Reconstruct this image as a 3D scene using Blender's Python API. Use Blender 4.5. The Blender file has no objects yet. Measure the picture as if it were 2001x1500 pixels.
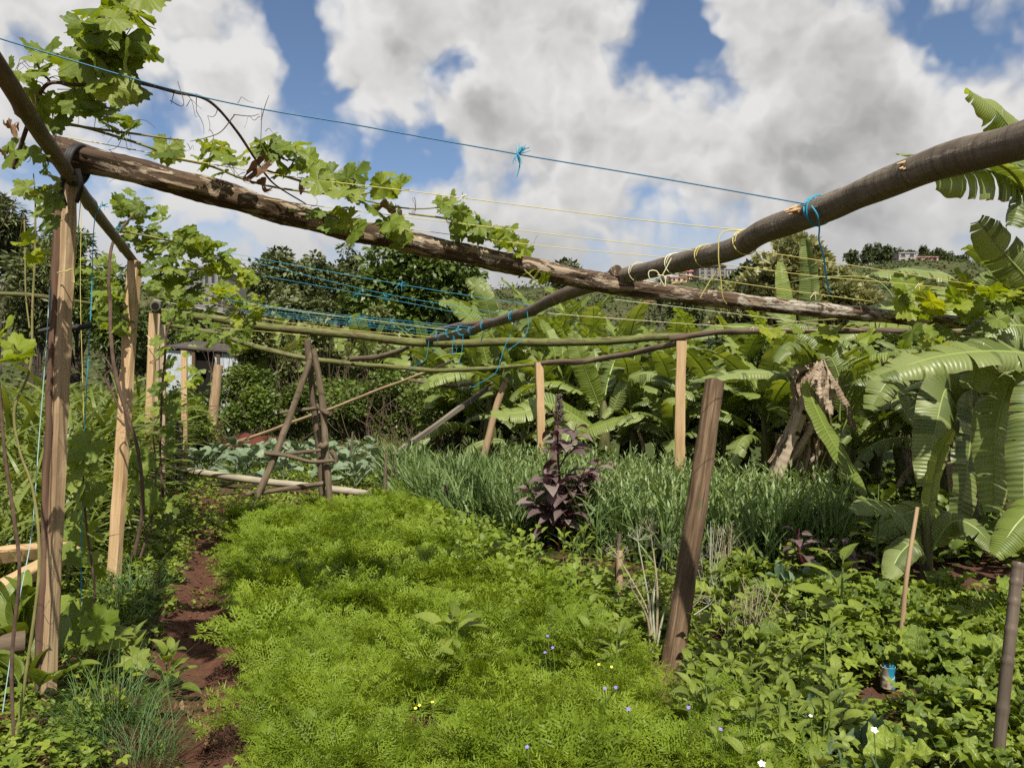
import bpy, math, random
import numpy as np
from mathutils import Matrix, Vector, Quaternion

# ------------------------------------------------------------------ camera, sky, sun, exposure
SC = bpy.context.scene
COL = SC.collection
F, H, HOR = 1600.0, 1.5, 745.0            # focal length in photo pixels, eye height, horizon row


def P(px, py, Y):
    """photo pixel at a distance of Y metres -> point in the place"""
    return np.array([(px - 1000.5) / F * Y, Y, H - (py - HOR) / F * Y])


cam = bpy.data.cameras.new('camera')
cam.sensor_width = 36.0
cam.lens = 36.0 * F / 2001.0
cam.shift_y = -0.0025
cam.clip_start, cam.clip_end = 0.05, 4000
camo = bpy.data.objects.new('camera', cam)
COL.objects.link(camo)
camo.location = (0, 0, H)
camo.rotation_euler = (math.pi / 2, 0, 0)
SC.camera = camo

SUN = Vector((0.12, -0.58, 0.80)).normalized()
sl = bpy.data.lights.new('sun', 'SUN')
sl.energy, sl.angle, sl.color = 4.4, math.radians(0.53), (1.0, 0.94, 0.83)
so = bpy.data.objects.new('sun', sl)
COL.objects.link(so)
so.rotation_euler = SUN.to_track_quat('Z', 'Y').to_euler()
so.location = (-3, -6, 20)

vs = SC.view_settings
SC.display_settings.display_device = 'sRGB'
vs.view_transform, vs.look, vs.gamma, vs.exposure = 'Standard', 'None', 1.0, 0.85
vs.use_curve_mapping = False
SC.render.engine = 'CYCLES'
cy = SC.cycles
cy.max_bounces, cy.diffuse_bounces, cy.glossy_bounces, cy.transmission_bounces = 10, 6, 2, 6
cy.transparent_max_bounces = 4
cy.caustics_reflective = cy.caustics_refractive = False
cy.use_denoising = False
cy.use_adaptive_sampling = True
cy.adaptive_threshold = 0.015


class NT:
    """short hand for building node trees"""
    def __init__(s, tree):
        s.t = tree

    def n(s, typ, **kw):
        nd = s.t.nodes.new(typ)
        for k, v in kw.items():
            setattr(nd, k, v)
        return nd

    def put(s, sock, v):
        if isinstance(v, bpy.types.NodeSocket):
            s.t.links.new(v, sock)
        elif v is not None:
            sock.default_value = v

    def math(s, op, a, b=None, c=None, clamp=False):
        nd = s.n('ShaderNodeMath', operation=op, use_clamp=clamp)
        for i, v in enumerate((a, b, c)):
            s.put(nd.inputs[i], v)
        return nd.outputs[0]

    def vmath(s, op, a, b=None, out=0):
        nd = s.n('ShaderNodeVectorMath', operation=op)
        s.put(nd.inputs[0], a)
        if b is not None:
            s.put(nd.inputs[1], b)
        return nd.outputs[out]

    def scale(s, v, vec):
        nd = s.n('ShaderNodeMapping')
        s.put(nd.inputs['Vector'], v)
        nd.inputs['Scale'].default_value = vec
        return nd.outputs[0]

    def noise(s, v, sc, det=4, rough=0.5, dist=0.0, out='Fac'):
        nd = s.n('ShaderNodeTexNoise')
        s.put(nd.inputs['Vector'], v)
        nd.inputs['Scale'].default_value = sc
        nd.inputs['Detail'].default_value = det
        nd.inputs['Roughness'].default_value = rough
        nd.inputs['Distortion'].default_value = dist
        return nd.outputs[out]

    def ramp(s, f, stops, interp='LINEAR'):
        nd = s.n('ShaderNodeValToRGB')
        s.put(nd.inputs[0], f)
        cr = nd.color_ramp
        cr.interpolation = interp
        while len(cr.elements) < len(stops):
            cr.elements.new(0.5)
        for e, (p, c) in zip(cr.elements, stops):
            e.position = p
            e.color = (*c, 1) if len(c) == 3 else c
        return nd.outputs[0]

    def mix(s, f, a, b, blend='MIX'):
        nd = s.n('ShaderNodeMix', data_type='RGBA', blend_type=blend)
        s.put(nd.inputs['Factor'], f)
        for nm, v in (('A', a), ('B', b)):
            sk = [i for i in nd.inputs if i.name == nm and i.type == 'RGBA'][0]
            s.put(sk, (*v, 1) if isinstance(v, tuple) and len(v) == 3 else v)
        return [o for o in nd.outputs if o.type == 'RGBA'][0]

    def sstep(s, v, a, b, lo=0.0, hi=1.0):
        nd = s.n('ShaderNodeMapRange', interpolation_type='SMOOTHSTEP')
        s.put(nd.inputs['Value'], v)
        for k, x in zip(('From Min', 'From Max', 'To Min', 'To Max'), (a, b, lo, hi)):
            nd.inputs[k].default_value = x
        return nd.outputs[0]


W = bpy.data.worlds.new('World')
SC.world = W
W.use_nodes = True
W.cycles.sampling_method = 'MANUAL'
W.cycles.sample_map_resolution = 512
wt = NT(W.node_tree)
W.node_tree.nodes.clear()
sky = wt.n('ShaderNodeTexSky', sky_type='NISHITA')
sky.sun_disc = False
sky.sun_elevation = math.asin(SUN.z)
sky.sun_rotation = math.atan2(SUN.x, SUN.y)
sky.air_density, sky.dust_density, sky.ozone_density = 1.0, 0.6, 1.6
sky.altitude = 1700
SKY_STRENGTH = 0.066

# blue openings between the clouds: (photo pixel, radius in pixels, depth)
GAPS = [(540, 20, 58, .5), (572, 105, 54, .46), (605, 165, 52, .32), (520, 190, 40, .26), (888, 170, 44, .46), (838, 292, 40, .42),
        (930, 165, 44, .34), (990, 185, 44, .22), (1330, 15, 54, .50), (1308, 92, 44, .44), (1235, 135, 42, .26), (1780, 0, 52, .5),
        (1848, 92, 46, .48), (1915, 45, 52, .36), (1945, 118, 34, .26), (1480, 225, 26, .30), (35, 85, 46, .36), (255, 190, 80, .32),
        (765, 285, 52, .24), (1130, 100, 34, .16), (640, 40, 42, .24)]
# thick grey bellies and the bright heads (added density)
HEAPS = [(960, 40, 200, .34), (1570, 270, 230, .30), (330, 60, 190, .22), (740, 170, 90, .22), (1130, 270, 170, .25), (1680, 130, 170, .26), (1500, 60, 110, .25), (450, 270, 110, .22),
         (130, 330, 200, .2), (1000, 420, 240, .25), (1800, 380, 300, .25)]


def pdir(px, py):
    v = Vector(((px - 1000.5) / F, 1, -(py - HOR) / F)).normalized()
    return tuple(v)


tc = wt.n('ShaderNodeTexCoord').outputs['Generated']
wrp = wt.vmath('SUBTRACT', wt.noise(tc, 6.5, 4, 0.6, out='Color'), (.5, .5, .5))
w2 = wt.n('ShaderNodeVectorMath', operation='SCALE')
wt.put(w2.inputs[0], wrp)
w2.inputs['Scale'].default_value = 0.15
vw = wt.vmath('ADD', tc, w2.outputs[0])


def puffs(v, vwarped):
    """billows of the cloud edge: small noise and heaped round puffs"""
    fine = wt.noise(v, 6.5, 6, 0.46, 0.0)
    vo = wt.n('ShaderNodeTexVoronoi', feature='F1')
    wt.put(vo.inputs['Vector'], vwarped)
    vo.inputs['Scale'].default_value = 9.0
    vo.inputs['Detail'].default_value = 2.0
    vo.inputs['Roughness'].default_value = .5
    vo.inputs['Lacunarity'].default_value = 2.3
    return wt.math('ADD', wt.math('MULTIPLY_ADD', fine, 1.1, -0.275), wt.math('MULTIPLY_ADD', vo.outputs['Distance'], -.58, .45))


dd0 = puffs(tc, vw)
off = (-0.010, -0.01, 0.020)
dd1 = puffs(wt.vmath('ADD', tc, off), wt.vmath('ADD', vw, off))
d0 = dd0
for lst, sg in ((GAPS, -1), (HEAPS, 1)):
    for px, py, r, w in lst:
        dist = wt.vmath('DISTANCE', vw, pdir(px, py), out='Value')
        d0 = wt.math('ADD', d0, wt.sstep(dist, 0.0, r * (1.8 if sg < 0 else 1.5) / F, sg * w * (0.9 if sg < 0 else 1), 0.0))
cover = wt.sstep(d0, -0.06, 0.34)
relief = wt.math('SUBTRACT', dd0, dd1)
thick = wt.sstep(d0, 0.36, 0.95)
lit = wt.math('MULTIPLY_ADD', relief, 1.05, 0.90)
lit = wt.math('SUBTRACT', lit, wt.math('MULTIPLY', thick, 0.58))
soft = wt.noise(tc, 3.0, 2, 0.5)
lit = wt.math('ADD', lit, wt.math('MULTIPLY_ADD', soft, 0.9, -0.45), clamp=True)
ccol = wt.ramp(lit, [(0.0, (2.5, 2.5, 2.52)), (0.35, (3.5, 3.47, 3.44)), (0.68, (5.1, 5.05, 4.98)), (1.0, (6.6, 6.55, 6.45))])
low = wt.n('ShaderNodeSeparateXYZ')
wt.put(low.inputs[0], tc)
hz = wt.sstep(low.outputs['Z'], 0.10, 0.25, 1.0, 0.0)
ccol = wt.mix(wt.math('MULTIPLY', hz, 0.6), ccol, (3.7, 3.72, 3.8))
cover = wt.math('MAXIMUM', cover, wt.math('MULTIPLY', hz, 0.9))
final = wt.mix(cover, sky.outputs[0], ccol)
bg = wt.n('ShaderNodeBackground')
bg.inputs['Strength'].default_value = SKY_STRENGTH
wt.put(bg.inputs['Color'], final)
wo = wt.n('ShaderNodeOutputWorld')
wt.put(wo.inputs[0], bg.outputs[0])

# ------------------------------------------------------------------ mesh helpers
RS = np.random.default_rng(7)
random.seed(11)


class G:
    """collects vertices, faces, uv (metres), colour variation and material slots, then becomes ONE mesh"""
    def __init__(s):
        s.V, s.F, s.U, s.R, s.M, s.S = [], [], [], [], [], []
        s.n = 0

    def add(s, V, Fc, U=None, mat=0, var=0.5, smooth=True):
        V = np.asarray(V, float)
        n = len(V)
        s.V.append(V)
        s.U.append(np.zeros((n, 2)) if U is None else np.asarray(U, float))
        s.R.append(np.full(n, var) if np.isscalar(var) else np.asarray(var, float))
        for f in (Fc if isinstance(Fc, list) and len(Fc) and isinstance(Fc[0], np.ndarray) and Fc[0].ndim == 2 else [np.asarray(Fc, int)]):
            if len(f):
                s.F.append(f + s.n)
                s.M.append(np.full(len(f), mat))
                s.S.append(np.full(len(f), smooth))
        s.n += n
        return s

    def mesh(s, name, mats, origin=None):
        V = np.concatenate(s.V)
        if origin is not None:
            V = V - np.asarray(origin, float)
        U, R = np.concatenate(s.U), np.concatenate(s.R)
        me = bpy.data.meshes.new(name)
        me.vertices.add(len(V))
        me.vertices.foreach_set('co', V.astype(np.float32).ravel())
        loops = np.concatenate([f.ravel() for f in s.F])
        tot = np.concatenate([np.full(len(f), f.shape[1]) for f in s.F])
        me.loops.add(len(loops))
        me.loops.foreach_set('vertex_index', loops.astype(np.int32))
        me.polygons.add(len(tot))
        me.polygons.foreach_set('loop_start', np.concatenate([[0], np.cumsum(tot)[:-1]]).astype(np.int32))
        me.polygons.foreach_set('material_index', np.concatenate(s.M).astype(np.int32))
        me.polygons.foreach_set('use_smooth', np.concatenate(s.S))
        uv = me.uv_layers.new(name='UVMap')
        uv.data.foreach_set('uv', U[loops].astype(np.float32).ravel())
        at = me.attributes.new('var', 'FLOAT', 'POINT')
        at.data.foreach_set('value', R.astype(np.float32))
        me.update(calc_edges=True)
        for m in (mats if isinstance(mats, (list, tuple)) else [mats]):
            me.materials.append(m)
        return me


def link(name, data, parent=None, loc=None, mat=None, label=None, cat=None, group=None, kind=None):
    o = bpy.data.objects.new(name, data)
    COL.objects.link(o)
    if parent is not None:
        o.parent = parent
    if mat is not None:
        o.matrix_basis = mat
    elif loc is not None:
        o.location = [float(c) for c in loc]
    for k, v in (('label', label), ('category', cat), ('group', group), ('kind', kind)):
        if v:
            o[k] = v
    return o


def thing(name, loc, label, cat, group=None):
    return link(name, None, loc=loc, label=label, cat=cat, group=group)


def catmull(pts, n):
    pts = np.asarray(pts, float)
    if len(pts) == 2:
        t = np.linspace(0, 1, n)[:, None]
        return pts[0] * (1 - t) + pts[1] * t
    p = np.vstack([2 * pts[0] - pts[1], pts, 2 * pts[-1] - pts[-2]])
    u = np.linspace(0, len(pts) - 1 - 1e-6, n)
    i = u.astype(int)
    f = (u - i)[:, None]
    a, b, c, d = p[i], p[i + 1], p[i + 2], p[i + 3]
    return 0.5 * (2 * b + (c - a) * f + (2 * a - 5 * b + 4 * c - d) * f ** 2 + (3 * b - a - 3 * c + d) * f ** 3)


def frames(C):
    T = np.gradient(C, axis=0)
    T /= np.linalg.norm(T, axis=1)[:, None] + 1e-12
    a = np.array([0, 0, 1.0]) if abs(T[0][2]) < 0.9 else np.array([1.0, 0, 0])
    N = np.zeros_like(C)
    n = a - T[0] * a.dot(T[0])
    n /= np.linalg.norm(n)
    for i in range(len(C)):
        n = n - T[i] * n.dot(T[i])
        n /= np.linalg.norm(n) + 1e-12
        N[i] = n
    return T, N, np.cross(T, N)


def tube(g, pts, rad, nseg=10, n=None, rough=0.0, groove=0.0, seed=0, mat=0, capmat=None, var=0.5, wob=0.0, rawC=False):
    """tapered tube along a curve with uneven girth (rough) and long grooves"""
    pts = np.asarray(pts, float)
    n = n or max(2, 6 * (len(pts) - 1))
    C = pts if rawC else catmull(pts, n)
    n = len(C)
    rg = np.random.default_rng(seed + 1)
    L = np.concatenate([[0], np.cumsum(np.linalg.norm(np.diff(C, axis=0), axis=1))])
    T, N, B = frames(C)
    if wob:
        ph = rg.random(4) * 6.28
        C = C + N * (wob * np.sin(L * 3.1 + ph[0]))[:, None] + B * (wob * np.sin(L * 2.3 + ph[1]))[:, None] + N * (wob * .5 * np.sin(L * 7.7 + ph[2]))[:, None]
    r = np.interp(np.linspace(0, 1, n), np.linspace(0, 1, len(np.atleast_1d(rad))), np.atleast_1d(rad)) if np.ndim(rad) else np.full(n, rad)
    th = np.linspace(0, 2 * np.pi, nseg + 1)
    mul = np.ones((n, nseg + 1))
    if rough:
        for k in range(6):
            a, b, p = rg.integers(1, 5), rg.uniform(3, 26), rg.random() * 6.28
            mul += rough / 2.4 * np.sin(a * th[None, :] + b * L[:, None] + p)
    if groove:
        gp = rg.normal(0, 1, nseg + 1)
        gp[-1] = gp[0]
        gq = rg.normal(0, 1, (n, nseg + 1))
        gq[:, -1] = gq[:, 0]
        w = np.clip(np.sin(L[:, None] * 4 + gp[None] * 5) + .6, 0, 1)
        mul += groove * (gp[None] * w * 0.8 + 0.35 * gq)
    R = r[:, None] * mul
    V = C[:, None] + R[..., None] * (np.cos(th)[None, :, None] * N[:, None] + np.sin(th)[None, :, None] * B[:, None])
    U = np.stack([np.repeat(L[:, None], nseg + 1, 1), np.repeat((th * np.mean(r))[None], n, 0)], -1)
    idx = np.arange(n * (nseg + 1)).reshape(n, nseg + 1)
    q = np.stack([idx[:-1, :-1], idx[:-1, 1:], idx[1:, 1:], idx[1:, :-1]], -1).reshape(-1, 4)
    g.add(V.reshape(-1, 3), q, U.reshape(-1, 2), mat, var)
    for e, k in ((0, 1), (n - 1, -1)):
        ring = V[e, :-1]
        c = ring.mean(0)
        vv = np.vstack([ring, c[None]])
        tri = np.array([[i, (i + 1) % nseg, nseg] for i in range(nseg)])
        if k == 1:
            tri = tri[:, ::-1]
        uu = np.vstack([np.stack([np.cos(th[:-1]), np.sin(th[:-1])], 1), [[0, 0]]]) * r[e]
        g.add(vv, tri, uu, mat if capmat is None else capmat, var, False)
    return C


def beam(g, p0, p1, wx, wy, face=0.0, n=14, jit=0.004, seed=0, mat=0, taper=1.0, bev=0.10, bend=0.0):
    jit *= .4
    """sawn timber with rounded corners; wx across, wy deep, face turns it about its axis"""
    rg = np.random.default_rng(seed + 5)
    p0, p1 = np.asarray(p0, float), np.asarray(p1, float)
    ax = p1 - p0
    L = np.linalg.norm(ax)
    ax /= L
    ref = np.array([1.0, 0, 0]) if abs(ax[2]) > 0.6 else np.array([0, 0, 1.0])
    X = ref - ax * ref.dot(ax)
    X /= np.linalg.norm(X)
    Y = np.cross(ax, X)
    X, Y = X * math.cos(face) + Y * math.sin(face), Y * math.cos(face) - X * math.sin(face)
    b = bev
    sec = []
    for sx, sy in ((1, 1), (-1, 1), (-1, -1), (1, -1)):
        a, c = (sx, sy * (1 - 2 * b)), (sx * (1 - 2 * b), sy)
        sec += [a, c] if sx * sy > 0 else [c, a]
    sec = np.array(sec) * 0.5
    m = len(sec)
    V, U = [], []
    per = np.concatenate([[0], np.cumsum(np.linalg.norm(np.diff(np.vstack([sec, sec[:1]]) * [wx, wy], axis=0), axis=1))])
    off = rg.normal(0, 1, (n, 2))
    cj = rg.normal(0, 1, (n, m))
    for i in range(n):
        t = i / (n - 1)
        k = 1 + (taper - 1) * t
        c = p0 + ax * L * t + X * (bend * math.sin(math.pi * t) + off[i, 0] * jit * .3) + Y * off[i, 1] * jit * .3
        ring = [c + X * (s[0] * wx * k + np.sign(s[0]) * cj[i, j] * jit) + Y * (s[1] * wy * k + np.sign(s[1]) * cj[i, j] * jit) for j, s in enumerate(sec)]
        V += ring + [ring[0]]
        U += [[L * t, p] for p in per]
    idx = np.arange(n * (m + 1)).reshape(n, m + 1)
    q = np.stack([idx[:-1, :-1], idx[:-1, 1:], idx[1:, 1:], idx[1:, :-1]], -1).reshape(-1, 4)
    V = np.array(V)
    g.add(V, q, U, mat, 0.5, False)
    for e in (0, n - 1):
        ring = V[e * (m + 1):e * (m + 1) + m]
        f = np.arange(m)[None]
        g.add(ring, f[:, ::-1] if e == 0 else f, (ring - ring.mean(0)) @ np.stack([X, Y], 1), mat, 0.5, False)


def boxg(g, c, sx, sy, sz, mat=0, rz=0.0):
    x, y, z = sx / 2, sy / 2, sz / 2
    V = np.array([[a * x, b * y, d * z] for d in (-1, 1) for a, b in ((-1, -1), (1, -1), (1, 1), (-1, 1))], float)
    cr, sr = math.cos(rz), math.sin(rz)
    V = np.stack([V[:, 0] * cr - V[:, 1] * sr, V[:, 0] * sr + V[:, 1] * cr, V[:, 2]], 1) + np.asarray(c, float)
    Fq = np.array([[0, 3, 2, 1], [4, 5, 6, 7], [0, 1, 5, 4], [1, 2, 6, 5], [2, 3, 7, 6], [3, 0, 4, 7]])
    g.add(V, Fq, V[:, :2], mat, 0.5, False)


def rotm(az, el, roll):
    """arrays of rotations: leaf axis +X turned up by el and round by az, rolled about itself"""
    az, el, roll = np.broadcast_arrays(np.asarray(az, float), np.asarray(el, float), np.asarray(roll, float))
    ca, sa, ce, se, cr, sr = np.cos(az), np.sin(az), np.cos(el), np.sin(el), np.cos(roll), np.sin(roll)
    z, o = np.zeros_like(ca), np.ones_like(ca)
    Rz = np.stack([np.stack([ca, -sa, z], -1), np.stack([sa, ca, z], -1), np.stack([z, z, o], -1)], -2)
    Ry = np.stack([np.stack([ce, z, -se], -1), np.stack([z, o, z], -1), np.stack([se, z, ce], -1)], -2)
    Rx = np.stack([np.stack([o, z, z], -1), np.stack([z, cr, -sr], -1), np.stack([z, sr, cr], -1)], -2)
    return Rz @ Ry @ Rx


def tile(g, tpl, M, T, var, mat=0):
    V0, F0, U0 = tpl
    N, n = len(M), len(V0)
    V = np.einsum('nij,vj->nvi', M, V0) + T[:, None]
    Fs = F0 if isinstance(F0, list) else [F0]
    FF = [(f[None] + (np.arange(N) * n)[:, None, None]).reshape(-1, f.shape[1]) for f in Fs]
    g.add(V.reshape(-1, 3), FF, np.tile(U0, (N, 1)), mat, np.repeat(var, n))


def look_m(pos, nrm, tip, size):
    """4x4 with +Z along nrm and +X along tip"""
    z = Vector(nrm).normalized()
    x = Vector(tip) - z * Vector(tip).dot(z)
    if x.length < 1e-4:
        x = z.orthogonal()
    x.normalize()
    y = z.cross(x)
    m = Matrix((x, y, z)).transposed().to_4x4()
    return Matrix.Translation(Vector([float(c) for c in pos])) @ m @ Matrix.Scale(float(size), 4)


def blade_tpl(n=6, L=1.0, wf=None, cols=3, fold=0.25, e0=0.0, e1=-0.6, ruffle=0.0, rf=9.0, petiole=0.0, seed=0):
    """leaf along +X in a grid: wf(t) half width, folded along its middle, arching from elevation e0 to e1"""
    rg = np.random.default_rng(seed)
    t = np.linspace(0, 1, n)
    e = e0 + (e1 - e0) * t
    ds = L / (n - 1)
    x = np.concatenate([[0], np.cumsum(np.cos(e[:-1]) * ds)])
    z = np.concatenate([[0], np.cumsum(np.sin(e[:-1]) * ds)])
    w = np.array([wf(a) for a in t])
    c = np.linspace(-1, 1, cols)
    y = w[:, None] * c[None] * math.cos(fold)
    ac = np.abs(c)[None]
    lift = w[:, None] * ac * math.sin(fold)
    if ruffle:
        ph = rg.random(3) * 6.28
        sg = np.where(c > 0, 1.7, 0.0)[None]
        lift = lift + ruffle * L * ac ** 1.5 * np.sin(rf * t[:, None] * 2 + ph[0] + sg) + ruffle * .6 * L * (ac > .2) * np.sin(rf * 3.1 * t[:, None] + ph[1] + 4 * c[None])
        y = y + ruffle * .5 * L * ac * np.sin(rf * 1.7 * t[:, None] + ph[2]) * np.sign(c)[None]
    nx, nz = -np.sin(e)[:, None], np.cos(e)[:, None]
    V = np.stack([x[:, None] + nx * lift, y, z[:, None] + nz * lift], -1).reshape(-1, 3)
    U = np.stack([np.repeat(t[:, None], cols, 1), np.repeat(c[None], n, 0)], -1).reshape(-1, 2)
    idx = np.arange(n * cols).reshape(n, cols)
    q = np.stack([idx[:-1, :-1], idx[1:, :-1], idx[1:, 1:], idx[:-1, 1:]], -1).reshape(-1, 4)
    return V, q, U


def ovate(w, p=0.35, k=1.7):
    return lambda t: w * max(0.015, (max(t, 1e-4) / p) ** (p * k) * (max(1 - t, 1e-4) / (1 - p)) ** ((1 - p) * k))


def strap(w):
    return lambda t: w * (min(1, .55 + t * 3) if t < .15 else max(0.03, (1 - t) ** 0.55 * 1.1))


# ------------------------------------------------------------------ materials
def new_mat(name):
    m = bpy.data.materials.new(name)
    m.use_nodes = True
    m.node_tree.nodes.clear()
    k = NT(m.node_tree)
    return m, k


def finish(k, col, rough=0.7, spec=0.3, bump=None, bdist=0.01, bstr=0.6, sheen=None, metal=0.0):
    b = k.n('ShaderNodeBsdfPrincipled')
    k.put(b.inputs['Base Color'], (*col, 1) if isinstance(col, tuple) and len(col) == 3 else col)
    k.put(b.inputs['Roughness'], rough)
    k.put(b.inputs['Specular IOR Level'], spec)
    b.inputs['Metallic'].default_value = metal
    if bump is not None:
        bn = k.n('ShaderNodeBump')
        bn.inputs['Strength'].default_value = bstr
        bn.inputs['Distance'].default_value = bdist
        k.put(bn.inputs['Height'], bump)
        k.put(b.inputs['Normal'], bn.outputs[0])
    o = k.n('ShaderNodeOutputMaterial')
    k.put(o.inputs[0], b.outputs[0])
    return b


def variation(k, by_object):
    a = k.n('ShaderNodeAttribute', attribute_name='var').outputs['Fac']
    if by_object:
        r = k.n('ShaderNodeObjectInfo').outputs['Random']
        return k.math('FRACT', k.math('ADD', a, r))
    return a


def leaf_mat(name, dark, mid, light, trans=None, tf=0.35, rough=0.45, spec=0.35, veins=None, by_object=False, spots=None, spot_amt=0.0, nscale=6.0, bdist=.006):
    dark, mid, light = (tuple(c * 1.12 for c in q) for q in (dark, mid, light))
    m, k = new_mat(name)
    v = variation(k, by_object)
    uv = k.n('ShaderNodeTexCoord').outputs['UV']
    ob = k.n('ShaderNodeTexCoord').outputs['Object']
    nz = k.noise(ob, nscale, 3, .6)
    f = k.math('ADD', k.math('MULTIPLY', v, .75), k.math('MULTIPLY_ADD', nz, 0.5, -.12), clamp=True)
    c = k.ramp(f, [(0.05, dark), (0.5, mid), (0.95, light)])
    bump = None
    sep = k.n('ShaderNodeSeparateXYZ')
    k.put(sep.inputs[0], uv)
    if veins == 'banana':      # fine ribs running out from the midrib
        w = k.n('ShaderNodeTexWave', wave_type='BANDS', bands_direction='X')
        k.put(w.inputs['Vector'], uv)
        w.inputs['Scale'].default_value = 2.6
        w.inputs['Distortion'].default_value = .7
        w.inputs['Detail'].default_value = 2
        rib = w.outputs['Fac']
        c = k.mix(k.math('MULTIPLY', rib, .22), c, light)
        streak = k.noise(k.scale(uv, (14, .8, 1)), 1.0, 4, .6)
        c = k.mix(k.sstep(streak, .62, .8, 0, .35), c, dark)
        edge = k.sstep(k.math('ABSOLUTE', sep.outputs['Y']), .78, 1.0)
        browny = k.math('MULTIPLY', edge, k.sstep(k.noise(k.scale(uv, (7, 2, 1)), 1.0, 3), .45, .65))
        c = k.mix(k.math('MULTIPLY', browny, .8), c, (0.16, 0.11, 0.045))
        bump = rib
    elif veins == 'net':       # side veins angled off the midrib
        ay = k.math('ABSOLUTE', sep.outputs['Y'])
        q = k.math('FRACT', k.math('MULTIPLY', k.math('SUBTRACT', sep.outputs['X'], k.math('MULTIPLY', ay, .16)), 7.0))
        line = k.math('MAXIMUM', k.sstep(k.math('ABSOLUTE', k.math('SUBTRACT', q, .5)), .06, .0), k.sstep(ay, .10, .0))
        c = k.mix(k.math('MULTIPLY', line, .5), c, light)
        bump = k.math('ADD', k.math('MULTIPLY', line, -.7), k.noise(uv, 9, 3))
    elif veins == 'palm':      # grape: veins radiate from the stalk
        ang = k.math('ARCTAN2', sep.outputs['Y'], sep.outputs['X'])
        q = k.math('FRACT', k.math('MULTIPLY_ADD', ang, 5 / 6.2832, .5))
        line = k.sstep(k.math('ABSOLUTE', k.math('SUBTRACT', q, .5)), .035, .0)
        c = k.mix(k.math('MULTIPLY', line, .45), c, light)
        bump = k.math('ADD', k.math('MULTIPLY', line, -1), k.noise(uv, 7, 4))
    if spots is not None:
        sn = k.noise(ob, nscale * 2.2, 5, .65, .5)
        c = k.mix(k.sstep(sn, .70 - spot_amt, .76 - spot_amt), c, spots)
    pb = k.n('ShaderNodeBsdfPrincipled')
    k.put(pb.inputs['Base Color'], c)
    pb.inputs['Roughness'].default_value = rough
    pb.inputs['Specular IOR Level'].default_value = spec
    if bump is not None:
        bn = k.n('ShaderNodeBump')
        bn.inputs['Strength'].default_value = .5
        bn.inputs['Distance'].default_value = bdist
        k.put(bn.inputs['Height'], bump)
        k.put(pb.inputs['Normal'], bn.outputs[0])
    tb = k.n('ShaderNodeBsdfTranslucent')
    tcol = k.mix(1.0, c, trans or (1.5, 1.35, .5), 'MULTIPLY')
    k.put(tb.inputs['Color'], tcol)
    mx = k.n('ShaderNodeMixShader')
    mx.inputs[0].default_value = tf
    k.put(mx.inputs[1], pb.outputs[0])
    k.put(mx.inputs[2], tb.outputs[0])
    o = k.n('ShaderNodeOutputMaterial')
    k.put(o.inputs[0], mx.outputs[0])
    return m


def wood_mat(name, c0, c1, c2, patch=None, patch_at=.55, grain=(3.0, 60.0), rough=.75, bd=.004, ring=False, knots=False, moss=None, lichen=None):
    """grain follows the uv (metres along, metres round)"""
    m, k = new_mat(name)
    uv = k.n('ShaderNodeTexCoord').outputs['UV']
    gr = k.noise(k.scale(uv, (*grain, 1)), 1.0, 6, .62, .35)
    broad = k.noise(k.scale(uv, (1.6, 5, 1)), 1.0, 4, .6)
    f = k.math('ADD', k.math('MULTIPLY', gr, .65), k.math('MULTIPLY', broad, .4))
    c = k.ramp(f, [(.33, c0), (.52, c1), (.70, c2)])
    crk = k.sstep(k.noise(k.scale(uv, (grain[0] * .6, grain[1] * 1.9, 1)), 1.0, 3, .5, .3), .66, .72)
    c = k.mix(k.math('MULTIPLY', crk, .65), c, tuple(x * .35 for x in c0))
    hgt = k.math('SUBTRACT', gr, k.math('MULTIPLY', crk, .8))
    if patch is not None:
        pn = k.noise(k.scale(uv, (5, 22, 1)), 1.0, 6, .65, .6)
        msk = k.sstep(pn, patch_at, patch_at + .06)
        c = k.mix(k.math('MULTIPLY', msk, .85), c, patch)
        hgt = k.math('ADD', hgt, k.math('MULTIPLY', msk, .7))
    if ring:
        rn = k.noise(k.scale(uv, (46, 5, 1)), 1.0, 4, .6, .5)
        c = k.mix(k.sstep(rn, .42, .68, 0, .6), c, c0)
        hgt = k.math('ADD', hgt, k.math('MULTIPLY', rn, .9))
    if knots:
        vo = k.n('ShaderNodeTexVoronoi')
        k.put(vo.inputs['Vector'], k.scale(uv, (3.1, 9, 1)))
        vo.inputs['Scale'].default_value = 1.0
        kn = k.sstep(vo.outputs['Distance'], .10, .04)
        c = k.mix(k.math('MULTIPLY', kn, .7), c, tuple(x * .45 for x in c0))
    if moss is not None:
        mn = k.noise(k.scale(uv, (9, 12, 1)), 1.0, 5, .6)
        c = k.mix(k.sstep(mn, .60, .70, 0, .6), c, moss)
    if lichen is not None:      # pale crust that thickens along the length
        su = k.n('ShaderNodeSeparateXYZ')
        k.put(su.inputs[0], uv)
        ln = k.noise(k.scale(uv, (6, 16, 1)), 1.0, 6, .62, .4)
        at = k.math('ADD', ln, k.math('MULTIPLY', k.sstep(su.outputs['X'], 2.2, 4.6), .13))
        lm = k.sstep(at, .60, .65)
        c = k.mix(k.math('MULTIPLY', lm, .85), c, lichen)
        c = k.mix(k.math('MULTIPLY', k.sstep(k.noise(k.scale(uv, (30, 60, 1)), 1.0, 3), .5, .7), k.math('MULTIPLY', lm, .6)), c, c1)
    finish(k, c, rough, .25, hgt, bd, .9)
    return m


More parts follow.
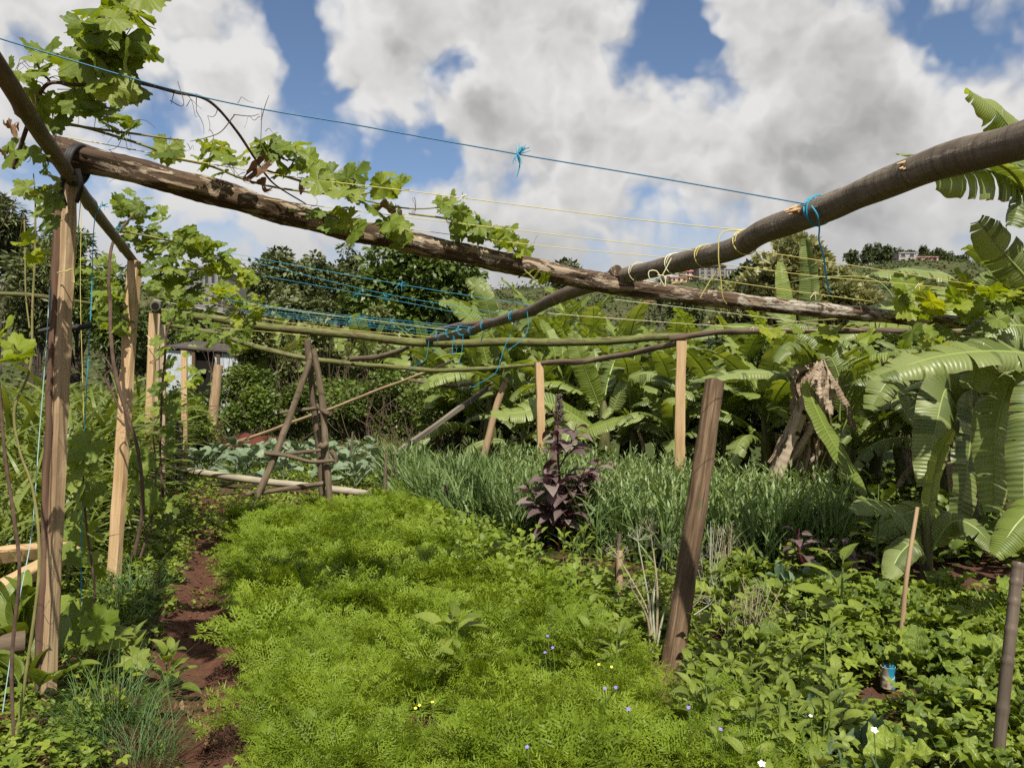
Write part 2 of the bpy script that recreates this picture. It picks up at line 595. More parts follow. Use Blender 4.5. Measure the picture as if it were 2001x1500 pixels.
def plain_mat(name, col, rough=.6, spec=.3, nscale=None, amt=.25, metal=0.0):
    m, k = new_mat(name)
    if nscale:
        ob = k.n('ShaderNodeTexCoord').outputs['Object']
        nz = k.noise(ob, nscale, 5, .6)
        c = k.ramp(nz, [(.3, tuple(x * (1 - amt) for x in col)), (.7, tuple(min(1, x * (1 + amt)) for x in col))])
        finish(k, c, rough, spec, nz, .004, .4, metal=metal)
    else:
        finish(k, col, rough, spec, metal=metal)
    return m


M = {}
M['carrot'] = leaf_mat('carrot_tops', (.068, .110, .010), (.145, .208, .014), (.212, .275, .026), (1.4, 1.3, .5), .40, .5, .25, nscale=2.5)
M['wheat'] = leaf_mat('wheat_blades', (.062, .106, .030), (.116, .174, .053), (.196, .243, .098), (1.3, 1.3, .6), .3, .5, .35, nscale=1.5)
M['chive'] = leaf_mat('chive_blades', (.035, .075, .020), (.065, .120, .032), (.110, .165, .055), (1.3, 1.3, .6), .25, .5, .3, nscale=2)
M['napier'] = leaf_mat('napier_blades', (.055, .080, .012), (.110, .145, .022), (.195, .220, .050), (1.4, 1.3, .5), .32, .45, .4, nscale=1.2)
M['weed'] = leaf_mat('weed_leaves', (.060, .095, .011), (.122, .172, .018), (.200, .245, .034), (1.4, 1.3, .5), .32, .5, .3, nscale=2.0)
M['weedpart'] = leaf_mat('weed_leaf', (.072, .102, .014), (.130, .175, .022), (.195, .238, .040), (1.4, 1.3, .5), .32, .45, .35, veins='net', by_object=True)
M['chard'] = leaf_mat('chard_leaf', (.045, .080, .010), (.105, .150, .016), (.185, .235, .032), (1.4, 1.3, .5), .25, .38, .35, veins='net', by_object=True, bdist=.018)
M['kale'] = leaf_mat('kale_leaf', (.088, .125, .070), (.140, .190, .112), (.205, .250, .160), (1.2, 1.2, .7), .22, .5, .3, veins='net', by_object=True)
M['melon'] = leaf_mat('melon_leaf', (.060, .100, .055), (.090, .140, .078), (.135, .185, .110), (1.2, 1.2, .6), .22, .55, .25, veins='net', by_object=True)
M['grape'] = leaf_mat('grape_leaf', (.065, .100, .014), (.120, .170, .022), (.190, .230, .040), (1.9, 1.7, .35), .45, .5, .3, veins='palm', by_object=True, spots=(.15, .085, .03), spot_amt=.02)
M['grapey'] = leaf_mat('grape_leaf_young', (.11, .16, .015), (.16, .21, .02), (.25, .27, .025), (1.7, 1.6, .3), .45, .5, .3, veins='palm', by_object=True)
M['dryleaf'] = leaf_mat('withered_leaf', (.10, .055, .03), (.17, .10, .055), (.26, .17, .10), (1.1, 1, .8), .15, .8, .1, by_object=True)
M['banana'] = leaf_mat('banana_blade', (.058, .085, .020), (.112, .150, .036), (.195, .232, .080), (1.7, 1.6, .4), .33, .40, .5, veins='banana', by_object=True, nscale=2.0, spots=(.20, .16, .045), spot_amt=.03)
M['bananapale'] = leaf_mat('banana_blade_pale', (.090, .135, .022), (.145, .192, .034), (.215, .262, .075), (1.7, 1.6, .4), .40, .40, .5, veins='banana', by_object=True, nscale=2.0, spots=(.20, .16, .045), spot_amt=.03)
M['bananadry'] = leaf_mat('banana_blade_dry', (.13, .095, .065), (.25, .195, .14), (.40, .325, .245), (1.1, 1, .8), .2, .85, .1, veins='banana', by_object=True, nscale=3.0)
M['midrib'] = plain_mat('banana_midrib', (.19, .25, .06), .4, .4)
M['drymidrib'] = plain_mat('dry_midrib', (.22, .16, .10), .8, .1)
M['pstem'] = wood_mat('banana_stem', (.035, .030, .015), (.085, .085, .030), (.15, .16, .06), (.05, .035, .025), .56, (2.0, 14.0), .6, .004)
M['amaranth'] = leaf_mat('amaranth_leaf', (.066, .042, .042), (.112, .078, .072), (.180, .145, .128), (1.5, .6, .9), .22, .5, .3, veins='net', by_object=True)
M['amstem'] = plain_mat('amaranth_stem', (.060, .012, .022), .5, .3, 20)
M['tree1'] = leaf_mat('mango_crown', (.028, .046, .008), (.058, .088, .014), (.115, .150, .030), (1.4, 1.3, .5), .15, .45, .35, nscale=.8)
M['tree2'] = leaf_mat('gum_crown', (.042, .055, .019), (.075, .092, .032), (.125, .138, .054), (1.3, 1.2, .6), .15, .5, .3, nscale=.5)
M['tree3'] = leaf_mat('pale_crown', (.070, .090, .026), (.115, .135, .045), (.20, .21, .09), (1.3, 1.2, .6), .25, .5, .3, nscale=1)
M['pale'] = leaf_mat('pale_tree_crown', (.105, .120, .040), (.195, .200, .085), (.32, .31, .165), (1.3, 1.2, .6), .25, .5, .3, nscale=1.4)
M['farwood'] = leaf_mat('far_wood', (.035, .050, .020), (.060, .076, .028), (.100, .112, .046), (1.2, 1.2, .6), .1, .7, .1, nscale=.05)
M['hedge'] = leaf_mat('hedge_leaves', (.040, .066, .011), (.082, .122, .019), (.140, .178, .034), (1.4, 1.3, .5), .25, .45, .35, nscale=1.6)
M['drystem'] = plain_mat('dry_stalk', (.27, .23, .15), .8, .15, 18)
M['greystem'] = plain_mat('grey_stalk', (.30, .31, .22), .8, .15, 18)
M['greenstem'] = plain_mat('green_stalk', (.10, .15, .035), .5, .3, 14)
M['vinewood'] = plain_mat('vine_wood', (.085, .055, .040), .85, .15, 25, .4)
M['vinegreen'] = plain_mat('vine_cane', (.17, .16, .055), .6, .3, 15, .3)
M['twig'] = plain_mat('hedge_twigs', (.09, .065, .045), .9, .1, 10, .4)
M['bark'] = wood_mat('tree_bark', (.030, .022, .017), (.065, .050, .040), (.12, .10, .08), None, .5, (4, 18), .9, .02)
M['oldlog'] = wood_mat('weathered_log', (.018, .011, .007), (.064, .040, .023), (.140, .096, .058), (.30, .235, .165), .50, (2.2, 48.0), .85, .014, moss=(.020, .013, .010), lichen=(.36, .33, .27))
M['trunkpole'] = wood_mat('bark_pole', (.058, .044, .032), (.125, .102, .076), (.205, .172, .130), (.24, .20, .15), .57, (3, 20), .6, .006, ring=True)
M['brownpole'] = wood_mat('brown_pole', (.052, .034, .022), (.115, .082, .054), (.185, .142, .098), None, .5, (4, 26), .6, .003)
M['greenpole'] = wood_mat('green_pole', (.060, .060, .020), (.105, .110, .032), (.155, .165, .055), (.10, .065, .040), .54, (4, 16), .62, .005)
M['greypole'] = wood_mat('grey_bamboo', (.055, .045, .030), (.105, .088, .060), (.155, .13, .09), None, .5, (3, 22), .5, .002)
M['sawn'] = wood_mat('sawn_timber', (.27, .165, .075), (.40, .27, .145), (.50, .37, .22), None, .5, (1.8, 34), .7, .002, knots=True)
M['sawndark'] = wood_mat('split_timber', (.125, .075, .042), (.30, .21, .12), (.46, .35, .22), (.42, .33, .22), .60, (1.4, 40), .75, .004)
M['sawngrey'] = wood_mat('aged_timber', (.20, .14, .085), (.31, .23, .15), (.42, .33, .23), None, .5, (1.8, 30), .75, .003, knots=True)
M['barkstrip'] = wood_mat('bark_strip', (.045, .026, .016), (.105, .062, .040), (.16, .10, .065), (.26, .19, .12), .66, (2, 40), .9, .006)
M['darkpost'] = wood_mat('dark_post', (.022, .014, .008), (.092, .058, .032), (.205, .142, .085), (.30, .26, .19), .66, (2.6, 52), .85, .009, moss=(.055, .060, .025))
M['stick'] = wood_mat('dry_stick', (.20, .13, .075), (.30, .205, .12), (.38, .28, .18), None, .5, (3, 30), .7, .002)
M['palepole'] = wood_mat('pale_pole', (.17, .14, .095), (.28, .245, .18), (.39, .355, .28), None, .5, (2, 12), .55, .002)
M['rustic'] = wood_mat('rustic_pole', (.050, .036, .024), (.115, .085, .055), (.20, .16, .11), (.28, .24, .18), .63, (4, 20), .85, .006)
M['greyrail'] = wood_mat('grey_rail', (.070, .058, .046), (.150, .128, .100), (.25, .22, .175), None, .5, (2, 40), .85, .006)
M['bamboo'] = wood_mat('dark_bamboo', (.040, .030, .022), (.085, .066, .048), (.145, .115, .085), (.16, .14, .11), .66, (2, 26), .45, .002)
M['rubber'] = plain_mat('black_rubber', (.016, .015, .015), .6, .3, 30)
M['blue'] = plain_mat('blue_twine', (.014, .23, .36), .5, .35)
M['navy'] = plain_mat('dark_blue_twine', (.012, .11, .21), .5, .35)
M['teal'] = plain_mat('faded_twine', (.24, .36, .34), .6, .3)
M['yellow'] = plain_mat('yellow_twine', (.46, .40, .12), .6, .3)
M['cream'] = plain_mat('cream_twine', (.55, .52, .34), .6, .3)
M['iron'] = plain_mat('corrugated_iron', (.36, .39, .43), .45, .5, 3, .25)
M['rust'] = plain_mat('rusty_roof', (.06, .048, .042), .8, .2, 3, .4)
M['shadein'] = plain_mat('inside_shade_paint', (.012, .011, .010), .9, .1)  # near-black colour standing in for the shade inside openings
M['flower'] = plain_mat('white_petals', (.75, .75, .70), .6, .2)
M['violet'] = plain_mat('violet_petals', (.22, .16, .55), .6, .2)
M['yflower'] = plain_mat('yellow_petals', (.62, .58, .08), .6, .2)


def soil_mat(name, dry, wet, litter=None, far=None):
    m, k = new_mat(name)
    ob = k.n('ShaderNodeTexCoord').outputs['Object']
    n1 = k.noise(ob, 1.3, 6, .6)
    n2 = k.noise(ob, 28, 6, .7)
    n3 = k.noise(ob, 110, 4, .6)
    c = k.ramp(k.math('ADD', k.math('MULTIPLY', n1, .55), k.math('MULTIPLY', n2, .5)), [(.35, wet), (.65, dry)])
    if litter:
        c = k.mix(k.sstep(k.noise(ob, 45, 3, .6, .6), .64, .70, 0, .8), c, litter)
    if far:
        sp = k.n('ShaderNodeSeparateXYZ')
        k.put(sp.inputs[0], ob)
        c = k.mix(k.math('MULTIPLY', k.sstep(sp.outputs['Y'], 10.5, 13.0), k.sstep(n2, .25, .5)), c, far)
    h = k.math('ADD', n2, k.math('MULTIPLY', n3, .45))
    finish(k, c, .95, .1, h, .02, .9)
    return m


M['soil'] = soil_mat('dark_garden_soil', (.105, .052, .034), (.050, .026, .018), (.15, .10, .06), (.045, .065, .016))
M['redsoil'] = soil_mat('red_path_soil', (.120, .055, .035), (.060, .028, .019), (.19, .12, .075))
M['mound'] = soil_mat('red_dug_soil', (.12, .040, .027), (.065, .022, .016))
M['can'] = None

# ------------------------------------------------------------------ the lie of the land
RD, TD = np.array([-.326, .945]), np.array([.945, .326])      # along the rows / across them


def ts(x, y):
    return x * TD[0] + y * TD[1], x * RD[0] + y * RD[1]


def xy(t, s):
    return t * TD[0] + s * RD[0], t * TD[1] + s * RD[1]


def sm(a, b, v):
    u = np.clip((v - a) / (b - a), 0, 1)
    return u * u * (3 - 2 * u)


def wavy(x, y, f=1.0, ph=0.0):
    return (np.sin(1.7 * f * x + 2.3 * f * y + ph) + np.sin(-2.9 * f * x + 1.3 * f * y + 1.7 + ph) + np.sin(4.1 * f * x + 3.3 * f * y + .6 + ph) * .6 + np.sin(7.3 * f * x - 6.1 * f * y + 2.2 + ph) * .35) / 3


def path_c(s):
    return -.16 + .05 * np.sin(s * 1.1) + .03 * np.sin(s * 2.7 + 1)


def gz(x, y):
    t, s = ts(x, y)
    near = 1 - sm(11, 13, s)
    z = .015 * wavy(x, y, 1.5) + .008 * wavy(x, y, 5.0, 2)
    pw = np.exp(-((t - path_c(s)) / .20) ** 2) * near
    z = z - .10 * pw
    z = z + .05 * sm(.0, .2, t) * (1 - sm(1.75, 2.0, t)) * (1 - sm(8.8, 9.6, s))
    z = z + .035 * sm(-.35, -.8, t) * near
    z = z + .008 * wavy(x, y, 14.0, 4) + .005 * wavy(x, y, 31.0, 1)
    return z


def gzs(x, y):
    return float(gz(np.array(float(x)), np.array(float(y))))


def axis(lo, hi, fine, a, b, g=1.25):
    core = list(np.arange(a, b + 1e-6, fine))
    out, st, v = [], fine, b
    while v < hi:
        st *= g
        v += st
        out.append(min(v, hi))
    pre, st, v = [], fine, a
    while v > lo:
        st *= g
        v -= st
        pre.append(max(v, lo))
    return np.array(pre[::-1] + core + out)


def sheet(name, xs, ys, zf, mat, kind='structure', keep=None):
    X, Y = np.meshgrid(xs, ys, indexing='ij')
    Z = zf(X, Y)
    V = np.stack([X, Y, Z], -1).reshape(-1, 3)
    idx = np.arange(len(V)).reshape(X.shape)
    q = np.stack([idx[:-1, :-1], idx[1:, :-1], idx[1:, 1:], idx[:-1, 1:]], -1).reshape(-1, 4)
    if keep is not None:
        c = V[q].mean(1)
        q = q[keep(c[:, 0], c[:, 1])]
        used, inv = np.unique(q, return_inverse=True)
        V, q = V[used], inv.reshape(q.shape)
    g = G().add(V, q, V[:, :2])
    return link(name, g.mesh(name, mat), kind=kind)


sheet('ground', axis(-900, 900, .05, -4.2, 3.6), axis(-40, 1500, .05, 2.6, 10.5), gz, M['soil'])
PX = axis(-5.5, .2, .03, -3.6, -.4, 1.2)


def path_keep(x, y):
    t, s = ts(x, y)
    w = .235 + .06 * np.sin(s * 3.1) + .04 * np.sin(s * 8.3)
    return (np.abs(t - path_c(s) + .02) < w) & (s > 1.8) & (s < 11.5)


sheet('path', np.arange(-5.2, .6, .03), np.arange(1.9, 11.2, .03), lambda x, y: gz(x, y) + .006 + .012 * wavy(x, y, 17, 3) * 0 + .004 * wavy(x, y, 40, 1) * 0, M['redsoil'], keep=path_keep)


rg = np.random.default_rng(17)
g = G()
for i in range(900):
    s_ = 2.2 + 8 * rg.random() ** 1.5
    t_ = float(path_c(s_)) + rg.normal(0, .17)
    x_, y_ = xy(t_, s_)
    d_ = rg.uniform(.004, .022) * (1 if rg.random() < .93 else 1.8)
    q_ = rg.normal(0, 1, (6, 3)) * .18 + np.array([[1, 0, 0], [-1, 0, 0], [0, 1, 0], [0, -1, 0], [0, 0, .8], [0, 0, -.8]])
    g.add(np.array([x_, y_, gzs(x_, y_) + .008]) + q_ * d_, np.array([[0, 2, 4], [2, 1, 4], [1, 3, 4], [3, 0, 4], [2, 0, 5], [1, 2, 5], [3, 1, 5], [0, 3, 5]]), q_[:, :2], 0, .5, False)
link('soil_clods', g.mesh('soil_clods', M['redsoil']), label='crumbs and clods of red soil on the path', cat='soil', kind='stuff')


def ridge(x, y):
    px = 1000.5 + x / np.maximum(y, 30) * F
    top = np.interp(px, [-3000, -400, 0, 450, 900, 1250, 1400, 1600, 1750, 1900, 2001, 2600, 5000], [610, 590, 575, 562, 575, 572, 556, 540, 524, 524, 530, 560, 620])
    return H + (HOR - top) * 260 / F


def hillz(x, y):
    u = sm(60, 260, y)
    z = -3 + (ridge(x, y) + 3) * (u ** 1.1) + 1.2 * wavy(x * .02, y * .03, 3)
    return z + np.where(y > 260, -(y - 260) * .02, 0)


mh, kh = new_mat('hill_scrub')
obh = kh.n('ShaderNodeTexCoord').outputs['Object']
ch = kh.ramp(kh.math('ADD', kh.math('MULTIPLY', kh.noise(obh, .06, 5, .6), .6), kh.math('MULTIPLY', kh.noise(obh, .5, 4, .7), .4)),
             [(.35, (.030, .040, .017)), (.50, (.052, .060, .024)), (.60, (.078, .072, .034)), (.74, (.10, .080, .048))])
finish(kh, ch, .95, .05, kh.noise(obh, .4, 4), 1.0, .6)
sheet('hill', np.linspace(-420, 420, 120), np.concatenate([np.linspace(58, 300, 70), np.linspace(320, 900, 12)]), hillz, mh)

# ------------------------------------------------------------------ buildings
def flat(me_fn, mat, parent, name, **kw):
    g = G()
    me_fn(g)
    return link(name, g.mesh(name, mat), parent=parent, **kw)


PAINT = {}


def paint(c):
    if c not in PAINT:
        PAINT[c] = plain_mat('wall_paint', c, .85, .1, .8, .12)
    return PAINT[c]


M['glass'] = plain_mat('dark_window', (.03, .035, .045), .2, .5)


def block(label, px0, px1, ytop, Y, depth, wallc, rows, cols, roof='flat', roofc=(.10, .07, .06), cat='building', down=9.0, rz=0.0, bandc=None, group=None):
    """a storeyed house far up the slope: walls, bands, roof and every window its own part"""
    a, b = P(px0, ytop, Y), P(px1, ytop, Y)
    w = b[0] - a[0]
    cx = (a[0] + b[0]) / 2
    zb = max(hillz(np.array(cx), np.array(Y)) - 1.0, a[2] - down)
    hgt = a[2] - zb
    root = thing('building', (cx, Y, zb), label, cat, group)
    root.rotation_euler.z = rz
    flat(lambda g: boxg(g, (0, depth / 2, hgt / 2), w, depth, hgt), paint(wallc), root, 'wall')
    if bandc:
        for r in range(rows):
            flat(lambda g: boxg(g, (0, -.18, hgt * (r + .12) / rows), w * 1.02, .5, hgt / rows * .18), paint(bandc), root, 'balcony')
    wm = G()
    boxg(wm, (0, 0, 0), w / cols * .5, .1, hgt / rows * .45)
    wm = wm.mesh('window', M['glass'])
    fm = G()
    for sx in (-1, 1):
        boxg(fm, (sx * w / cols * .28, -.03, 0), w / cols * .06, .16, hgt / rows * .55)
    boxg(fm, (0, -.03, -hgt / rows * .25), w / cols * .62, .2, hgt / rows * .05)
    fm = fm.mesh('frame', paint(tuple(round(min(.6, c * 1.25), 3) for c in wallc)))
    for r in range(rows):
        for c in range(cols):
            o = link('window', wm, parent=root, loc=(-w / 2 + w * (c + .5) / cols, -.03, hgt * (r + .58) / rows))
            link('frame', fm, parent=o)
    if roof == 'flat':
        flat(lambda g: boxg(g, (0, depth / 2, hgt + .15), w * 1.05, depth * 1.05, .3), paint(roofc), root, 'roof')
    else:
        def gab(g):
            o, h2 = w * .56, w * .22
            V = np.array([[-o, -.4, hgt], [o, -.4, hgt], [0, -.4, hgt + h2], [-o, depth + .4, hgt], [o, depth + .4, hgt], [0, depth + .4, hgt + h2]])
            g.add(V, [np.array([[0, 1, 2], [5, 4, 3]]), np.array([[0, 2, 5, 3], [1, 4, 5, 2], [0, 3, 4, 1]])], V[:, :2], 0, .5, False)
        flat(gab, paint(roofc), root, 'roof')
    return root


block('grey apartment block with a brown gabled roof beyond the crossing poles', 1366, 1418, 521, 230, 12, (.20, .19, .175), 4, 4, 'gable', (.075, .055, .05))
block('pink and white block of flats left of the gabled grey block', 1340, 1366, 523, 235, 10, (.50, .42, .41), 4, 3, 'flat', (.4, .2, .18), bandc=(.45, .16, .16))
block('narrow cream tower house under the thick bark pole', 1299, 1313, 520, 240, 8, (.46, .40, .32), 5, 1, 'flat', (.35, .3, .25))
block('low orange and cream house left of the pink flats', 1312, 1342, 543, 225, 9, (.48, .34, .22), 2, 3, 'flat', (.30, .16, .10), down=5)
block('white house with brown shutters beyond the crossing of the poles', 1226, 1266, 533, 225, 9, (.40, .37, .34), 2, 3, 'flat', (.20, .13, .11), down=6)
block('low pale house right of the gabled grey block', 1420, 1436, 527, 238, 9, (.36, .33, .29), 2, 2, 'flat', (.22, .2, .18), down=5)
block('small pink walled house low on the scrubby hillside', 1258, 1276, 590, 190, 8, (.36, .20, .18), 1, 2, 'flat', (.30, .12, .10), down=3.2)
block('unfinished grey concrete house on the ridge among the gum trees', 1756, 1790, 495, 250, 10, (.30, .28, .26), 3, 2, 'flat', (.26, .25, .24), down=7)
block('pinkish half built house beside the concrete house on the ridge', 1790, 1834, 503, 252, 9, (.37, .25, .24), 2, 3, 'flat', (.35, .16, .15), down=6)
block('grey stone building behind the grape leaves at the left', 362, 398, 524, 120, 10, (.17, .165, .16), 2, 4, 'flat', (.15, .14, .13), down=6)
block('grey stone building with a red roof behind the grape leaves', 398, 436, 528, 118, 10, (.19, .18, .17), 2, 3, 'gable', (.36, .09, .07), down=6)

# the corrugated shed behind the hedge
sx0, sx1, sY = P(336, 680, 24)[0], P(476, 680, 24)[0], 24.0
shed = thing('tin_shed', ((sx0 + sx1) / 2, sY, 0), 'grey corrugated iron shed with a dark doorway behind the hedge', 'shed')
sw, sh = sx1 - sx0, 2.42


def corr(g, x0, x1, z0, z1, y=0.0):
    xs = np.linspace(x0, x1, max(8, int((x1 - x0) / .02)))
    yy = y + .012 * np.sin(xs * 2 * math.pi / .076)
    V = np.concatenate([np.stack([xs, yy, np.full_like(xs, z)], 1) for z in (z0, z1)])
    n = len(xs)
    q = np.array([[i, i + 1, n + i + 1, n + i] for i in range(n - 1)])
    g.add(V, q, V[:, [0, 2]])


for a, b, zt in ((-.52, -.5, sh), (-.18, .26, sh - .02), (.60, 1.0, sh - .10)):
    if b - a > .1:
        flat(lambda g: corr(g, -sw / 2 + a * sw + .0, -sw / 2 + b * sw, 0.0, zt), M['iron'], shed, 'wall_sheet')
flat(lambda g: corr(g, -sw * .5, -sw / 2 + .30 * sw, 0, sh - .02, .01), M['iron'], shed, 'wall_sheet')
flat(lambda g: corr(g, -sw / 2 + .66 * sw, sw * .5, 0, sh - .12, .01), M['iron'], shed, 'wall_sheet')
flat(lambda g: boxg(g, (-sw / 2 + .48 * sw, .35, sh / 2), sw * .36, .5, sh - .1), M['shadein'], shed, 'doorway')  # dark block fills the opening, painted in place of the shed's inner shade
flat(lambda g: boxg(g, (-sw / 2 + .31 * sw, -.02, sh / 2), .09, .09, sh), M['darkpost'], shed, 'door_post')
flat(lambda g: boxg(g, (-sw / 2 + .655 * sw, -.02, sh / 2), .09, .09, sh - .05), M['darkpost'], shed, 'door_post')


def shedroof(g):
    V = np.array([[-sw * .58, -.12, sh + .08], [sw * .54, -.12, sh - .12], [sw * .54, 2.2, sh + .1], [-sw * .58, 2.2, sh + .34]])
    V = np.vstack([V, V + [0, 0, .04]])
    g.add(V, np.array([[0, 3, 2, 1], [4, 5, 6, 7], [0, 1, 5, 4], [1, 2, 6, 5], [2, 3, 7, 6], [3, 0, 4, 7]]), V[:, :2], 0, .5, False)


flat(shedroof, M['rust'], shed, 'roof')

# ------------------------------------------------------------------ trees
LEAFQ = (np.array([[0, 0, 0], [.5, -.28, .06], [1, 0, -.05], [.5, .28, .06]], float), np.array([[0, 1, 2, 3]]), np.array([[0, 0], [.5, -1], [1, 0], [.5, 1]], float))
LEAFT = (np.array([[0, 0, 0], [.45, -.13, .03], [1, 0, -.08], [.45, .13, .03]], float), np.array([[0, 1, 2, 3]]), np.array([[0, 0], [.5, -1], [1, 0], [.5, 1]], float))


def clumpy(rg, c, r, ncl, n, rc, shell=.55):
    """points and outward directions spread over clumps inside an ellipsoid"""
    d = rg.normal(0, 1, (ncl, 3))
    d /= np.linalg.norm(d, axis=1)[:, None]
    cc = np.asarray(c) + d * (rg.random((ncl, 1)) ** .4) * np.asarray(r)
    k = rg.integers(0, ncl, n)
    q = rg.normal(0, 1, (n, 3))
    q /= np.linalg.norm(q, axis=1)[:, None]
    rr = rc * (.6 + .8 * rg.random(ncl))[k][:, None] * (shell + (1 - shell) * rg.random((n, 1)))
    q2 = q * [1, 1, .72]
    return cc[k] + q2 * rr, q, cc, (rg.random(ncl))[k]


def crown(g, rg, pts, out, size, tvar, tpl, droop=0.3):
    n = len(pts)
    az = np.arctan2(out[:, 1], out[:, 0]) + rg.normal(0, .9, n)
    el = np.arcsin(np.clip(out[:, 2], -1, 1)) * .5 - droop + rg.normal(0, .45, n)
    Mx = rotm(az, el, rg.normal(0, .8, n)) * (size * (.6 + .8 * rg.random(n)))[:, None, None]
    tile(g, tpl, Mx, pts, tvar)


def tree(name, label, x, y, zb, h, blobs, mat, nleaf, size, seed, cat='tree', group=None, trunk_r=.15, rc=.6, ncl=40, tpl=LEAFQ, droop=.3, limbs=8, zmin=None, multi=1):
    """blobs: (dx, dy, z, rx, ry, rz) ellipsoids of the crown above the base"""
    rg = np.random.default_rng(seed)
    root = thing(name, (x, y, zb), label, cat, group)
    g, gt = G(), G()
    top = max(b[2] for b in blobs)
    base = [rg.normal(0, trunk_r * 1.5, 2) if multi > 1 else np.zeros(2) for _ in range(multi)]
    for bx in base:
        tube(gt, [[bx[0], bx[1], -.2], [bx[0] * 1.5 + rg.normal(0, .1), bx[1] * 1.5, top * .3], [rg.normal(0, .2) + bx[0] * 2, rg.normal(0, .2) + bx[1] * 2, top * .65], [rg.normal(0, .4), 0, top]], [trunk_r, trunk_r * .8, trunk_r * .5, trunk_r * .15], 9, 16, .12, seed=seed)
    vol = np.array([b[3] * b[4] * b[5] for b in blobs]) ** .7
    for b, v in zip(blobs, vol / vol.sum()):
        p, o, cc, cv = clumpy(rg, (b[0], b[1], b[2]), (b[3], b[4], b[5]), max(4, int(ncl * v)), int(nleaf * v), rc)
        if zmin is not None:
            kp = p[:, 2] > zmin
            p, o, cv = p[kp], o[kp], cv[kp]
        crown(g, rg, p, o, size, np.clip(cv * .6 + rg.random(len(p)) * .4, 0, 1), tpl, droop)
        for c in cc[:max(2, int(limbs * v + .5))]:
            s = np.array([0, 0, top * rg.uniform(.25, .6)])
            tube(gt, [s, (s + c) / 2 + rg.normal(0, .15, 3) * [1, 1, .5], c], [trunk_r * .4, trunk_r * .22, trunk_r * .06], 6, 8, .1, seed=seed)
    link('trunk', gt.mesh('trunk', M['bark']), parent=root)
    link('crown', g.mesh('crown', mat), parent=root)
    return root


def px_tree(label, px, ytop, ybot, halfw, Y, mat, nleaf, size, seed, zb=0.0, **kw):
    """a rounded crown between two rows of the photograph at distance Y"""
    x = (px - 1000.5) / F * Y
    zt, zl = P(px, ytop, Y)[2] - zb, P(px, ybot, Y)[2] - zb
    r = halfw / F * Y
    zc, rz = (zt + zl) / 2, (zt - zl) / 2
    rg = np.random.default_rng(seed + 99)
    blobs = [(0, 0, zc, r * .72, r * .72, rz * .78)]
    for i in range(5):
        a = rg.uniform(0, 6.28)
        blobs.append((r * .55 * math.cos(a), r * .55 * math.sin(a), zc + rg.uniform(-.5, .45) * rz, r * .42, r * .42, rz * .42))
    return tree(kw.pop('name', 'broadleaf_tree'), label, x, Y, zb, zt, blobs, mat, nleaf, size, seed, **kw)


px_tree('large dark mango tree with a dense rounded crown behind the weathered log', 790, 440, 740, 150, 30, M['tree1'], 30000, .24, 1, trunk_r=.3, rc=.62, ncl=110, zmin=.6)
px_tree('dark mango tree standing right behind the large mango tree', 905, 520, 740, 70, 33, M['tree1'], 11000, .24, 2, trunk_r=.25, rc=.6, ncl=40, zmin=.5)
px_tree('tall rounded gum tree left of the mango tree', 545, 462, 640, 68, 70, M['tree2'], 12000, .42, 3, zb=-.6, name='gum_tree', trunk_r=.35, rc=1.0, ncl=60, tpl=LEAFQ)
px_tree('lower dark gum tree on the left flank of the tall gum tree', 610, 482, 650, 42, 72, M['tree2'], 7000, .42, 4, zb=-.6, name='gum_tree', trunk_r=.3, rc=.9, ncl=36)
px_tree('thin feathery gum tree between the tall gum and the mango', 668, 486, 640, 24, 78, M['tree2'], 3500, .42, 5, zb=0, name='gum_tree', trunk_r=.25, rc=.9, ncl=20)
px_tree('slim gum tree whose top touches the weathered log', 694, 470, 640, 26, 80, M['tree2'], 3500, .42, 6, zb=0, name='gum_tree', trunk_r=.25, rc=.9, ncl=20)
px_tree('low dark bushy tree below the tall gum tree', 500, 540, 700, 60, 55, M['tree2'], 7000, .34, 7, zb=-.5, trunk_r=.2, rc=.9, ncl=36)
px_tree('dark bushy tree behind the yellow flowered scrub', 600, 560, 710, 62, 50, M['tree2'], 7000, .34, 8, zb=-.3, trunk_r=.2, rc=.9, ncl=36)
px_tree('dark bushy tree behind the vine covered sawn post', 330, 560, 740, 90, 48, M['tree2'], 8000, .34, 81, zb=-.3, trunk_r=.2, rc=.9, ncl=40)
px_tree('tall feathery tree at the left edge of the sky', -6, 335, 560, 62, 18, M['tree2'], 9000, .17, 9, name='wattle_tree', trunk_r=.14, rc=.34, ncl=46, tpl=LEAFT)
px_tree('dark slender tree behind the split bark post', 150, 420, 680, 52, 17, M['tree1'], 7000, .15, 10, trunk_r=.1, rc=.3, ncl=36, tpl=LEAFT, zmin=.5)
px_tree('dark bush rising over the tall grass at the left', 70, 455, 680, 56, 15, M['tree2'], 7000, .14, 11, name='bush', cat='bush', trunk_r=.08, rc=.3, ncl=34, tpl=LEAFT)
px_tree('dark bush right of the split bark post behind grass', 225, 520, 700, 46, 16, M['tree1'], 5000, .15, 12, name='bush', cat='bush', trunk_r=.08, rc=.3, ncl=26, tpl=LEAFT)
px_tree('pale yellowish tree with upright twigs behind the banana plants', 1545, 430, 700, 96, 18, M['pale'], 17000, .15, 13, trunk_r=.06, rc=.22, ncl=120, tpl=LEAFQ, droop=-.5, multi=3, limbs=24)
px_tree('pale rounded tree to the right of the upright twiggy tree', 1640, 505, 720, 84, 17.5, M['pale'], 20000, .14, 14, trunk_r=.06, rc=.25, ncl=100, tpl=LEAFQ, droop=-.2, multi=3, limbs=16)
px_tree('pale bushy tree to the left of the upright twiggy tree', 1468, 520, 720, 66, 19, M['pale'], 15000, .14, 15, trunk_r=.06, rc=.25, ncl=80, tpl=LEAFQ, droop=-.2, multi=3, limbs=14)
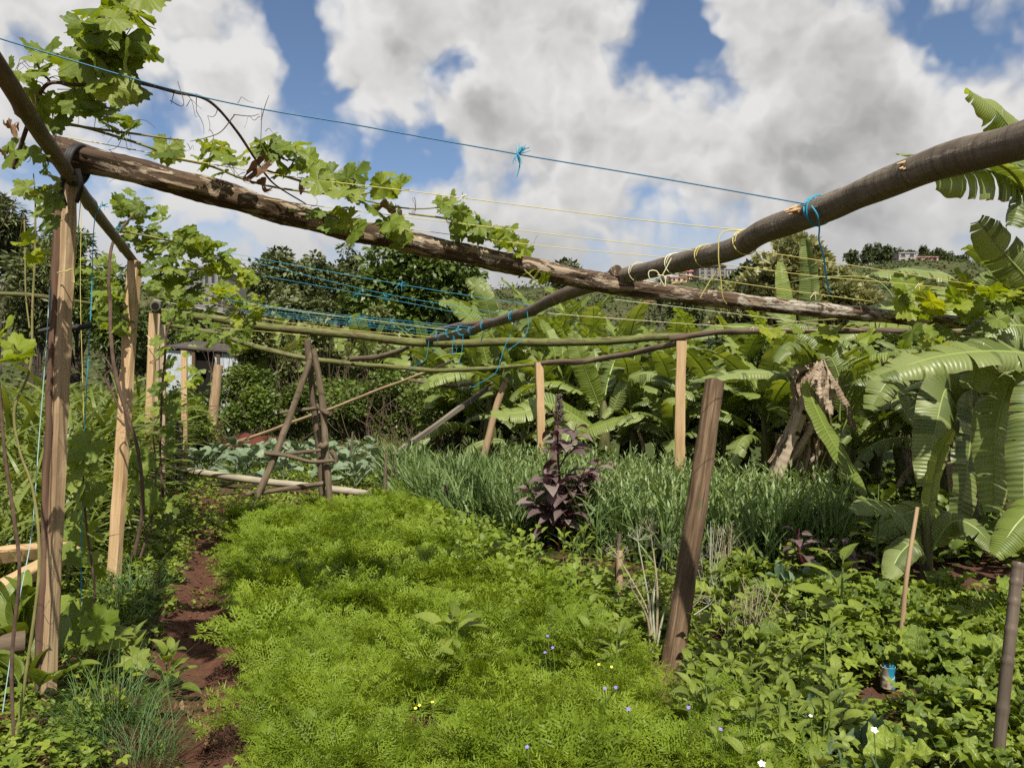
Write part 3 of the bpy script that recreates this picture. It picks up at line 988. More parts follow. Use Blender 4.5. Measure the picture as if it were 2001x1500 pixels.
px_tree('dark tree behind the banana clump at the right edge', 1990, 560, 760, 120, 15, M['tree1'], 12000, .17, 16, trunk_r=.12, rc=.4, ncl=60, zmin=.2)
px_tree('dark tree behind the dry hanging banana leaves', 1760, 590, 790, 90, 15.5, M['tree1'], 9000, .17, 161, trunk_r=.12, rc=.4, ncl=46, zmin=.2)
px_tree('dark round tree on the slope right of the gabled block', 1452, 510, 575, 22, 150, M['farwood'], 1600, .8, 17, zb=float(hillz(np.array(42.), np.array(150.))) - .5, trunk_r=.3, rc=1.1, ncl=14)
px_tree('dark round tree on the slope below the thick bark pole', 1290, 535, 590, 20, 160, M['farwood'], 1500, .8, 18, zb=float(hillz(np.array(28.), np.array(160.))) - .5, trunk_r=.3, rc=1.1, ncl=14)
px_tree('dark tree on the slope just left of the pole crossing', 1100, 508, 575, 30, 140, M['farwood'], 1800, .8, 19, zb=float(hillz(np.array(8.), np.array(140.))) - .5, trunk_r=.3, rc=1.1, ncl=16)
px_tree('dark bushy tree low on the slope over the banana tops', 1340, 578, 640, 40, 120, M['farwood'], 2400, .6, 20, zb=float(hillz(np.array(25.), np.array(120.))) - .5, trunk_r=.3, rc=1.2, ncl=22)
RIDGE = [(1664, 491, 9, 'small lone round tree on the ridge left of the gum row'), (1697, 482, 12, 'leftmost tall tree of the gum row on the ridge'), (1712, 481, 9, 'second tree of the gum row on the ridge from the left'),
         (1733, 480, 11, 'broad gum tree just left of the concrete house on the ridge'), (1757, 487, 7, 'slim gum tree rising behind the concrete house left side'), (1776, 486, 8, 'round gum tree behind the concrete house on the ridge'),
         (1806, 483, 6, 'thin spiky gum tree above the pinkish half built house'), (1815, 488, 6, 'short gum tree above the pinkish half built house'), (1832, 489, 8, 'gum tree rising at the right end of the pinkish house'),
         (1846, 497, 8, 'gum tree right of the pinkish house on the ridge'), (1862, 497, 9, 'second gum tree from the right end of the ridge row'), (1880, 504, 10, 'last and lowest tree at the right end of the ridge row')]
for i, (px, yt, hw, lb) in enumerate(RIDGE):
    Y = 256 + (i % 3) * 2
    zb = float(hillz(np.array((px - 1000.5) / F * Y), np.array(float(Y)))) - .5
    px_tree(lb, px, yt - 9, 527, hw * 1.25, Y, M['farwood'], 1300, .8, 40 + i, zb=zb, name='gum_tree', group='gum trees along the ridge', trunk_r=.25, rc=.8, ncl=14)

# scrub over the far hillside: nobody could count it
rg = np.random.default_rng(5)
g = G()
n = 4300
hy = 62 + 190 * rg.random(n) ** .8
hx = (rg.random(n) * 2400 - 250 - 1000) / F * hy
hzv = hillz(hx, hy) - .4
rng_big = rg.random(n)
for k in range(24):
    off = rg.normal(0, 1, (n, 3)) * [1.3, 1.3, .7]
    big = ((.6 + .9 * rng_big) * np.interp(hy, [62, 200, 252], [1, .8, .35]))[:, None]
    p = np.stack([hx, hy, hzv], 1) + (off + [0, 0, .8]) * big
    crown(g, rg, p, off / (np.linalg.norm(off, axis=1)[:, None] + 1e-6), .75, np.clip(rg.random(n) * .5 + .5 * np.sin(np.arange(n) * 7.7) ** 2, 0, 1), LEAFQ)
link('hillside_scrub', g.mesh('hillside_scrub', M['farwood']), label='green scrub and small trees covering the far hillside', cat='scrub', kind='stuff')

# hedge and bushes beyond the beds ---------------------------------------------------------
def leafy_wall(name, label, cat, x0, x1, Y, depth, ht, n, size, mat, seed, twigs=60, tpl=LEAFQ, slope=0.0, hole=.35):
    rg = np.random.default_rng(seed)
    root = thing(name, ((x0 + x1) / 2, Y, 0), label, cat)
    g, gt = G(), G()
    cx = (x0 + x1) / 2
    nb = int((x1 - x0) * 7)
    cc = np.stack([rg.uniform(x0, x1, nb) - cx, rg.uniform(-.5, .5, nb) * depth, rg.uniform(.15, 1, nb) ** .7 * ht * rg.uniform(.72, 1.0, nb)], 1)
    k = rg.integers(0, nb, n)
    q = rg.normal(0, 1, (n, 3))
    q /= np.linalg.norm(q, axis=1)[:, None]
    p = cc[k] + q * (.13 + .22 * rg.random((n, 1)))
    keep = (p[:, 2] > .05) & (rg.random(n) > hole * np.exp(-((p[:, 2] - .45) / .4) ** 2))
    p, q = p[keep], q[keep]
    crown(g, rg, p, q * [1, 1, .6] + [0, -.35, .2], size, np.clip(rg.random(nb)[k][keep] * .55 + .45 * rg.random(len(p)), 0, 1), tpl, .25)
    for i in range(twigs):
        a = np.array([rg.uniform(x0, x1) - cx, rg.uniform(-.4, .2) * depth - .1, 0])
        b = a + [rg.normal(0, .6), rg.normal(-.1, .2), ht * rg.uniform(.35, .95)]
        tube(gt, [a, (a + b) / 2 + rg.normal(0, .16, 3), b], [.012, .009, .004], 4, 8, .1, seed=i)
    link('stems', gt.mesh('stems', M['twig']), parent=root, kind='stuff')
    link('foliage', g.mesh('foliage', mat), parent=root, kind='stuff')
    return root


def X(px, Y):
    return (px - 1000.5) / F * Y


leafy_wall('hedge', 'dense creeper covered hedge running behind the kale bed', 'hedge', X(432, 18.5), X(800, 18.5), 18.5, 1.3, 1.72, 20000, .10, M['hedge'], 21, 60)
leafy_wall('hedge', 'ragged brown twiggy stretch of hedge right of the tripod', 'hedge', X(690, 17.6), X(880, 17.6), 17.6, 1.0, 1.75, 7500, .085, M['hedge'], 22, 80, hole=.6)
leafy_wall('bush', 'dark leafy bush behind the leaning grey rail', 'bush', X(840, 14.5), X(985, 14.5), 14.5, 1.2, 1.25, 6000, .09, M['hedge'], 23, 50)
leafy_wall('bush', 'bright leafed bush left of the leaning round post', 'bush', X(305, 15.5), X(415, 15.5), 15.5, 1.4, 1.25, 5500, .10, M['weed'], 24, 50)
leafy_wall('bush', 'sprawling weedy shrub in front of the tin shed', 'bush', X(330, 21), X(520, 21), 21, 1.2, 1.35, 6500, .11, M['hedge'], 25, 50)
leafy_wall('flowering_scrub', 'tall yellow flowered scrub behind the far green pole', 'scrub', X(440, 23), X(770, 23), 23, 2.0, 3.7, 17000, .14, M['tree3'], 26, 120)
leafy_wall('bush', 'dark undergrowth below the banana clump at centre', 'bush', X(1000, 13.6), X(1420, 13.6), 13.6, 1.2, 1.6, 12000, .10, M['tree1'], 27, 50)
leafy_wall('bush', 'dark undergrowth in the shade behind the right banana plants', 'bush', X(1440, 11.4), X(2080, 11.4), 11.4, 1.6, 2.3, 15000, .11, M['tree1'], 28, 50)


def heap(name, label, px, Y, rx, ry, hh, seed, cat='soil heap'):
    rg = np.random.default_rng(seed)
    a, r = np.linspace(0, 2 * np.pi, 41), np.linspace(0, 1, 14)
    A, R_ = np.meshgrid(a, r)
    x, y = R_ * np.cos(A) * rx, R_ * np.sin(A) * ry
    z = hh * (1 - R_ ** 2) ** 1.2 * (1 + .25 * wavy(x, y, 4, seed)) + .03 * wavy(x, y, 15, 1) * (1 - R_) - .03
    V = np.stack([x, y, z], -1).reshape(-1, 3)
    idx = np.arange(len(V)).reshape(A.shape)
    q = np.stack([idx[:-1, :-1], idx[1:, :-1], idx[1:, 1:], idx[:-1, 1:]], -1).reshape(-1, 4)
    gg = G().add(V, q, V[:, :2])
    for i in range(70):      # clods
        u, w = rg.uniform(0, 6.28), rg.random() ** .5
        boxg(gg, (w * rx * math.cos(u), w * ry * math.sin(u), hh * (1 - w * w) ** 1.2), *(rg.uniform(.03, .10, 3)), rz=rg.uniform(0, 3))
    return link(name, gg.mesh(name, M['mound']), loc=(X(px, Y), Y, 0), label=label, cat=cat)


heap('soil_heap', 'heap of red dug soil at the foot of the hedge', 500, 16.8, 1.15, .7, .42, 3)
heap('soil_heap', 'flat spread of red soil behind the tripod right leg', 662, 16.9, .85, .6, .17, 4)

# ------------------------------------------------------------------ posts, poles and sticks
def gp(px, Y, dz=-.06):
    x = X(px, Y)
    return np.array([x, Y, gzs(x, Y) + dz])


def sawn(label, p0, p1, wx, wy, mat, face=.3, seed=0, name='wooden_post', cat='post', **kw):
    p0, p1 = np.asarray(p0, float), np.asarray(p1, float)
    g = G()
    beam(g, p0, p1, wx, wy, face, seed=seed, **kw)
    return link(name, g.mesh(name, M[mat], p0), loc=p0, label=label, cat=cat)


def pole(label, pts, rad, mat, seed=0, name='wooden_pole', cat='pole', capmat=None, nseg=14, n=None, rough=.05, groove=0.0, wob=.006, group=None):
    pts = np.asarray(pts, float)
    g = G()
    C = tube(g, pts, rad, nseg, n, rough, groove, seed, 0, 1 if capmat else None, wob=wob)
    o = link(name, g.mesh(name, [M[mat]] + ([M[capmat]] if capmat else []), pts[0]), loc=pts[0], label=label, cat=cat, group=group)
    return o


def PP(lst):
    return [P(*a) for a in lst]


# left row
p1b, p1t = gp(90, 3.76), P(134, 352, 3.80)
post1 = sawn('tall split post with brown bark edge under the joint of log and pole', p1b, p1t, .066, .058, 'sawndark', face=-.42, seed=1, n=26, jit=.0035)
g = G()
bs = []
for i in range(22):
    t = i / 21
    c = p1b * (1 - t) + p1t * t
    bs.append(c + [-.031 + .003 * math.sin(i * 1.3), -.024, 0])
tube(g, bs, [.010, .018, .014, .019, .013, .016, .013], 8, 70, .22, .12, 3)
link('bark_strip', g.mesh('bark_strip', M['barkstrip'], p1b), parent=post1)
g = G()
for k in range(3):
    th = np.linspace(0, 2 * math.pi, 26)
    c = P(146, 318, 3.74)
    ring = np.stack([c[0] + .012 * k + .052 * np.cos(th) * .35, c[1] + .085 * np.sin(th), c[2] - .01 + .085 * np.cos(th)], 1)
    tube(g, ring, .010, 6, rawC=True)
tube(g, PP([(150, 330, 3.66), (158, 362, 3.68), (150, 395, 3.72)]), [.016, .012, .01], 6, 10)
tube(g, PP([(125, 345, 3.66), (119, 372, 3.68), (128, 402, 3.72)]), [.014, .012, .01], 6, 10)
link('rubber_tie', g.mesh('rubber_tie', M['rubber']), label='black rubber strap tying the weathered log to the split post', cat='strap')
g = G()
tube(g, PP([(127, 385, 3.84), (116, 440, 3.86), (106, 540, 3.9), (101, 600, 3.9), (104, 645, 3.9), (110, 682, 3.9)]), [.012, .014, .016, .014, .013, .004], 6, 30, .2, seed=4)
link('rubber_strip', g.mesh('rubber_strip', M['rubber']), label='black rubber strip hanging behind the split post', cat='strip')
pole('short black pole crossing behind the split post', PP([(74, 648, 4.1), (110, 640, 4.15), (150, 638, 4.2), (178, 632, 4.25)]), [.010, .015, .015, .014], 'rubber', 5)
sawn('pale sawn post wrapped by the grape vine behind the split post', gp(220, 5.82), P(263, 510, 6.02), .085, .062, 'sawn', face=-.28, seed=2, n=22)
sawn('pale sawn post third in the left row with string tied round it', gp(286, 10.2), P(300, 612, 10.2), .088, .07, 'sawn', face=-.2, seed=3)
sawn('thin sawn post right behind the third post of the left row', gp(300, 11.2), P(309, 592, 11.2), .07, .06, 'sawngrey', face=.2, seed=4)
sawn('greyish sawn post beside the vine in the left row', gp(318, 9.6), P(319, 636, 9.6), .058, .055, 'sawngrey', face=.2, seed=5)
sawn('short orange tinted sawn post in front of the tin shed', gp(361, 12.6), P(360, 685, 12.6), .085, .06, 'sawn', face=.1, seed=6)
pole('short grey stump post with banded bark near the lying pole', [gp(350, 11.2), P(350, 880, 11.2), P(351, 822, 11.2)], [.055, .05, .048], 'greypole', 7, name='wooden_post', cat='post')
pole('leaning round weathered post at the left end of the hedge', [gp(405, 16.2), P(417, 800, 16.2), P(428, 713, 16.2)], [.10, .095, .09], 'stick', 8, name='wooden_post', cat='post', capmat='sawngrey', rough=.06, n=20)
# right side
sawn('pale sawn post left of the purple amaranth', gp(1058, 10.2), P(1053, 708, 10.2), .098, .07, 'sawn', face=.25, seed=9, bend=.01)
sawn('pale sawn post standing in the oats under the far pole', gp(1329, 8.35), P(1332, 666, 8.35), .098, .075, 'sawn', face=-.25, seed=10, bend=-.008)
dpt = PP([(1396, 745, 4.75)])[0]
dpb = gp(1309, 4.28)
g = G()
tube(g, [dpb, dpb * .5 + dpt * .5 + [.006, 0, 0], dpt], [.057, .056, .053], 44, 110, .03, .045, 12)
link('leaning_post', g.mesh('leaning_post', M['darkpost'], dpb), loc=dpb, label='dark weathered post leaning to the right beside the carrot bed', cat='post')
pole('slanting brown post behind the purple amaranth', [gp(1064, 7.65), P(1075, 950, 7.65), P(1091, 832, 7.65)], [.045, .043, .040], 'rustic', 13, name='wooden_post', cat='post', n=22)
pole('slanting round post between the leaning rail and pale post', [gp(930, 11.6), P(965, 810, 11.6), P(990, 738, 11.6)], [.052, .048, .045], 'stick', 14, name='wooden_post', cat='post', n=22)
sawn('dark grey split rail leaning over the oats', P(768, 890, 11.2), P(976, 742, 11.9), .07, .055, 'greyrail', face=.3, seed=15, name='leaning_rail', cat='rail')
pole('thin dark stake between carrots and oats', [gp(871, 8.05), P(871, 946, 8.05)], [.021, .018], 'bamboo', 16, name='stake', cat='stake', n=10)
pole('dark thin stake behind the reddish stub', [gp(1203, 5.5), P(1212, 1043, 5.55)], [.018, .017], 'bamboo', 17, name='stake', cat='stake', n=10)
pole('reddish brown stub stake at the carrot bed edge', [gp(1209, 5.4), P(1213, 1076, 5.42)], [.024, .021], 'stick', 18, name='stake', cat='stake', n=10)
pole('dark upright stub at the far corner of the carrot bed', [gp(747, 9.9), P(757, 886, 9.9)], [.022, .018], 'rustic', 19, name='stake', cat='stake', n=8)
pole('slanting stub crossing the dark one at the carrot corner', [gp(750, 10.1), P(772, 898, 10.15)], [.018, .016], 'rustic', 20, name='stake', cat='stake', n=8)
pole('short grey stake among the kale by the red soil', [gp(683, 13.4), P(690, 843, 13.4)], [.022, .016], 'greypole', 21, name='stake', cat='stake', n=8)
pole('slim bamboo stick leaning in the chard bed', [gp(1756, 4.5), P(1772, 1130, 4.55), P(1790, 990, 4.62)], [.013, .0125, .011], 'stick', 22, name='bamboo_stick', cat='stick', n=16)


def node_pole(label, pts, r, mat, seed, nodes, cap=None):
    """bamboo: swollen rings at the joints"""
    g = G()
    pts = np.asarray(pts, float)
    C = catmull(pts, 70)
    L = np.linspace(0, 1, 70)
    rad = np.full(70, r)
    for q in nodes:
        rad = rad * (1 + .22 * np.exp(-((L - q) / .009) ** 2) - .07 * np.exp(-((L - q - .016) / .006) ** 2))
    tube(g, C, rad, 16, rough=.02, seed=seed, rawC=True)
    return link('bamboo_pole', g.mesh('bamboo_pole', M[mat], pts[0]), loc=pts[0], label=label, cat='pole')


node_pole('dark jointed bamboo pole standing at the right edge', [gp(1940, 2.98), P(1968, 1300, 3.06), P(1990, 1098, 3.14)], .0215, 'bamboo', 23, [.12, .34, .52, .66, .80, .90, .985])

# overhead poles
node_pole('smooth brown pole along the tops of the left posts', PP([(-90, 10, 2.35), (0, 135, 2.64), (60, 232, 2.98), (132, 338, 3.66), (190, 418, 4.6), (238, 480, 5.6), (262, 512, 6.25)]), .031, 'brownpole', 24, [.3, .62, .85])
g = G()
LOG = PP([(92, 288, 3.68), (150, 304, 3.75), (400, 370, 3.94), (590, 424, 4.08), (760, 464, 4.22), (1000, 515, 4.46), (1150, 546, 4.61), (1300, 571, 4.76), (1500, 595, 5.0), (1700, 614, 5.24), (1850, 628, 5.46), (2090, 642, 5.8)])
tube(g, LOG, [.052, .060, .060, .055, .053, .055, .054, .050, .046, .044, .043, .040], 40, 260, .075, .05, 25)
link('weathered_log', g.mesh('weathered_log', M['oldlog'], LOG[1]), loc=LOG[1], label='long dark weathered log spanning the whole garden overhead', cat='log')
TR = PP([(2680, 20, 1.63), (2260, 180, 2.0), (2001, 276, 2.35), (1850, 316, 2.6), (1750, 352, 2.80), (1640, 398, 3.05), (1560, 428, 3.28), (1490, 452, 3.5), (1440, 481, 3.68), (1380, 500, 3.91), (1300, 520, 4.28), (1222, 540, 4.62)])
trunk = pole('thick smooth barked pole slanting in from the upper right', TR, [.062, .060, .056, .053, .052, .052, .050, .052, .050, .050, .048, .044], 'trunkpole', 26, capmat='sawn', nseg=30, n=180, rough=.035, wob=.003)
for q in ((1780, 322, 2.74, .05), (1560, 408, 3.22, .035)):
    g = G()
    c = P(q[0], q[1], q[2] - .03)
    for j in range(5):
        a = c + RS.normal(0, .008, 3)
        tube(g, [a, a + [-.03 - .02 * RS.random(), -.012, -.012 * RS.random() - .006]], [.009, .002], 5, 4, .2, seed=j)
    link('broken_knot', g.mesh('broken_knot', M['sawn'], TR[0]), parent=trunk)
low = pole('thinner brown pole carrying on below the weathered log', PP([(1206, 526, 4.62), (1185, 548, 4.85), (1100, 577, 5.4), (1040, 604, 6.1), (950, 636, 7.3), (900, 652, 8.1), (838, 664, 9.2)]), [.034, .046, .044, .042, .042, .04, .036], 'brownpole', 27, capmat='oldlog', nseg=18, n=70, rough=.05)
pole('stub of pole lying on the far end of the brown pole', PP([(858, 645, 8.6), (900, 637, 8.0), (948, 629, 7.4)]), [.028, .033, .03], 'brownpole', 28, n=16)
pole('long green pole crossing the garden below the blue strings', PP([(300, 607, 9.6), (420, 622, 9.5), (560, 643, 9.4), (700, 656, 9.3), (850, 670, 9.2), (1000, 669, 9.0), (1150, 667, 8.8), (1338, 657, 8.5)]), [.035, .042, .045, .046, .048, .046, .043, .036], 'greenpole', 29, n=90)
pole('knotty brown pole running right from the post in the oats', PP([(1310, 660, 8.48), (1400, 651, 8.2), (1500, 647, 7.7), (1640, 645, 7.1), (1780, 648, 6.6), (1900, 653, 6.3)]), [.030, .031, .027, .028, .025, .023], 'brownpole', 30, n=70, rough=.10)
pole('brown and green bent pole sagging over the tripod', PP([(326, 634, 10.9), (430, 655, 10.8), (520, 682, 10.8), (600, 701, 10.8), (690, 711, 10.7), (780, 717, 10.6), (870, 724, 10.5), (980, 718, 10.4), (1052, 711, 10.3)]), [.03, .036, .036, .034, .033, .031, .03, .026, .02], 'greenpole', 31, n=90)
pole('crooked brown branch from the pale post up to the far pole', PP([(1046, 711, 10.25), (1100, 706, 10.0), (1150, 704, 9.7), (1230, 692, 9.2), (1300, 676, 8.7), (1336, 664, 8.42)]), [.030, .036, .032, .034, .032, .034], 'brownpole', 32, n=60, rough=.10)
pole('short brown branch forking off the bent sagging pole', PP([(686, 702, 10.6), (740, 698, 10.2), (775, 688, 9.8), (802, 675, 9.4)]), [.036, .033, .03, .022], 'brownpole', 33, n=24)
pole('thin green pole behind the split post at the left edge', PP([(-40, 574, 5.0), (60, 578, 5.15), (130, 585, 5.3), (182, 591, 5.5)]), [.014, .014, .014, .012], 'greenpole', 34, n=24)
pole('long thin cane leaning up from the kale bed', PP([(433, 874, 16.4), (600, 815, 15.2), (740, 762, 14.2), (880, 708, 13.2)]), [.032, .029, .026, .022], 'stick', 35, name='cane', cat='cane', n=30)
pole('pale smooth pole lying across the end of the carrot bed', PP([(322, 912, 12.2), (450, 932, 11.6), (600, 950, 10.9), (722, 965, 10.3)]), [.048, .05, .05, .05], 'palepole', 36, capmat='palepole', n=30, wob=.002, nseg=18)
pole('crooked branch behind the leaning grey rail', PP([(800, 742, 13.2), (870, 752, 13.0), (950, 748, 12.9), (1060, 738, 12.8)]), [.02, .03, .03, .02], 'rustic', 37, n=24, rough=.1)
pole('bent branch among the banana leaves beside the pale post', PP([(1010, 740, 12.2), (1050, 742, 12.2), (1100, 768, 12.3)]), [.02, .02, .014], 'rustic', 371, n=14)
g = G()
tube(g, PP([(303, 598, 9.3), (306, 594, 10.4)]), .055, 16, 4, mat=0)
tube(g, PP([(303, 598, 9.296), (303, 598, 9.33)]), .041, 16, 2, mat=1)  # dark disc on the closed end, paints the shade of the hollow
link('bamboo_tube', g.mesh('bamboo_tube', [M['greypole'], M['shadein']]), label='hollow cut bamboo end on top of the third left post', cat='bamboo tube')

# tripod of rough branches
tri = thing('wooden_tripod', gp(590, 8.5, 0), 'rough tripod of three branches with tied crossbars in the carrots', 'tripod')
tb = np.array(tri.location)


def tpart(name, pts, rad, seed, mat='rustic'):
    g = G()
    tube(g, PP(pts), rad, 12, 30, .10, .03, seed)
    link(name, g.mesh(name, M[mat], tb), parent=tri)


tpart('leg', [(612, 688, 8.56), (575, 790, 8.45), (525, 920, 8.3), (466, 1046, 8.15)], [.033, .033, .035, .036], 41)
tpart('leg', [(601, 664, 8.66), (612, 780, 8.74), (626, 900, 8.84), (633, 1018, 8.95)], [.035, .035, .036, .036], 42)
tpart('leg', [(613, 682, 8.52), (628, 770, 8.48), (637, 880, 8.44), (648, 1026, 8.4)], [.028, .034, .033, .034], 43)
tpart('crossbar', [(547, 806, 8.55), (590, 801, 8.6), (622, 797, 8.66)], .022, 44)
tpart('crossbar', [(516, 884, 8.26), (560, 890, 8.3), (610, 902, 8.34), (657, 899, 8.36)], [.022, .022, .018, .022], 45)
tpart('crossbar', [(560, 886, 8.5), (600, 882, 8.62), (630, 879, 8.74)], .018, 46)
tpart('crossbar', [(480, 966, 8.18), (560, 955, 8.45), (642, 942, 8.78)], [.022, .026, .026], 47)
tpart('crossbar', [(620, 792, 8.56), (636, 806, 8.40), (645, 808, 8.36)], [.022, .024, .024], 48)
tpart('crossbar', [(646, 880, 8.34), (655, 892, 8.36), (656, 904, 8.36)], [.024, .03, .024], 49)
tpart('fork_stub', [(637, 868, 8.40), (630, 872, 8.34), (624, 868, 8.32)], [.03, .03, .028], 50)

# timber on the left bank
sawn('pale plank lying flat on the left bank behind the split post', P(-60, 1090, 4.75), P(142, 1070, 5.35), .09, .075, 'sawn', seed=51, name='plank', cat='plank')
sawn('pale plank lying slantwise below the flat plank at left', P(-50, 1178, 4.35), P(146, 1074, 5.25), .085, .085, 'sawn', seed=52, name='plank', cat='plank')
pole('dark round log end lying under the broad leaves at left', PP([(-40, 1268, 3.9), (48, 1258, 4.0)]), [.06, .055], 'rustic', 53, name='log', cat='log', n=8)
sawn('dark plank edging the bed behind the tin can', [X(1640, 4.2), 4.2, .03], [X(1716, 4.14), 4.14, .035], .09, .05, 'rustic', face=0, seed=54, name='edging_plank', cat='plank')

# ------------------------------------------------------------------ strings
def tuft(g, c, s, rg, n=7, down=.3):
    for i in range(n):
        d = rg.normal(0, .35, 3) + np.array([(.9, 0, .35), (-.3, 0, -1.0), (.25, 0, 1.0)][i % 3]) * rg.choice([1, 1, .6])
        d[2] -= down * .3
        d = d / np.linalg.norm(d) * s * rg.uniform(.5, 1.1)
        tube(g, [c, c + d * .5 + rg.normal(0, s * .1, 3), c + d], [.0022, .0018, .001], 4, 5)


def string(label, pts, mat, r=.0024, knots=(), cat='string', name='string', sag=0.0, group=None, seed=0):
    rg = np.random.default_rng(seed + 500)
    A = np.asarray(pts, float)
    C = catmull(A, 14 * (len(A) - 1) + 2)
    if sag:
        u = np.linspace(0, 1, len(C))
        C = C - np.array([0, 0, 1.0]) * (4 * sag * u * (1 - u))[:, None]
    g = G()
    tube(g, C, r, 5, rawC=True)
    o = link(name, g.mesh(name, M[mat]), label=label, cat=cat, group=group)
    for k in knots:
        g = G()
        tuft(g, P(*k[:3]), k[3], rg)
        tube(g, [P(*k[:3]) + [-.006, 0, 0], P(*k[:3]) + [.006, 0, 0]], r * 2.4, 6, 3)
        link('knot', g.mesh('knot', M[k[4] if len(k) > 4 else mat]), parent=o)
    return o


def loop_on(c, ax, R, r, mat, name, label, cat='string', turns=1.6, slant=.02, tails=()):
    """string wound round a pole at c"""
    ax = np.asarray(ax, float) / np.linalg.norm(ax)
    n1 = np.cross(ax, [0, 0, 1.0])
    n1 /= np.linalg.norm(n1)
    n2 = np.cross(n1, ax)
    th = np.linspace(0, 2 * math.pi * turns, int(30 * turns))
    ring = np.asarray(c) + R * (np.cos(th)[:, None] * n1 + np.sin(th)[:, None] * n2) + ax * (slant * np.sin(th * .5 + .4))[:, None]
    g = G()
    tube(g, ring, r, 5, rawC=True)
    for t in tails:
        tube(g, t, r, 5, 18)
    return link(name, g.mesh(name, M[mat]), label=label, cat=cat)


string('blue twine stretched from the upper left to the thick pole', PP([(-60, 58, 2.6), (380, 186, 2.83), (700, 245, 2.96), (1010, 301, 3.05), (1300, 350, 3.12), (1592, 402, 3.16)]), 'navy', .0026)
g = G()
tuft(g, P(1012, 300, 3.04), .05, RS, 12, .2)
tube(g, PP([(1020, 287, 3.04), (1013, 303, 3.04), (1016, 322, 3.04), (1010, 346, 3.04)]), [.004, .006, .003, .002], 5, 12)
link('twine_knot', g.mesh('twine_knot', M['blue']), label='frayed blue knot with a hanging tail on the long twine', cat='knot')
d_tr = TR[4] - TR[6]
loop_on(P(1597, 412, 3.17), d_tr, .057, .0034, 'blue', 'twine_tie', 'blue twine tied round the thick pole with a long tail', turns=2.2, tails=[PP([(1585, 402, 3.09), (1597, 420, 3.08), (1601, 445, 3.1), (1600, 470, 3.1), (1609, 500, 3.1), (1614, 540, 3.1), (1621, 577, 3.1)])])
string('uppermost yellow string from the left pole to the thick pole', PP([(128, 268, 3.45), (500, 335, 3.55), (820, 376, 3.62), (1200, 424, 3.66), (1452, 450, 3.66)]), 'yellow', .0020, [(905, 384, 3.62, .03, 'cream')])
string('middle yellow string from the vine to the thick pole', PP([(180, 340, 3.9), (600, 400, 3.98), (1020, 451, 4.02), (1375, 492, 3.95)]), 'yellow', .0018)
string('lowest yellow string from the vine to the thick pole', PP([(560, 415, 4.2), (1020, 476, 4.28), (1310, 504, 4.22)]), 'yellow', .0018)
loop_on(P(1455, 474, 3.62), TR[7] - TR[9], .056, .0026, 'yellow', 'string_tie', 'yellow string wound once round the thick pole with two long hanging tails', turns=1.3, tails=[PP([(1452, 450, 3.6), (1410, 455, 3.6), (1404, 500, 3.6), (1408, 540, 3.62), (1412, 580, 3.64), (1420, 594, 3.66)]), PP([(1408, 520, 3.62), (1390, 545, 3.64), (1368, 582, 3.66)])])
loop_on(P(1378, 501, 3.93), TR[8] - TR[10], .055, .0024, 'yellow', 'string_tie', 'yellow string loop round the middle of the thick pole', turns=1.5)
loop_on(P(1318, 516, 4.18), TR[9] - TR[11], .054, .0026, 'cream', 'string_tie', 'pale string loop with curls hanging over the log', turns=1.6, tails=[PP([(1312, 504, 4.1), (1296, 535, 4.1), (1286, 548, 4.12), (1270, 545, 4.12), (1268, 530, 4.12), (1284, 530, 4.12), (1292, 552, 4.12), (1278, 560, 4.12)]), PP([(1290, 545, 4.1), (1300, 560, 4.1), (1298, 540, 4.1), (1285, 538, 4.1)])])
loop_on(P(1246, 532, 4.5), TR[9] - TR[11], .052, .0022, 'cream', 'string_tie', 'thin pale string loop near the cut end of the thick pole', turns=1.1)
string('yellow string running right from the thick pole, upper one', PP([(1456, 487, 3.66), (1700, 524, 4.3), (1850, 548, 4.8), (2040, 578, 5.4)]), 'yellow', .0020)
string('yellow string running right from the thick pole, middle one', PP([(1385, 513, 3.92), (1600, 540, 4.5), (1793, 557, 5.0), (2040, 582, 5.5)]), 'yellow', .0020, [(1793, 557, 4.98, .035, 'cream')])
string('yellow string running right from the thick pole, lower one', PP([(1300, 532, 4.3), (1590, 574, 4.9), (1800, 600, 5.3), (2040, 624, 5.7)]), 'yellow', .0020, [(1590, 574, 4.88, .04, 'cream')])
string('thin pale string passing under the log at right', PP([(1200, 585, 5.2), (1560, 628, 5.9), (1800, 660, 6.4)]), 'cream', .0016)
string('thin pale string below the log toward the young vine leaves', PP([(1070, 612, 6.0), (1250, 626, 6.4), (1450, 639, 6.8), (1640, 645, 7.2), (1800, 640, 7.6)]), 'cream', .0020, [(1470, 640, 6.85, .03)])
BL = [((424, 490, 5.9), (785, 556, 6.0), (1048, 598, 6.1), (781, 555, 6.0), 'topmost blue twine of the fan left of the brown pole'),
      ((470, 506, 6.3), (752, 574, 6.5), (1004, 616, 6.6), (752, 578, 6.5), 'second blue twine of the fan, knotted before the mango tree'),
      ((510, 538, 6.6), (700, 573, 6.8), (972, 626, 6.9), (697, 575, 6.8), 'third blue twine of the fan, with a pale knot halfway')]
BL2 = [((440, 585, 7.4), (640, 612, 7.5), (935, 640, 7.5), (704, 622, 7.5)), ((450, 592, 7.8), (660, 618, 7.9), (920, 644, 7.8), (765, 628, 7.8)), ((455, 600, 8.2), (650, 622, 8.2), (905, 648, 8.1), (685, 626, 8.2)),
       ((470, 606, 8.5), (660, 628, 8.5), (890, 652, 8.3), (650, 632, 8.5)), ((480, 612, 8.8), (680, 634, 8.7), (872, 657, 8.6), (724, 626, 8.7))]
for i, (a, b, c, k, lb) in enumerate(BL):
    string(lb, PP([a, b, c]), 'blue', .0017, [(*k, .06)], seed=i)
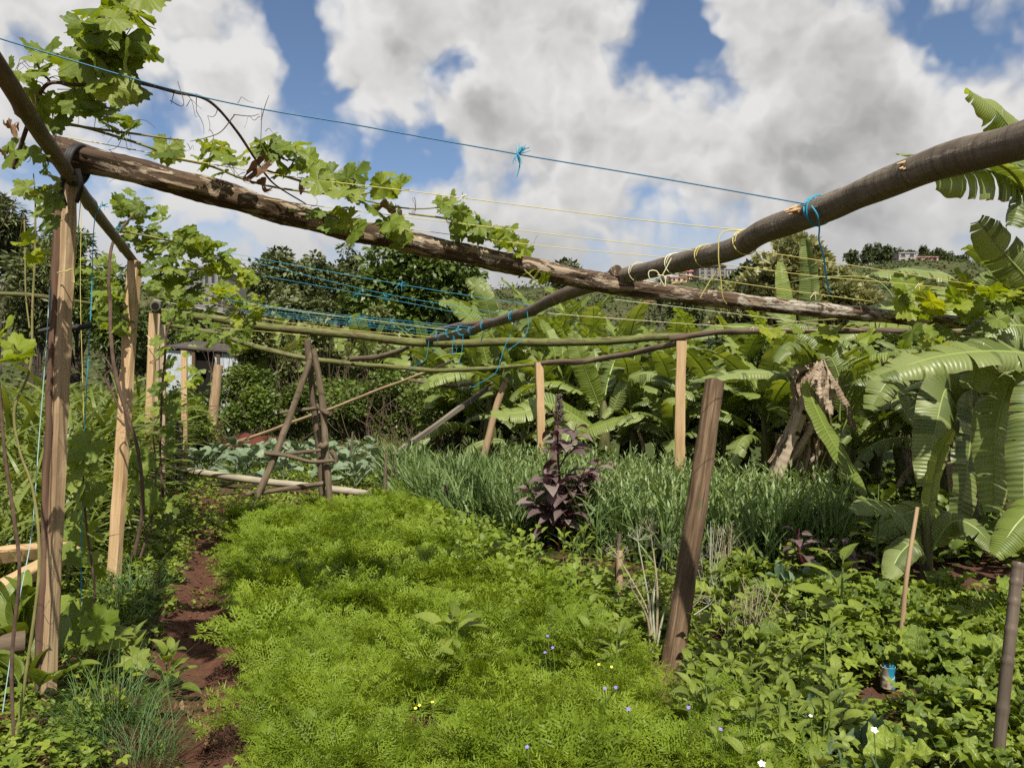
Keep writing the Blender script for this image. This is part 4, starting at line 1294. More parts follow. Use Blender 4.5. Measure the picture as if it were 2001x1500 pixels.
for i, (a, b, c, k) in enumerate(BL2):
    string('blue twine of the low bundle above the long green pole', PP([a, b, c]), 'blue', .0017, [(*k, .06)], seed=i + 10, group='low bundle of blue twines')
for i, (a, b, c) in enumerate([((380, 578, 7.6), (640, 615, 7.9), (880, 645, 8.3)), ((480, 618, 8.9), (640, 640, 9.0), (860, 660, 9.0)), ((430, 640, 9.2), (560, 652, 9.2), (600, 656, 9.2))]):
    string('yellow string of the low bundle above the long green pole', PP([a, b, c]), 'yellow', .0026, [(638, 626, 8.2, .05, 'cream')] if i == 0 else (), seed=i + 20, group='low bundle of yellow strings')
string('thin yellowish string over the far bent pole', PP([(300, 585, 9.4), (340, 593, 9.4), (440, 612, 9.4)]), 'cream', .0024)
# blue tails hanging from the brown pole
HANG = [([(1030, 608, 6.05), (1032, 640, 6.05), (1018, 665, 6.05), (992, 684, 6.05)], 'blue twine tail hanging from the brown pole nearest the log'),
        ([(1004, 618, 6.5), (1000, 650, 6.5), (985, 680, 6.5), (972, 722, 6.5), (955, 738, 6.5), (922, 757, 6.5)], 'longest blue twine tail hanging below the brown pole'),
        ([(886, 655, 8.0), (884, 690, 8.0), (892, 686, 8.0), (888, 658, 8.0)], 'blue twine loop dangling below the far pole'),
        ([(905, 652, 7.9), (902, 690, 7.9), (896, 708, 7.9), (902, 715, 7.9)], 'curled blue twine tail right of the dangling loop'),
        ([(856, 662, 8.7), (850, 690, 8.7)], 'short straight blue twine tail at the far pole'),
        ([(838, 666, 9.0), (832, 700, 9.0), (815, 712, 9.0), (800, 722, 9.0)], 'leftmost blue twine tail trailing below the far pole'),
        ([(946, 640, 7.4), (940, 668, 7.4), (948, 650, 7.4), (975, 628, 7.0)], 'blue twine wrapped loosely round the brown pole')]
for pts, lb in HANG:
    string(lb, PP(pts), 'blue', .0026, cat='string')
for i, (px, py, Y) in enumerate([(860, 656, 8.8), (880, 650, 8.3), (903, 645, 7.9), (925, 645, 7.7), (950, 636, 7.3), (1006, 618, 6.5)]):
    loop_on(P(px, py, Y), LOG[0] * 0 + np.array([-.33, .94, -.05]), .048, .003, 'blue', 'twine_tie', 'blue twine wrapped round the far half of the brown pole', turns=2.1).__setitem__('group', 'blue ties on the brown pole')
string('long blue twine hanging from the left pole to the ground', PP([(198, 398, 4.35), (184, 440, 4.35), (178, 600, 4.3), (166, 820, 4.25), (160, 1000, 4.2), (158, 1180, 4.2)]), 'blue', .0024, [(202, 401, 4.33, .03), (231, 446, 5.0, .035)])
string('faded bluish string hanging down left of the split post', PP([(97, 560, 3.7), (90, 680, 3.65), (76, 860, 3.6), (62, 1040, 3.5), (36, 1180, 3.4), (5, 1390, 3.3)]), 'teal', .0020)
string('thin yellow string hanging right of the split post', PP([(158, 390, 3.9), (150, 480, 3.95), (144, 560, 4.0), (146, 600, 4.0), (142, 575, 4.0)]), 'yellow', .0018)
string('yellow string tied round the split post', PP([(112, 533, 3.72), (128, 530, 3.70), (142, 527, 3.73), (145, 552, 3.73), (140, 548, 3.72)]), 'yellow', .0026)
string('cream string tied round the third left post', PP([(287, 655, 10.05), (300, 672, 10.0), (287, 676, 10.02), (303, 678, 10.05)]), 'cream', .0036)
string('brownish string hanging down right of the split post', PP([(160, 380, 4.4), (157, 560, 4.4), (162, 760, 4.4), (164, 830, 4.4)]), 'vinewood' if False else 'yellow', .0016)

# ------------------------------------------------------------------ banana plants
def banana_leaf(name, C, nrm, wmax, tear=.5, droop=.5, fold=.25, seed=0, mats=('banana', 'midrib'), pet=.10, rmid=.016, origin=None, tipw=.5):
    """blade along a midrib curve C; nrm turns its upper face; torn strips hang by their own weight"""
    rg = np.random.default_rng(seed)
    C = np.asarray(C, float)
    n = len(C)
    T = np.gradient(C, axis=0)
    T /= np.linalg.norm(T, axis=1)[:, None]
    nr = np.asarray(nrm, float)
    nr = np.repeat(nr[None], n, 0) if nr.ndim == 1 else nr
    S = np.cross(nr, T)
    S /= np.linalg.norm(S, axis=1)[:, None] + 1e-9
    N = np.cross(T, S)
    t = np.linspace(0, 1, n)
    u = np.clip((t - pet) / (1 - pet), 0, 1)
    w = wmax * np.clip(np.sin(math.pi * (u * .93 + .045)) ** .42, 0, 1) * np.where(t < pet, 0, 1) * (1 - .18 * u)
    g = G()
    vs_ = np.array([0, .3, .62, .86, 1.0])
    i0 = int(pet * n) + 1
    L = np.concatenate([[0], np.cumsum(np.linalg.norm(np.diff(C, axis=0), axis=1))])
    for sg in (-1, 1):
        i = i0
        side_d = droop * rg.uniform(.75, 1.25)
        exl = 0.0
        while i < n - 1:
            k = 2 + int(rg.exponential(2.6 / max(tear, .03)))
            k = min(k, n - 1 - i, 30)
            ex = .65 * exl + rg.normal(0, .03 + .17 * tear)
            exl = ex
            sh = rg.normal(.14, .012 + .03 * tear)
            gap = min(tear, 1.1) * rg.uniform(.03, .2)
            st = np.arange(i, i + k + 1)
            if k == 1:
                st = np.array([i, i + 1])
            m = len(st)
            lr = np.linspace(-1, 1, m)
            pos = C[st].copy()
            rows = [pos.copy()]
            for a, b in zip(vs_[:-1], vs_[1:]):
                vm = (a + b) / 2
                ang = fold - (side_d + ex) * vm * 1.5
                step = (b - a) * w[st][:, None]
                pos = pos + step * (math.cos(ang) * sg * S[st] + math.sin(ang) * N[st] + T[st] * sh * 1.6)
                shrink = -lr[:, None] * gap * (b ** 2 - a ** 2) * (L[1] - L[0]) * k * .5
                pos = pos + T[st] * shrink
                # ripples over the blade
                pos = pos + N[st] * (.0035 * wmax / .185 * np.sin(st * .55 + sg + vm * 3 + ex * 9))[:, None] * b
                rows.append(pos.copy())
            V = np.stack(rows, 1)
            U = np.stack([np.repeat((t[st] * 6 + ex)[:, None], len(vs_), 1), np.repeat(sg * vs_[None], m, 0)], -1)
            idx = np.arange(m * len(vs_)).reshape(m, -1)
            q = np.stack([idx[:-1, :-1], idx[1:, :-1], idx[1:, 1:], idx[:-1, 1:]], -1).reshape(-1, 4)
            if sg < 0:
                q = q[:, ::-1]
            g.add(V.reshape(-1, 3), q, U.reshape(-1, 2), 0, float(np.clip(rg.normal(.45, .12), 0, 1)))
            i += k
    tube(g, C - N * .004, np.linspace(rmid, rmid * .22, n), 6, mat=1, rawC=True)
    return g.mesh(name, [M[mats[0]], M[mats[1]]], origin)


def arch(L, e0, e1, n=46, side=0.0, p=1.3):
    t = np.linspace(0, 1, n)
    e = e0 + (e1 - e0) * t ** p
    ds = L / (n - 1)
    x = np.concatenate([[0], np.cumsum(np.cos(e)[:-1] * ds)])
    z = np.concatenate([[0], np.cumsum(np.sin(e)[:-1] * ds)])
    return np.stack([x, side * x ** 2, z], 1)


rg = np.random.default_rng(31)
BV = []
for i, (e0, e1, tear, dr, fo) in enumerate([(1.35, .9, .12, .25, .45), (1.3, .35, .45, .5, .3), (1.25, -.1, .8, .7, .25), (1.2, -.5, .35, .6, .25), (1.1, -.9, .9, .9, .2), (1.05, -.3, .25, .5, .3),
                                            (.9, -.9, .7, .9, .2), (.8, -1.2, 1.0, 1.1, .15), (1.15, .2, 1.0, .6, .3), (1.3, .6, .7, .5, .35), (.6, -1.3, .8, 1.1, .1), (1.0, -.6, .15, .7, .25)]):
    C = arch(1.0, e0, e1, 64, rg.normal(0, .08))
    T = np.gradient(C, axis=0)
    nr = np.stack([-T[:, 2], np.zeros(64), T[:, 0]], 1)
    pale = i % 3 == 0
    BV.append((e0, banana_leaf('leaf', C, nr, .142, min(1.6, tear * 1.4 + .4), dr * .8, fo, 60 + i, ('bananapale' if pale else 'banana', 'midrib'), rmid=.012)))
BDRY = []
for i in range(3):
    C = arch(1.0, .5, -1.5, 40, rg.normal(0, .1), .6)
    T = np.gradient(C, axis=0)
    nr = np.stack([-T[:, 2], np.zeros(40), T[:, 0]], 1)
    BDRY.append(banana_leaf('dry_leaf', C, nr, .12, .7, 1.6, -.2, 90 + i, ('bananadry', 'drymidrib'), rmid=.01))


def banana(label, x, y, hs, nl, Ls, seed, lean=0.0, dry=1, group='banana plants beyond the beds', r=.085, z0=0.0, azb=None):
    rg = np.random.default_rng(seed)
    root = thing('banana_plant', (x, y, z0), label, 'banana plant', group)
    g = G()
    la = rg.uniform(0, 6.28)
    tip = np.array([lean * math.cos(la), lean * math.sin(la), hs])
    tube(g, [[0, 0, -.1], tip * .5 + [.02, 0, 0], tip * .9, tip * 1.06], [r, r * .8, r * .55, r * .3], 12, 24, .06, .02, seed)
    link('stem', g.mesh('stem', M['pstem']), parent=root)
    az = rg.uniform(0, 6.28)
    order = [0, 9, 1, 8, 2, 5, 3, 11, 4, 6, 7, 10]
    for k in range(nl):
        v = order[min(len(order) - 1, int(k * len(order) / nl + rg.uniform(0, 1.2)))]
        az += 2.4 + rg.normal(0, .25)
        a = az if azb is None else az
        L = Ls * rg.uniform(.8, 1.12) * (1 if k else .8)
        m = Matrix.Translation(Vector(tip * (1.0 - .045 * k * rg.uniform(.6, 1)))) @ Matrix.Rotation(a, 4, 'Z') @ Matrix.Rotation(rg.normal(0, .12), 4, 'X') @ Matrix.Scale(L, 4)
        link('leaf', BV[v][1], parent=root, mat=m)
    for k in range(dry):
        m = Matrix.Translation(Vector(tip * rg.uniform(.6, .85))) @ Matrix.Rotation(rg.uniform(0, 6.28), 4, 'Z') @ Matrix.Scale(Ls * rg.uniform(.55, .75), 4)
        link('dry_leaf', BDRY[k % 3], parent=root, mat=m, label='brown withered hanging banana leaf')
    return root


ORD = 'leftmost second third fourth fifth sixth seventh eighth ninth tenth eleventh twelfth thirteenth fourteenth fifteenth sixteenth seventeenth eighteenth nineteenth twentieth'.split()


def nth(lst, i):
    r = sorted(range(len(lst)), key=lambda k: lst[k][0]).index(i)
    return ORD[r] + ('' if r == 0 else ' from left')


MID = [(890, 14.5, 1.3, 1.5), (940, 13.2, 1.2, 1.5), (985, 14.4, 1.6, 1.7), (1030, 12.8, 1.3, 1.6), (1075, 14.0, 1.6, 1.7), (1110, 12.2, 1.2, 1.5), (1150, 13.6, 1.5, 1.6), (1175, 12.0, 1.1, 1.4), (1215, 13.2, 1.3, 1.5), (1250, 11.4, .9, 1.3),
       (1285, 12.6, 1.2, 1.4), (1325, 11.6, 1.0, 1.3), (1365, 12.8, 1.2, 1.45), (1405, 10.8, 1.0, 1.4), (1450, 12.0, 1.3, 1.5), (1495, 10.4, 1.1, 1.4), (1540, 12.4, 1.4, 1.5), (1120, 15.5, 1.8, 1.7), (1300, 10.6, .7, 1.2), (1010, 11.9, .9, 1.3)]
for i, (px, Y, hs, L) in enumerate(MID):
    hs += .22 if 1040 < px < 1380 else .05
    banana('torn leafed banana plant, ' + nth(MID, i) + ' in the clump beyond the oats', X(px, Y), Y, hs, 13, L, 100 + i, .15, dry=1 if i % 2 else 0, group='banana plants of the middle clump')
RIGHT = [(1600, 10.2, 1.0, 1.3), (1655, 9.4, .8, 1.2), (1700, 10.4, 1.1, 1.3), (1770, 9.6, 1.1, 1.3), (1840, 8.8, 1.0, 1.3), (1905, 9.4, 1.5, 1.4), (1960, 8.2, 1.2, 1.4), (2040, 8.6, 2.0, 1.7)]
for i, (px, Y, hs, L) in enumerate(RIGHT):
    banana('shaded dark leafed banana plant, ' + nth(RIGHT, i) + ' in the right hand row', X(px, Y), Y, hs, 9, L, 140 + i, .15, dry=2, group='banana plants at the right')
FARB = [(470, 25), (520, 23), (575, 26), (640, 24), (690, 26.5), (735, 23), (790, 25), (845, 23.5)]
for i, (px, Y) in enumerate(FARB):
    banana('distant small banana plant, ' + nth(FARB, i) + ' behind the creeper hedge', X(px, Y), Y, 1.5 + .3 * (i % 3), 9, 1.9, 170 + i, .1, dry=0, group='banana plants behind the hedge')


def dry_sheet(name, pts, wid, seed, origin, face):
    """a withered leaf hanging as a crumpled ragged sheet"""
    rg = np.random.default_rng(seed)
    n, c = 46, 9
    C = catmull(np.asarray(pts), n)
    T = np.gradient(C, axis=0)
    T /= np.linalg.norm(T, axis=1)[:, None]
    tw = face + np.cumsum(rg.normal(0, .07, n))
    S = np.cross(np.stack([np.sin(tw), -np.cos(tw), 0 * tw], 1), T)
    S /= np.linalg.norm(S, axis=1)[:, None]
    N = np.cross(T, S)
    t = np.linspace(0, 1, n)
    k = np.linspace(-1, 1, c)
    pl, pr = rg.random(4) * 6.28, rg.random(4) * 6.28
    def edge(ph):
        return wid * np.clip(.35 + .65 * np.sin(math.pi * (.08 + .86 * t)) + .22 * np.sin(9 * t + ph[0]) + .16 * np.sin(23 * t + ph[1]) + rg.normal(0, .06, n), .06, 2)
    wl, wr = edge(pl), edge(pr)
    off = np.where(k[None] < 0, k[None] * wl[:, None], k[None] * wr[:, None])
    a = rg.uniform(.3, .75)
    curl = wid * (a * np.sin(k[None] * rg.uniform(2.2, 4.0) + 3 * t[:, None] + pl[2]) * .55 + .25 * np.sin(17 * t[:, None] + 5 * k[None] + pr[2]) * np.abs(k[None]) + rg.normal(0, .03, (n, c)))
    V = C[:, None] + S[:, None] * (off * .8)[..., None] + N[:, None] * curl[..., None]
    U = np.stack([np.repeat(t[:, None] * 3, c, 1), np.repeat(k[None], n, 0)], -1)
    idx = np.arange(n * c).reshape(n, c)
    q = np.stack([idx[:-1, :-1], idx[1:, :-1], idx[1:, 1:], idx[:-1, 1:]], -1)
    keep = np.ones(q.shape[:2], bool)
    for _ in range(9):          # tears running in from both edges
        i, d = rg.integers(6, n - 2), rg.integers(1, 4)
        if rg.random() < .5:
            keep[i, :d] = False
        else:
            keep[i, -d:] = False
    g = G().add(V.reshape(-1, 3), q[keep].reshape(-1, 4), U.reshape(-1, 2), 0, float(rg.uniform(.2, .8)))
    tube(g, C - N * .006, np.linspace(.012, .003, n), 5, mat=1, rawC=True)
    return g.mesh(name, [M['bananadry'], M['drymidrib']], origin)


def custom_banana(label, base, hs, leaves, seed, stem_tip=None, group=None, r=.10, extra=()):
    """a plant whose leaves follow given midribs: (points, normal, halfwidth, tear, droop, fold, mats)"""
    root = thing('banana_plant', base, label, 'banana plant', group)
    b = np.array(base, float)
    g = G()
    tip = np.array([0, 0, hs]) if stem_tip is None else np.array(stem_tip) - b
    tube(g, [[0, 0, -.1], tip * .5, tip * .9, tip * 1.04], [r, r * .85, r * .6, r * .35], 12, 24, .06, .02, seed)
    link('stem', g.mesh('stem', M['pstem']), parent=root)
    for i, lf in enumerate(leaves):
        pts, nr, w, te, dr, fo, mt = lf
        C = catmull(np.array(pts), 84)
        nm = 'dry_leaf' if mt == 'bananadry' else 'leaf'
        if nm == 'dry_leaf':
            link(nm, dry_sheet(nm, pts, w, seed * 31 + i, b, nr[0]), parent=root)
            continue
        me = banana_leaf(nm, C, nr, w * .85, te * 1.7 + .08 + (.12 if mt == 'banana' else .04), dr, fo, seed * 31 + i, (mt, 'drymidrib' if mt == 'bananadry' else 'midrib'), pet=.06, origin=b, rmid=.013)
        link(nm, me, parent=root)
    for k, (v, az, L, zz) in enumerate(extra):
        link('leaf', BV[v][1], parent=root, mat=Matrix.Translation(Vector((tip[0] * zz / hs, tip[1] * zz / hs, zz))) @ Matrix.Rotation(az, 4, 'Z') @ Matrix.Scale(L, 4))
    return root


Z1 = np.array([0, -.25, 1.0])
FR = np.array([0, -1.0, .25])
# big plant at the right edge
custom_banana('tall banana plant at the right edge reaching above the thick pole', (X(2075, 5.6), 5.6, 0), 2.2, [
    (PP([(2060, 560, 5.6), (2010, 330, 5.4), (1960, 230, 5.2), (1895, 178, 5.0)]), [-.45, -.75, .35], .21, .12, .9, .1, 'bananapale'),
    (PP([(2095, 470, 5.6), (2030, 350, 5.2), (1930, 335, 4.9), (1825, 352, 4.7)]), [-.1, -.92, .45], .27, .5, .8, .15, 'banana'),
    (PP([(2060, 520, 5.3), (1985, 345, 4.9), (1880, 310, 4.7), (1752, 300, 4.6)]), [0, -.3, .9], .12, .3, .5, .2, 'banana'),
    (PP([(2080, 640, 5.4), (2020, 560, 5.2), (1950, 480, 5.1), (1912, 432, 5.05)]), [-.55, -.7, .2], .17, .15, .5, .1, 'banana'),
    (PP([(2080, 520, 5.6), (2060, 340, 5.3), (2015, 350, 5.0), (1975, 440, 4.9)]), [-.3, -.85, .4], .22, .9, .9, .1, 'banana'),
    (PP([(2090, 735, 5.3), (2000, 690, 5.0), (1850, 693, 4.8), (1700, 738, 4.7)]), [.05, -.45, .85], .19, .55, .55, .12, 'banana'),
    (PP([(2080, 720, 5.5), (2010, 640, 5.3), (1930, 660, 5.2), (1900, 760, 5.1)]), [-.3, -.8, .4], .22, .6, .7, .1, 'banana'),
    (PP([(2070, 700, 5.5), (2000, 700, 5.3), (1950, 820, 5.2), (1940, 1000, 5.1)]), [-.3, -.9, .2], .20, .3, .7, .1, 'banana'),
    (PP([(2090, 760, 5.4), (2040, 730, 5.0), (2005, 860, 4.8), (2000, 1060, 4.7)]), [-.4, -.9, .2], .15, .5, .7, .1, 'banana'),
    (PP([(2080, 1010, 4.6), (2040, 980, 4.5), (1990, 1020, 4.4), (1945, 1085, 4.35)]), [-.2, -.6, .8], .14, .2, .6, .2, 'bananapale'),
], 11, extra=[(3, 1.0, 1.7, 2.1), (4, .2, 1.6, 2.0)])
# plant with the dry hanging leaves and the glowing paddle leaf
Yd = 7.9
drys = []
rg = np.random.default_rng(77)
for i in range(24):
    x0 = 1600 + rg.normal(0, 9)
    x1 = 1562 + rg.normal(0, 34)
    yl = rg.uniform(880, 990)
    dd = Yd - .1 + rg.normal(0, .09)
    drys.append((PP([(1603 + rg.normal(0, 4), 702 + rg.uniform(0, 14), dd), (x0 - 18 + rg.normal(0, 18), 745, dd - .05), ((x0 + x1) / 2 + rg.normal(0, 10), (745 + yl) / 2, dd - .08), (x1, yl, dd - .05)]),
                 [rg.normal(0, .6), -1, rg.normal(0, .15)], rg.choice([.018, .025, .035, .05, .07, .11]), .55, rg.uniform(.3, 1.5), rg.uniform(-.3, .6), 'bananadry'))
drys.append((PP([(1605, 705, Yd), (1628, 740, Yd - .15), (1652, 790, Yd - .2), (1672, 838, Yd - .2)]), [.3, -1, .2], .05, .8, 1.6, -.3, 'bananadry'))
custom_banana('banana plant with tan withered leaves hanging over its stem', (X(1610, Yd + .1), Yd + .1, 0), 1.65, drys + [
    (PP([(1600, 790, 7.7), (1583, 770, 7.5), (1620, 850, 7.3), (1692, 968, 7.2)]), [.55, -.8, .2], .17, .06, .35, .2, 'bananapale'),
    (PP([(1700, 985, 7.5), (1650, 960, 7.3), (1600, 965, 7.1), (1548, 1008, 7.0)]), [-.2, -.5, .85], .14, .1, .6, .2, 'bananapale'),
    (PP([(1640, 820, 7.9), (1640, 740, 7.8), (1610, 680, 7.8), (1560, 640, 7.8)]), [-.3, -.7, .4], .2, .5, .6, .2, 'banana'),
    (PP([(1620, 800, 8.0), (1560, 740, 7.9), (1470, 726, 7.7), (1350, 745, 7.5)]), [0, -.4, .9], .14, .25, .6, .15, 'banana'),
    (PP([(1640, 850, 8.0), (1690, 760, 7.9), (1740, 760, 7.8), (1790, 830, 7.7)]), [.3, -.7, .6], .18, .7, .7, .2, 'banana'),
], 12, extra=[(8, 2.2, 1.3, 1.5), (4, 3.9, 1.3, 1.4), (6, 5.4, 1.3, 1.4), (10, .6, 1.3, 1.3)])
# shaded plant with the tall dark hanging blade
custom_banana('banana plant with one broad dark blade hanging straight down', (X(1890, 7.0), 7.0, 0), 1.75, [
    (PP([(1880, 800, 7.0), (1850, 760, 6.8), (1830, 830, 6.6), (1808, 950, 6.5)]), [-.15, -1, .15], .24, .12, .3, .12, 'banana'),
    (PP([(1890, 820, 6.9), (1900, 800, 6.7), (1890, 920, 6.5), (1865, 1080, 6.45)]), [.25, -1, .15], .20, .2, .3, .2, 'banana'),
    (PP([(1890, 790, 7.0), (1960, 740, 6.7), (2010, 790, 6.5), (2020, 900, 6.4)]), [.2, -.9, .3], .22, .4, .5, .2, 'banana'),
    (PP([(1880, 790, 7.1), (1800, 720, 7.0), (1740, 740, 6.9), (1700, 800, 6.8)]), [-.2, -.6, .7], .2, .6, .6, .2, 'banana'),
    (PP([(1880, 1020, 6.9), (1820, 990, 6.6), (1760, 1010, 6.4), (1715, 1050, 6.3)]), [-.1, -.5, .85], .17, .2, .6, .2, 'bananapale'),
    (PP([(1905, 900, 6.9), (1960, 880, 6.6), (2000, 900, 6.5), (2040, 950, 6.4)]), [.1, -.5, .85], .16, .3, .6, .2, 'banana'),
], 13, extra=[(3, 1.4, 1.5, 1.7), (6, 3.0, 1.5, 1.6), (7, 4.8, 1.5, 1.5), (10, 5.6, 1.4, 1.4)])
# low suckers
custom_banana('low banana sucker with upright leaves under the dark blades', (X(1810, 5.9), 5.9, 0), .55, [
    (PP([(1810, 1080, 5.9), (1760, 1010, 5.8), (1710, 985, 5.7), (1668, 1000, 5.6)]), [-.2, -.6, .8], .15, .15, .5, .2, 'banana'),
    (PP([(1812, 1100, 5.9), (1790, 1060, 5.7), (1760, 1080, 5.6), (1735, 1130, 5.5)]), [-.3, -.7, .6], .14, .15, .5, .2, 'banana'),
    (PP([(1815, 1080, 5.9), (1860, 1020, 5.8), (1905, 1030, 5.7), (1950, 1080, 5.6)]), [.2, -.6, .8], .15, .15, .5, .2, 'banana'),
    (PP([(1812, 1060, 5.9), (1820, 960, 5.9), (1835, 890, 5.85), (1862, 840, 5.8)]), [.5, -.8, .1], .13, .1, .5, .25, 'bananapale'),
], 14, r=.05)
# middle clump leaders seen clearly
custom_banana('banana plant with one pale leaf arching over the oats beside the amaranth', (X(1180, 10.8), 10.8, 0), 1.2, [
    (PP([(1180, 900, 10.8), (1140, 850, 10.5), (1190, 826, 10.3), (1255, 812, 10.2)]), [.05, -.6, .8], .19, .15, .6, .2, 'bananapale'),
    (PP([(1180, 850, 10.8), (1080, 790, 10.6), (1020, 805, 10.4), (960, 808, 10.3)]), [0, -.7, .7], .22, .3, .5, .2, 'bananapale'),
    (PP([(1190, 820, 10.8), (1230, 740, 10.6), (1300, 735, 10.3), (1360, 780, 10.2)]), [.1, -.6, .8], .2, .3, .6, .2, 'banana'),
    (PP([(1185, 830, 10.9), (1150, 740, 10.7), (1135, 700, 10.6), (1118, 650, 10.6)]), [-.3, -.9, .2], .2, .2, .4, .25, 'bananapale'),
    (PP([(1180, 860, 10.8), (1120, 840, 10.4), (1100, 900, 10.2), (1105, 940, 10.1)]), [-.3, -.9, .3], .18, .3, .5, .2, 'banana'),
], 15, extra=[(2, 1.0, 1.5, 1.2), (6, 2.9, 1.4, 1.1)])
custom_banana('banana plant whose fringed leaf points left past the long cane', (X(960, 12.4), 12.4, 0), 1.3, [
    (PP([(960, 790, 12.4), (930, 730, 12.2), (880, 728, 12.0), (820, 758, 11.9)]), [0, -.7, .7], .22, .5, .5, .15, 'bananapale'),
    (PP([(965, 800, 12.4), (990, 730, 12.2), (1010, 740, 12.0), (1040, 790, 11.9)]), [.1, -.7, .7], .2, .4, .5, .2, 'banana'),
    (PP([(960, 740, 12.5), (930, 640, 12.3), (890, 595, 12.2), (858, 590, 12.1)]), [-.1, -.6, .8], .22, .3, .5, .2, 'bananapale'),
    (PP([(962, 740, 12.5), (960, 640, 12.4), (945, 580, 12.3), (915, 545, 12.3)]), [-.3, -.7, .5], .22, .5, .4, .2, 'banana'),
], 16, extra=[(1, .4, 1.7, 1.4), (8, 3.6, 1.6, 1.3), (0, 1.9, 1.8, 1.5)])
custom_banana('banana plant with a tall narrow half furled leaf before the pale tree', (X(1560, 12.6), 12.6, 0), 1.7, [
    (PP([(1568, 690, 12.6), (1582, 620, 12.5), (1583, 540, 12.5), (1574, 466, 12.5)]), [-.8, -.6, .1], .22, .35, .2, .5, 'banana'),
    (PP([(1565, 690, 12.6), (1545, 640, 12.4), (1530, 560, 12.3), (1524, 512, 12.3)]), [.2, -1, .1], .17, .05, .2, .2, 'bananapale'),
    (PP([(1565, 690, 12.6), (1600, 650, 12.4), (1640, 655, 12.3), (1690, 700, 12.2)]), [.1, -.6, .8], .2, .5, .6, .2, 'banana'),
    (PP([(1565, 690, 12.6), (1500, 640, 12.4), (1420, 640, 12.2), (1350, 660, 12.1)]), [0, -.6, .8], .22, .4, .6, .2, 'bananapale'),
    (PP([(1790, 700, 10.5), (1730, 560, 10.4), (1620, 540, 10.3), (1500, 560, 10.3)]), [0, -.5, .8], .01, .2, .5, .2, 'banana'),
], 17)
custom_banana('banana plant whose broad leaf arches behind the young vine leaves', (X(1900, 8.0), 8.0, 0), 1.9, [
    (PP([(1900, 700, 8.0), (1880, 560, 7.9), (1800, 528, 7.8), (1706, 535, 7.7)]), [0, -.5, .85], .2, .35, .7, .15, 'banana'),
    (PP([(1900, 680, 8.0), (1920, 560, 7.9), (1980, 520, 7.8), (2060, 540, 7.7)]), [.1, -.5, .85], .2, .35, .7, .15, 'banana'),
    (PP([(1890, 700, 8.0), (1800, 600, 7.9), (1720, 610, 7.8), (1650, 660, 7.7)]), [0, -.6, .8], .2, .5, .7, .15, 'banana'),
], 18)

# ------------------------------------------------------------------ grape vines
def grape_tpl(seed, lob=.26, holes=0, young=False):
    lob *= .62
    rg = np.random.default_rng(seed)
    m = 64
    th = np.linspace(-math.pi + .30, math.pi - .30, m)
    r = .82 + .16 * np.maximum(0, np.cos(th)) ** 2
    for c, a in ((0, lob), (1.12, lob * .85), (-1.12, lob * .85), (2.15, lob * .6), (-2.15, lob * .6)):
        r = r + a * np.exp(-((th - c) / .30) ** 2) - a * .45 * np.exp(-((np.abs(th - c) - .55) / .16) ** 2)
    r = r * (1 + .05 * np.where(np.arange(m) % 4 < 2, 1, -1) + rg.normal(0, .02, m))
    r *= .50 / r.mean()
    rings = [0.16, .45, .75, 1.0]
    V = [[0, 0, 0]]
    cup = rg.uniform(-.22, .12)
    for q in rings:
        rr = r * q
        z = cup * rr ** 2 * 1.4 + .05 * q * np.cos(5 * th + rg.normal(0, .15)) + .04 * q * q * np.sin(3 * th + seed) + rg.normal(0, .012, m) * q
        V += np.stack([rr * np.cos(th), rr * np.sin(th), z], 1).tolist()
    V = np.array(V)
    tri = np.array([[0, 1 + j, 2 + j] for j in range(m - 1)])
    q = np.array([[1 + k * m + j, 1 + (k + 1) * m + j, 2 + (k + 1) * m + j, 2 + k * m + j] for k in range(3) for j in range(m - 1)])
    if holes:
        kill = np.zeros(len(q), bool)
        for _ in range(holes):
            j = rg.integers(0, len(q))
            kill[j] = True
            if rg.random() < .5:
                kill[min(len(q) - 1, j + 1)] = True
        q = q[~kill]
    g = G().add(V, [tri, q], V[:, :2])
    tube(g, [[0, 0, 0], [-.22, 0, -.06], [-.42, .03, -.02]], [.012, .010, .012], 5, 6, mat=1)
    return g


GL = [grape_tpl(i, .20 + .06 * (i % 3), (0, 3, 6, 0, 9, 2)[i % 6]).mesh('leaf', [M['grape'], M['vinegreen']]) for i in range(8)]
GY = [grape_tpl(20 + i, .10 + .05 * i, (0, 1, 2, 0)[i]).mesh('leaf', [M['grapey'], M['vinegreen']]) for i in range(4)]
GD = []
for i in range(3):
    gt_ = grape_tpl(30 + i, .2, 4)
    gt_.V[0] = gt_.V[0] * [1, .45, 1] + np.stack([gt_.V[0][:, 0] * 0, gt_.V[0][:, 1] * 0, .6 * np.abs(gt_.V[0][:, 1]) + .15 * np.sin(9 * gt_.V[0][:, 0])], 1)
    GD.append(gt_.mesh('withered_leaf', [M['dryleaf'], M['drystem']]))


def leaf_at(root, b, p, size, rg, meshes, hang=.6, face=.55, name='leaf'):
    nrm = np.array([rg.normal(0, .55), -face + rg.normal(0, .5), .75 + rg.normal(0, .4)])
    tip = np.array([rg.normal(0, .8), rg.normal(0, .5), -hang + rg.normal(0, .4)])
    return link(name, meshes[rg.integers(0, len(meshes))], parent=root, mat=look_m(np.asarray(p) - b, nrm, tip, size))


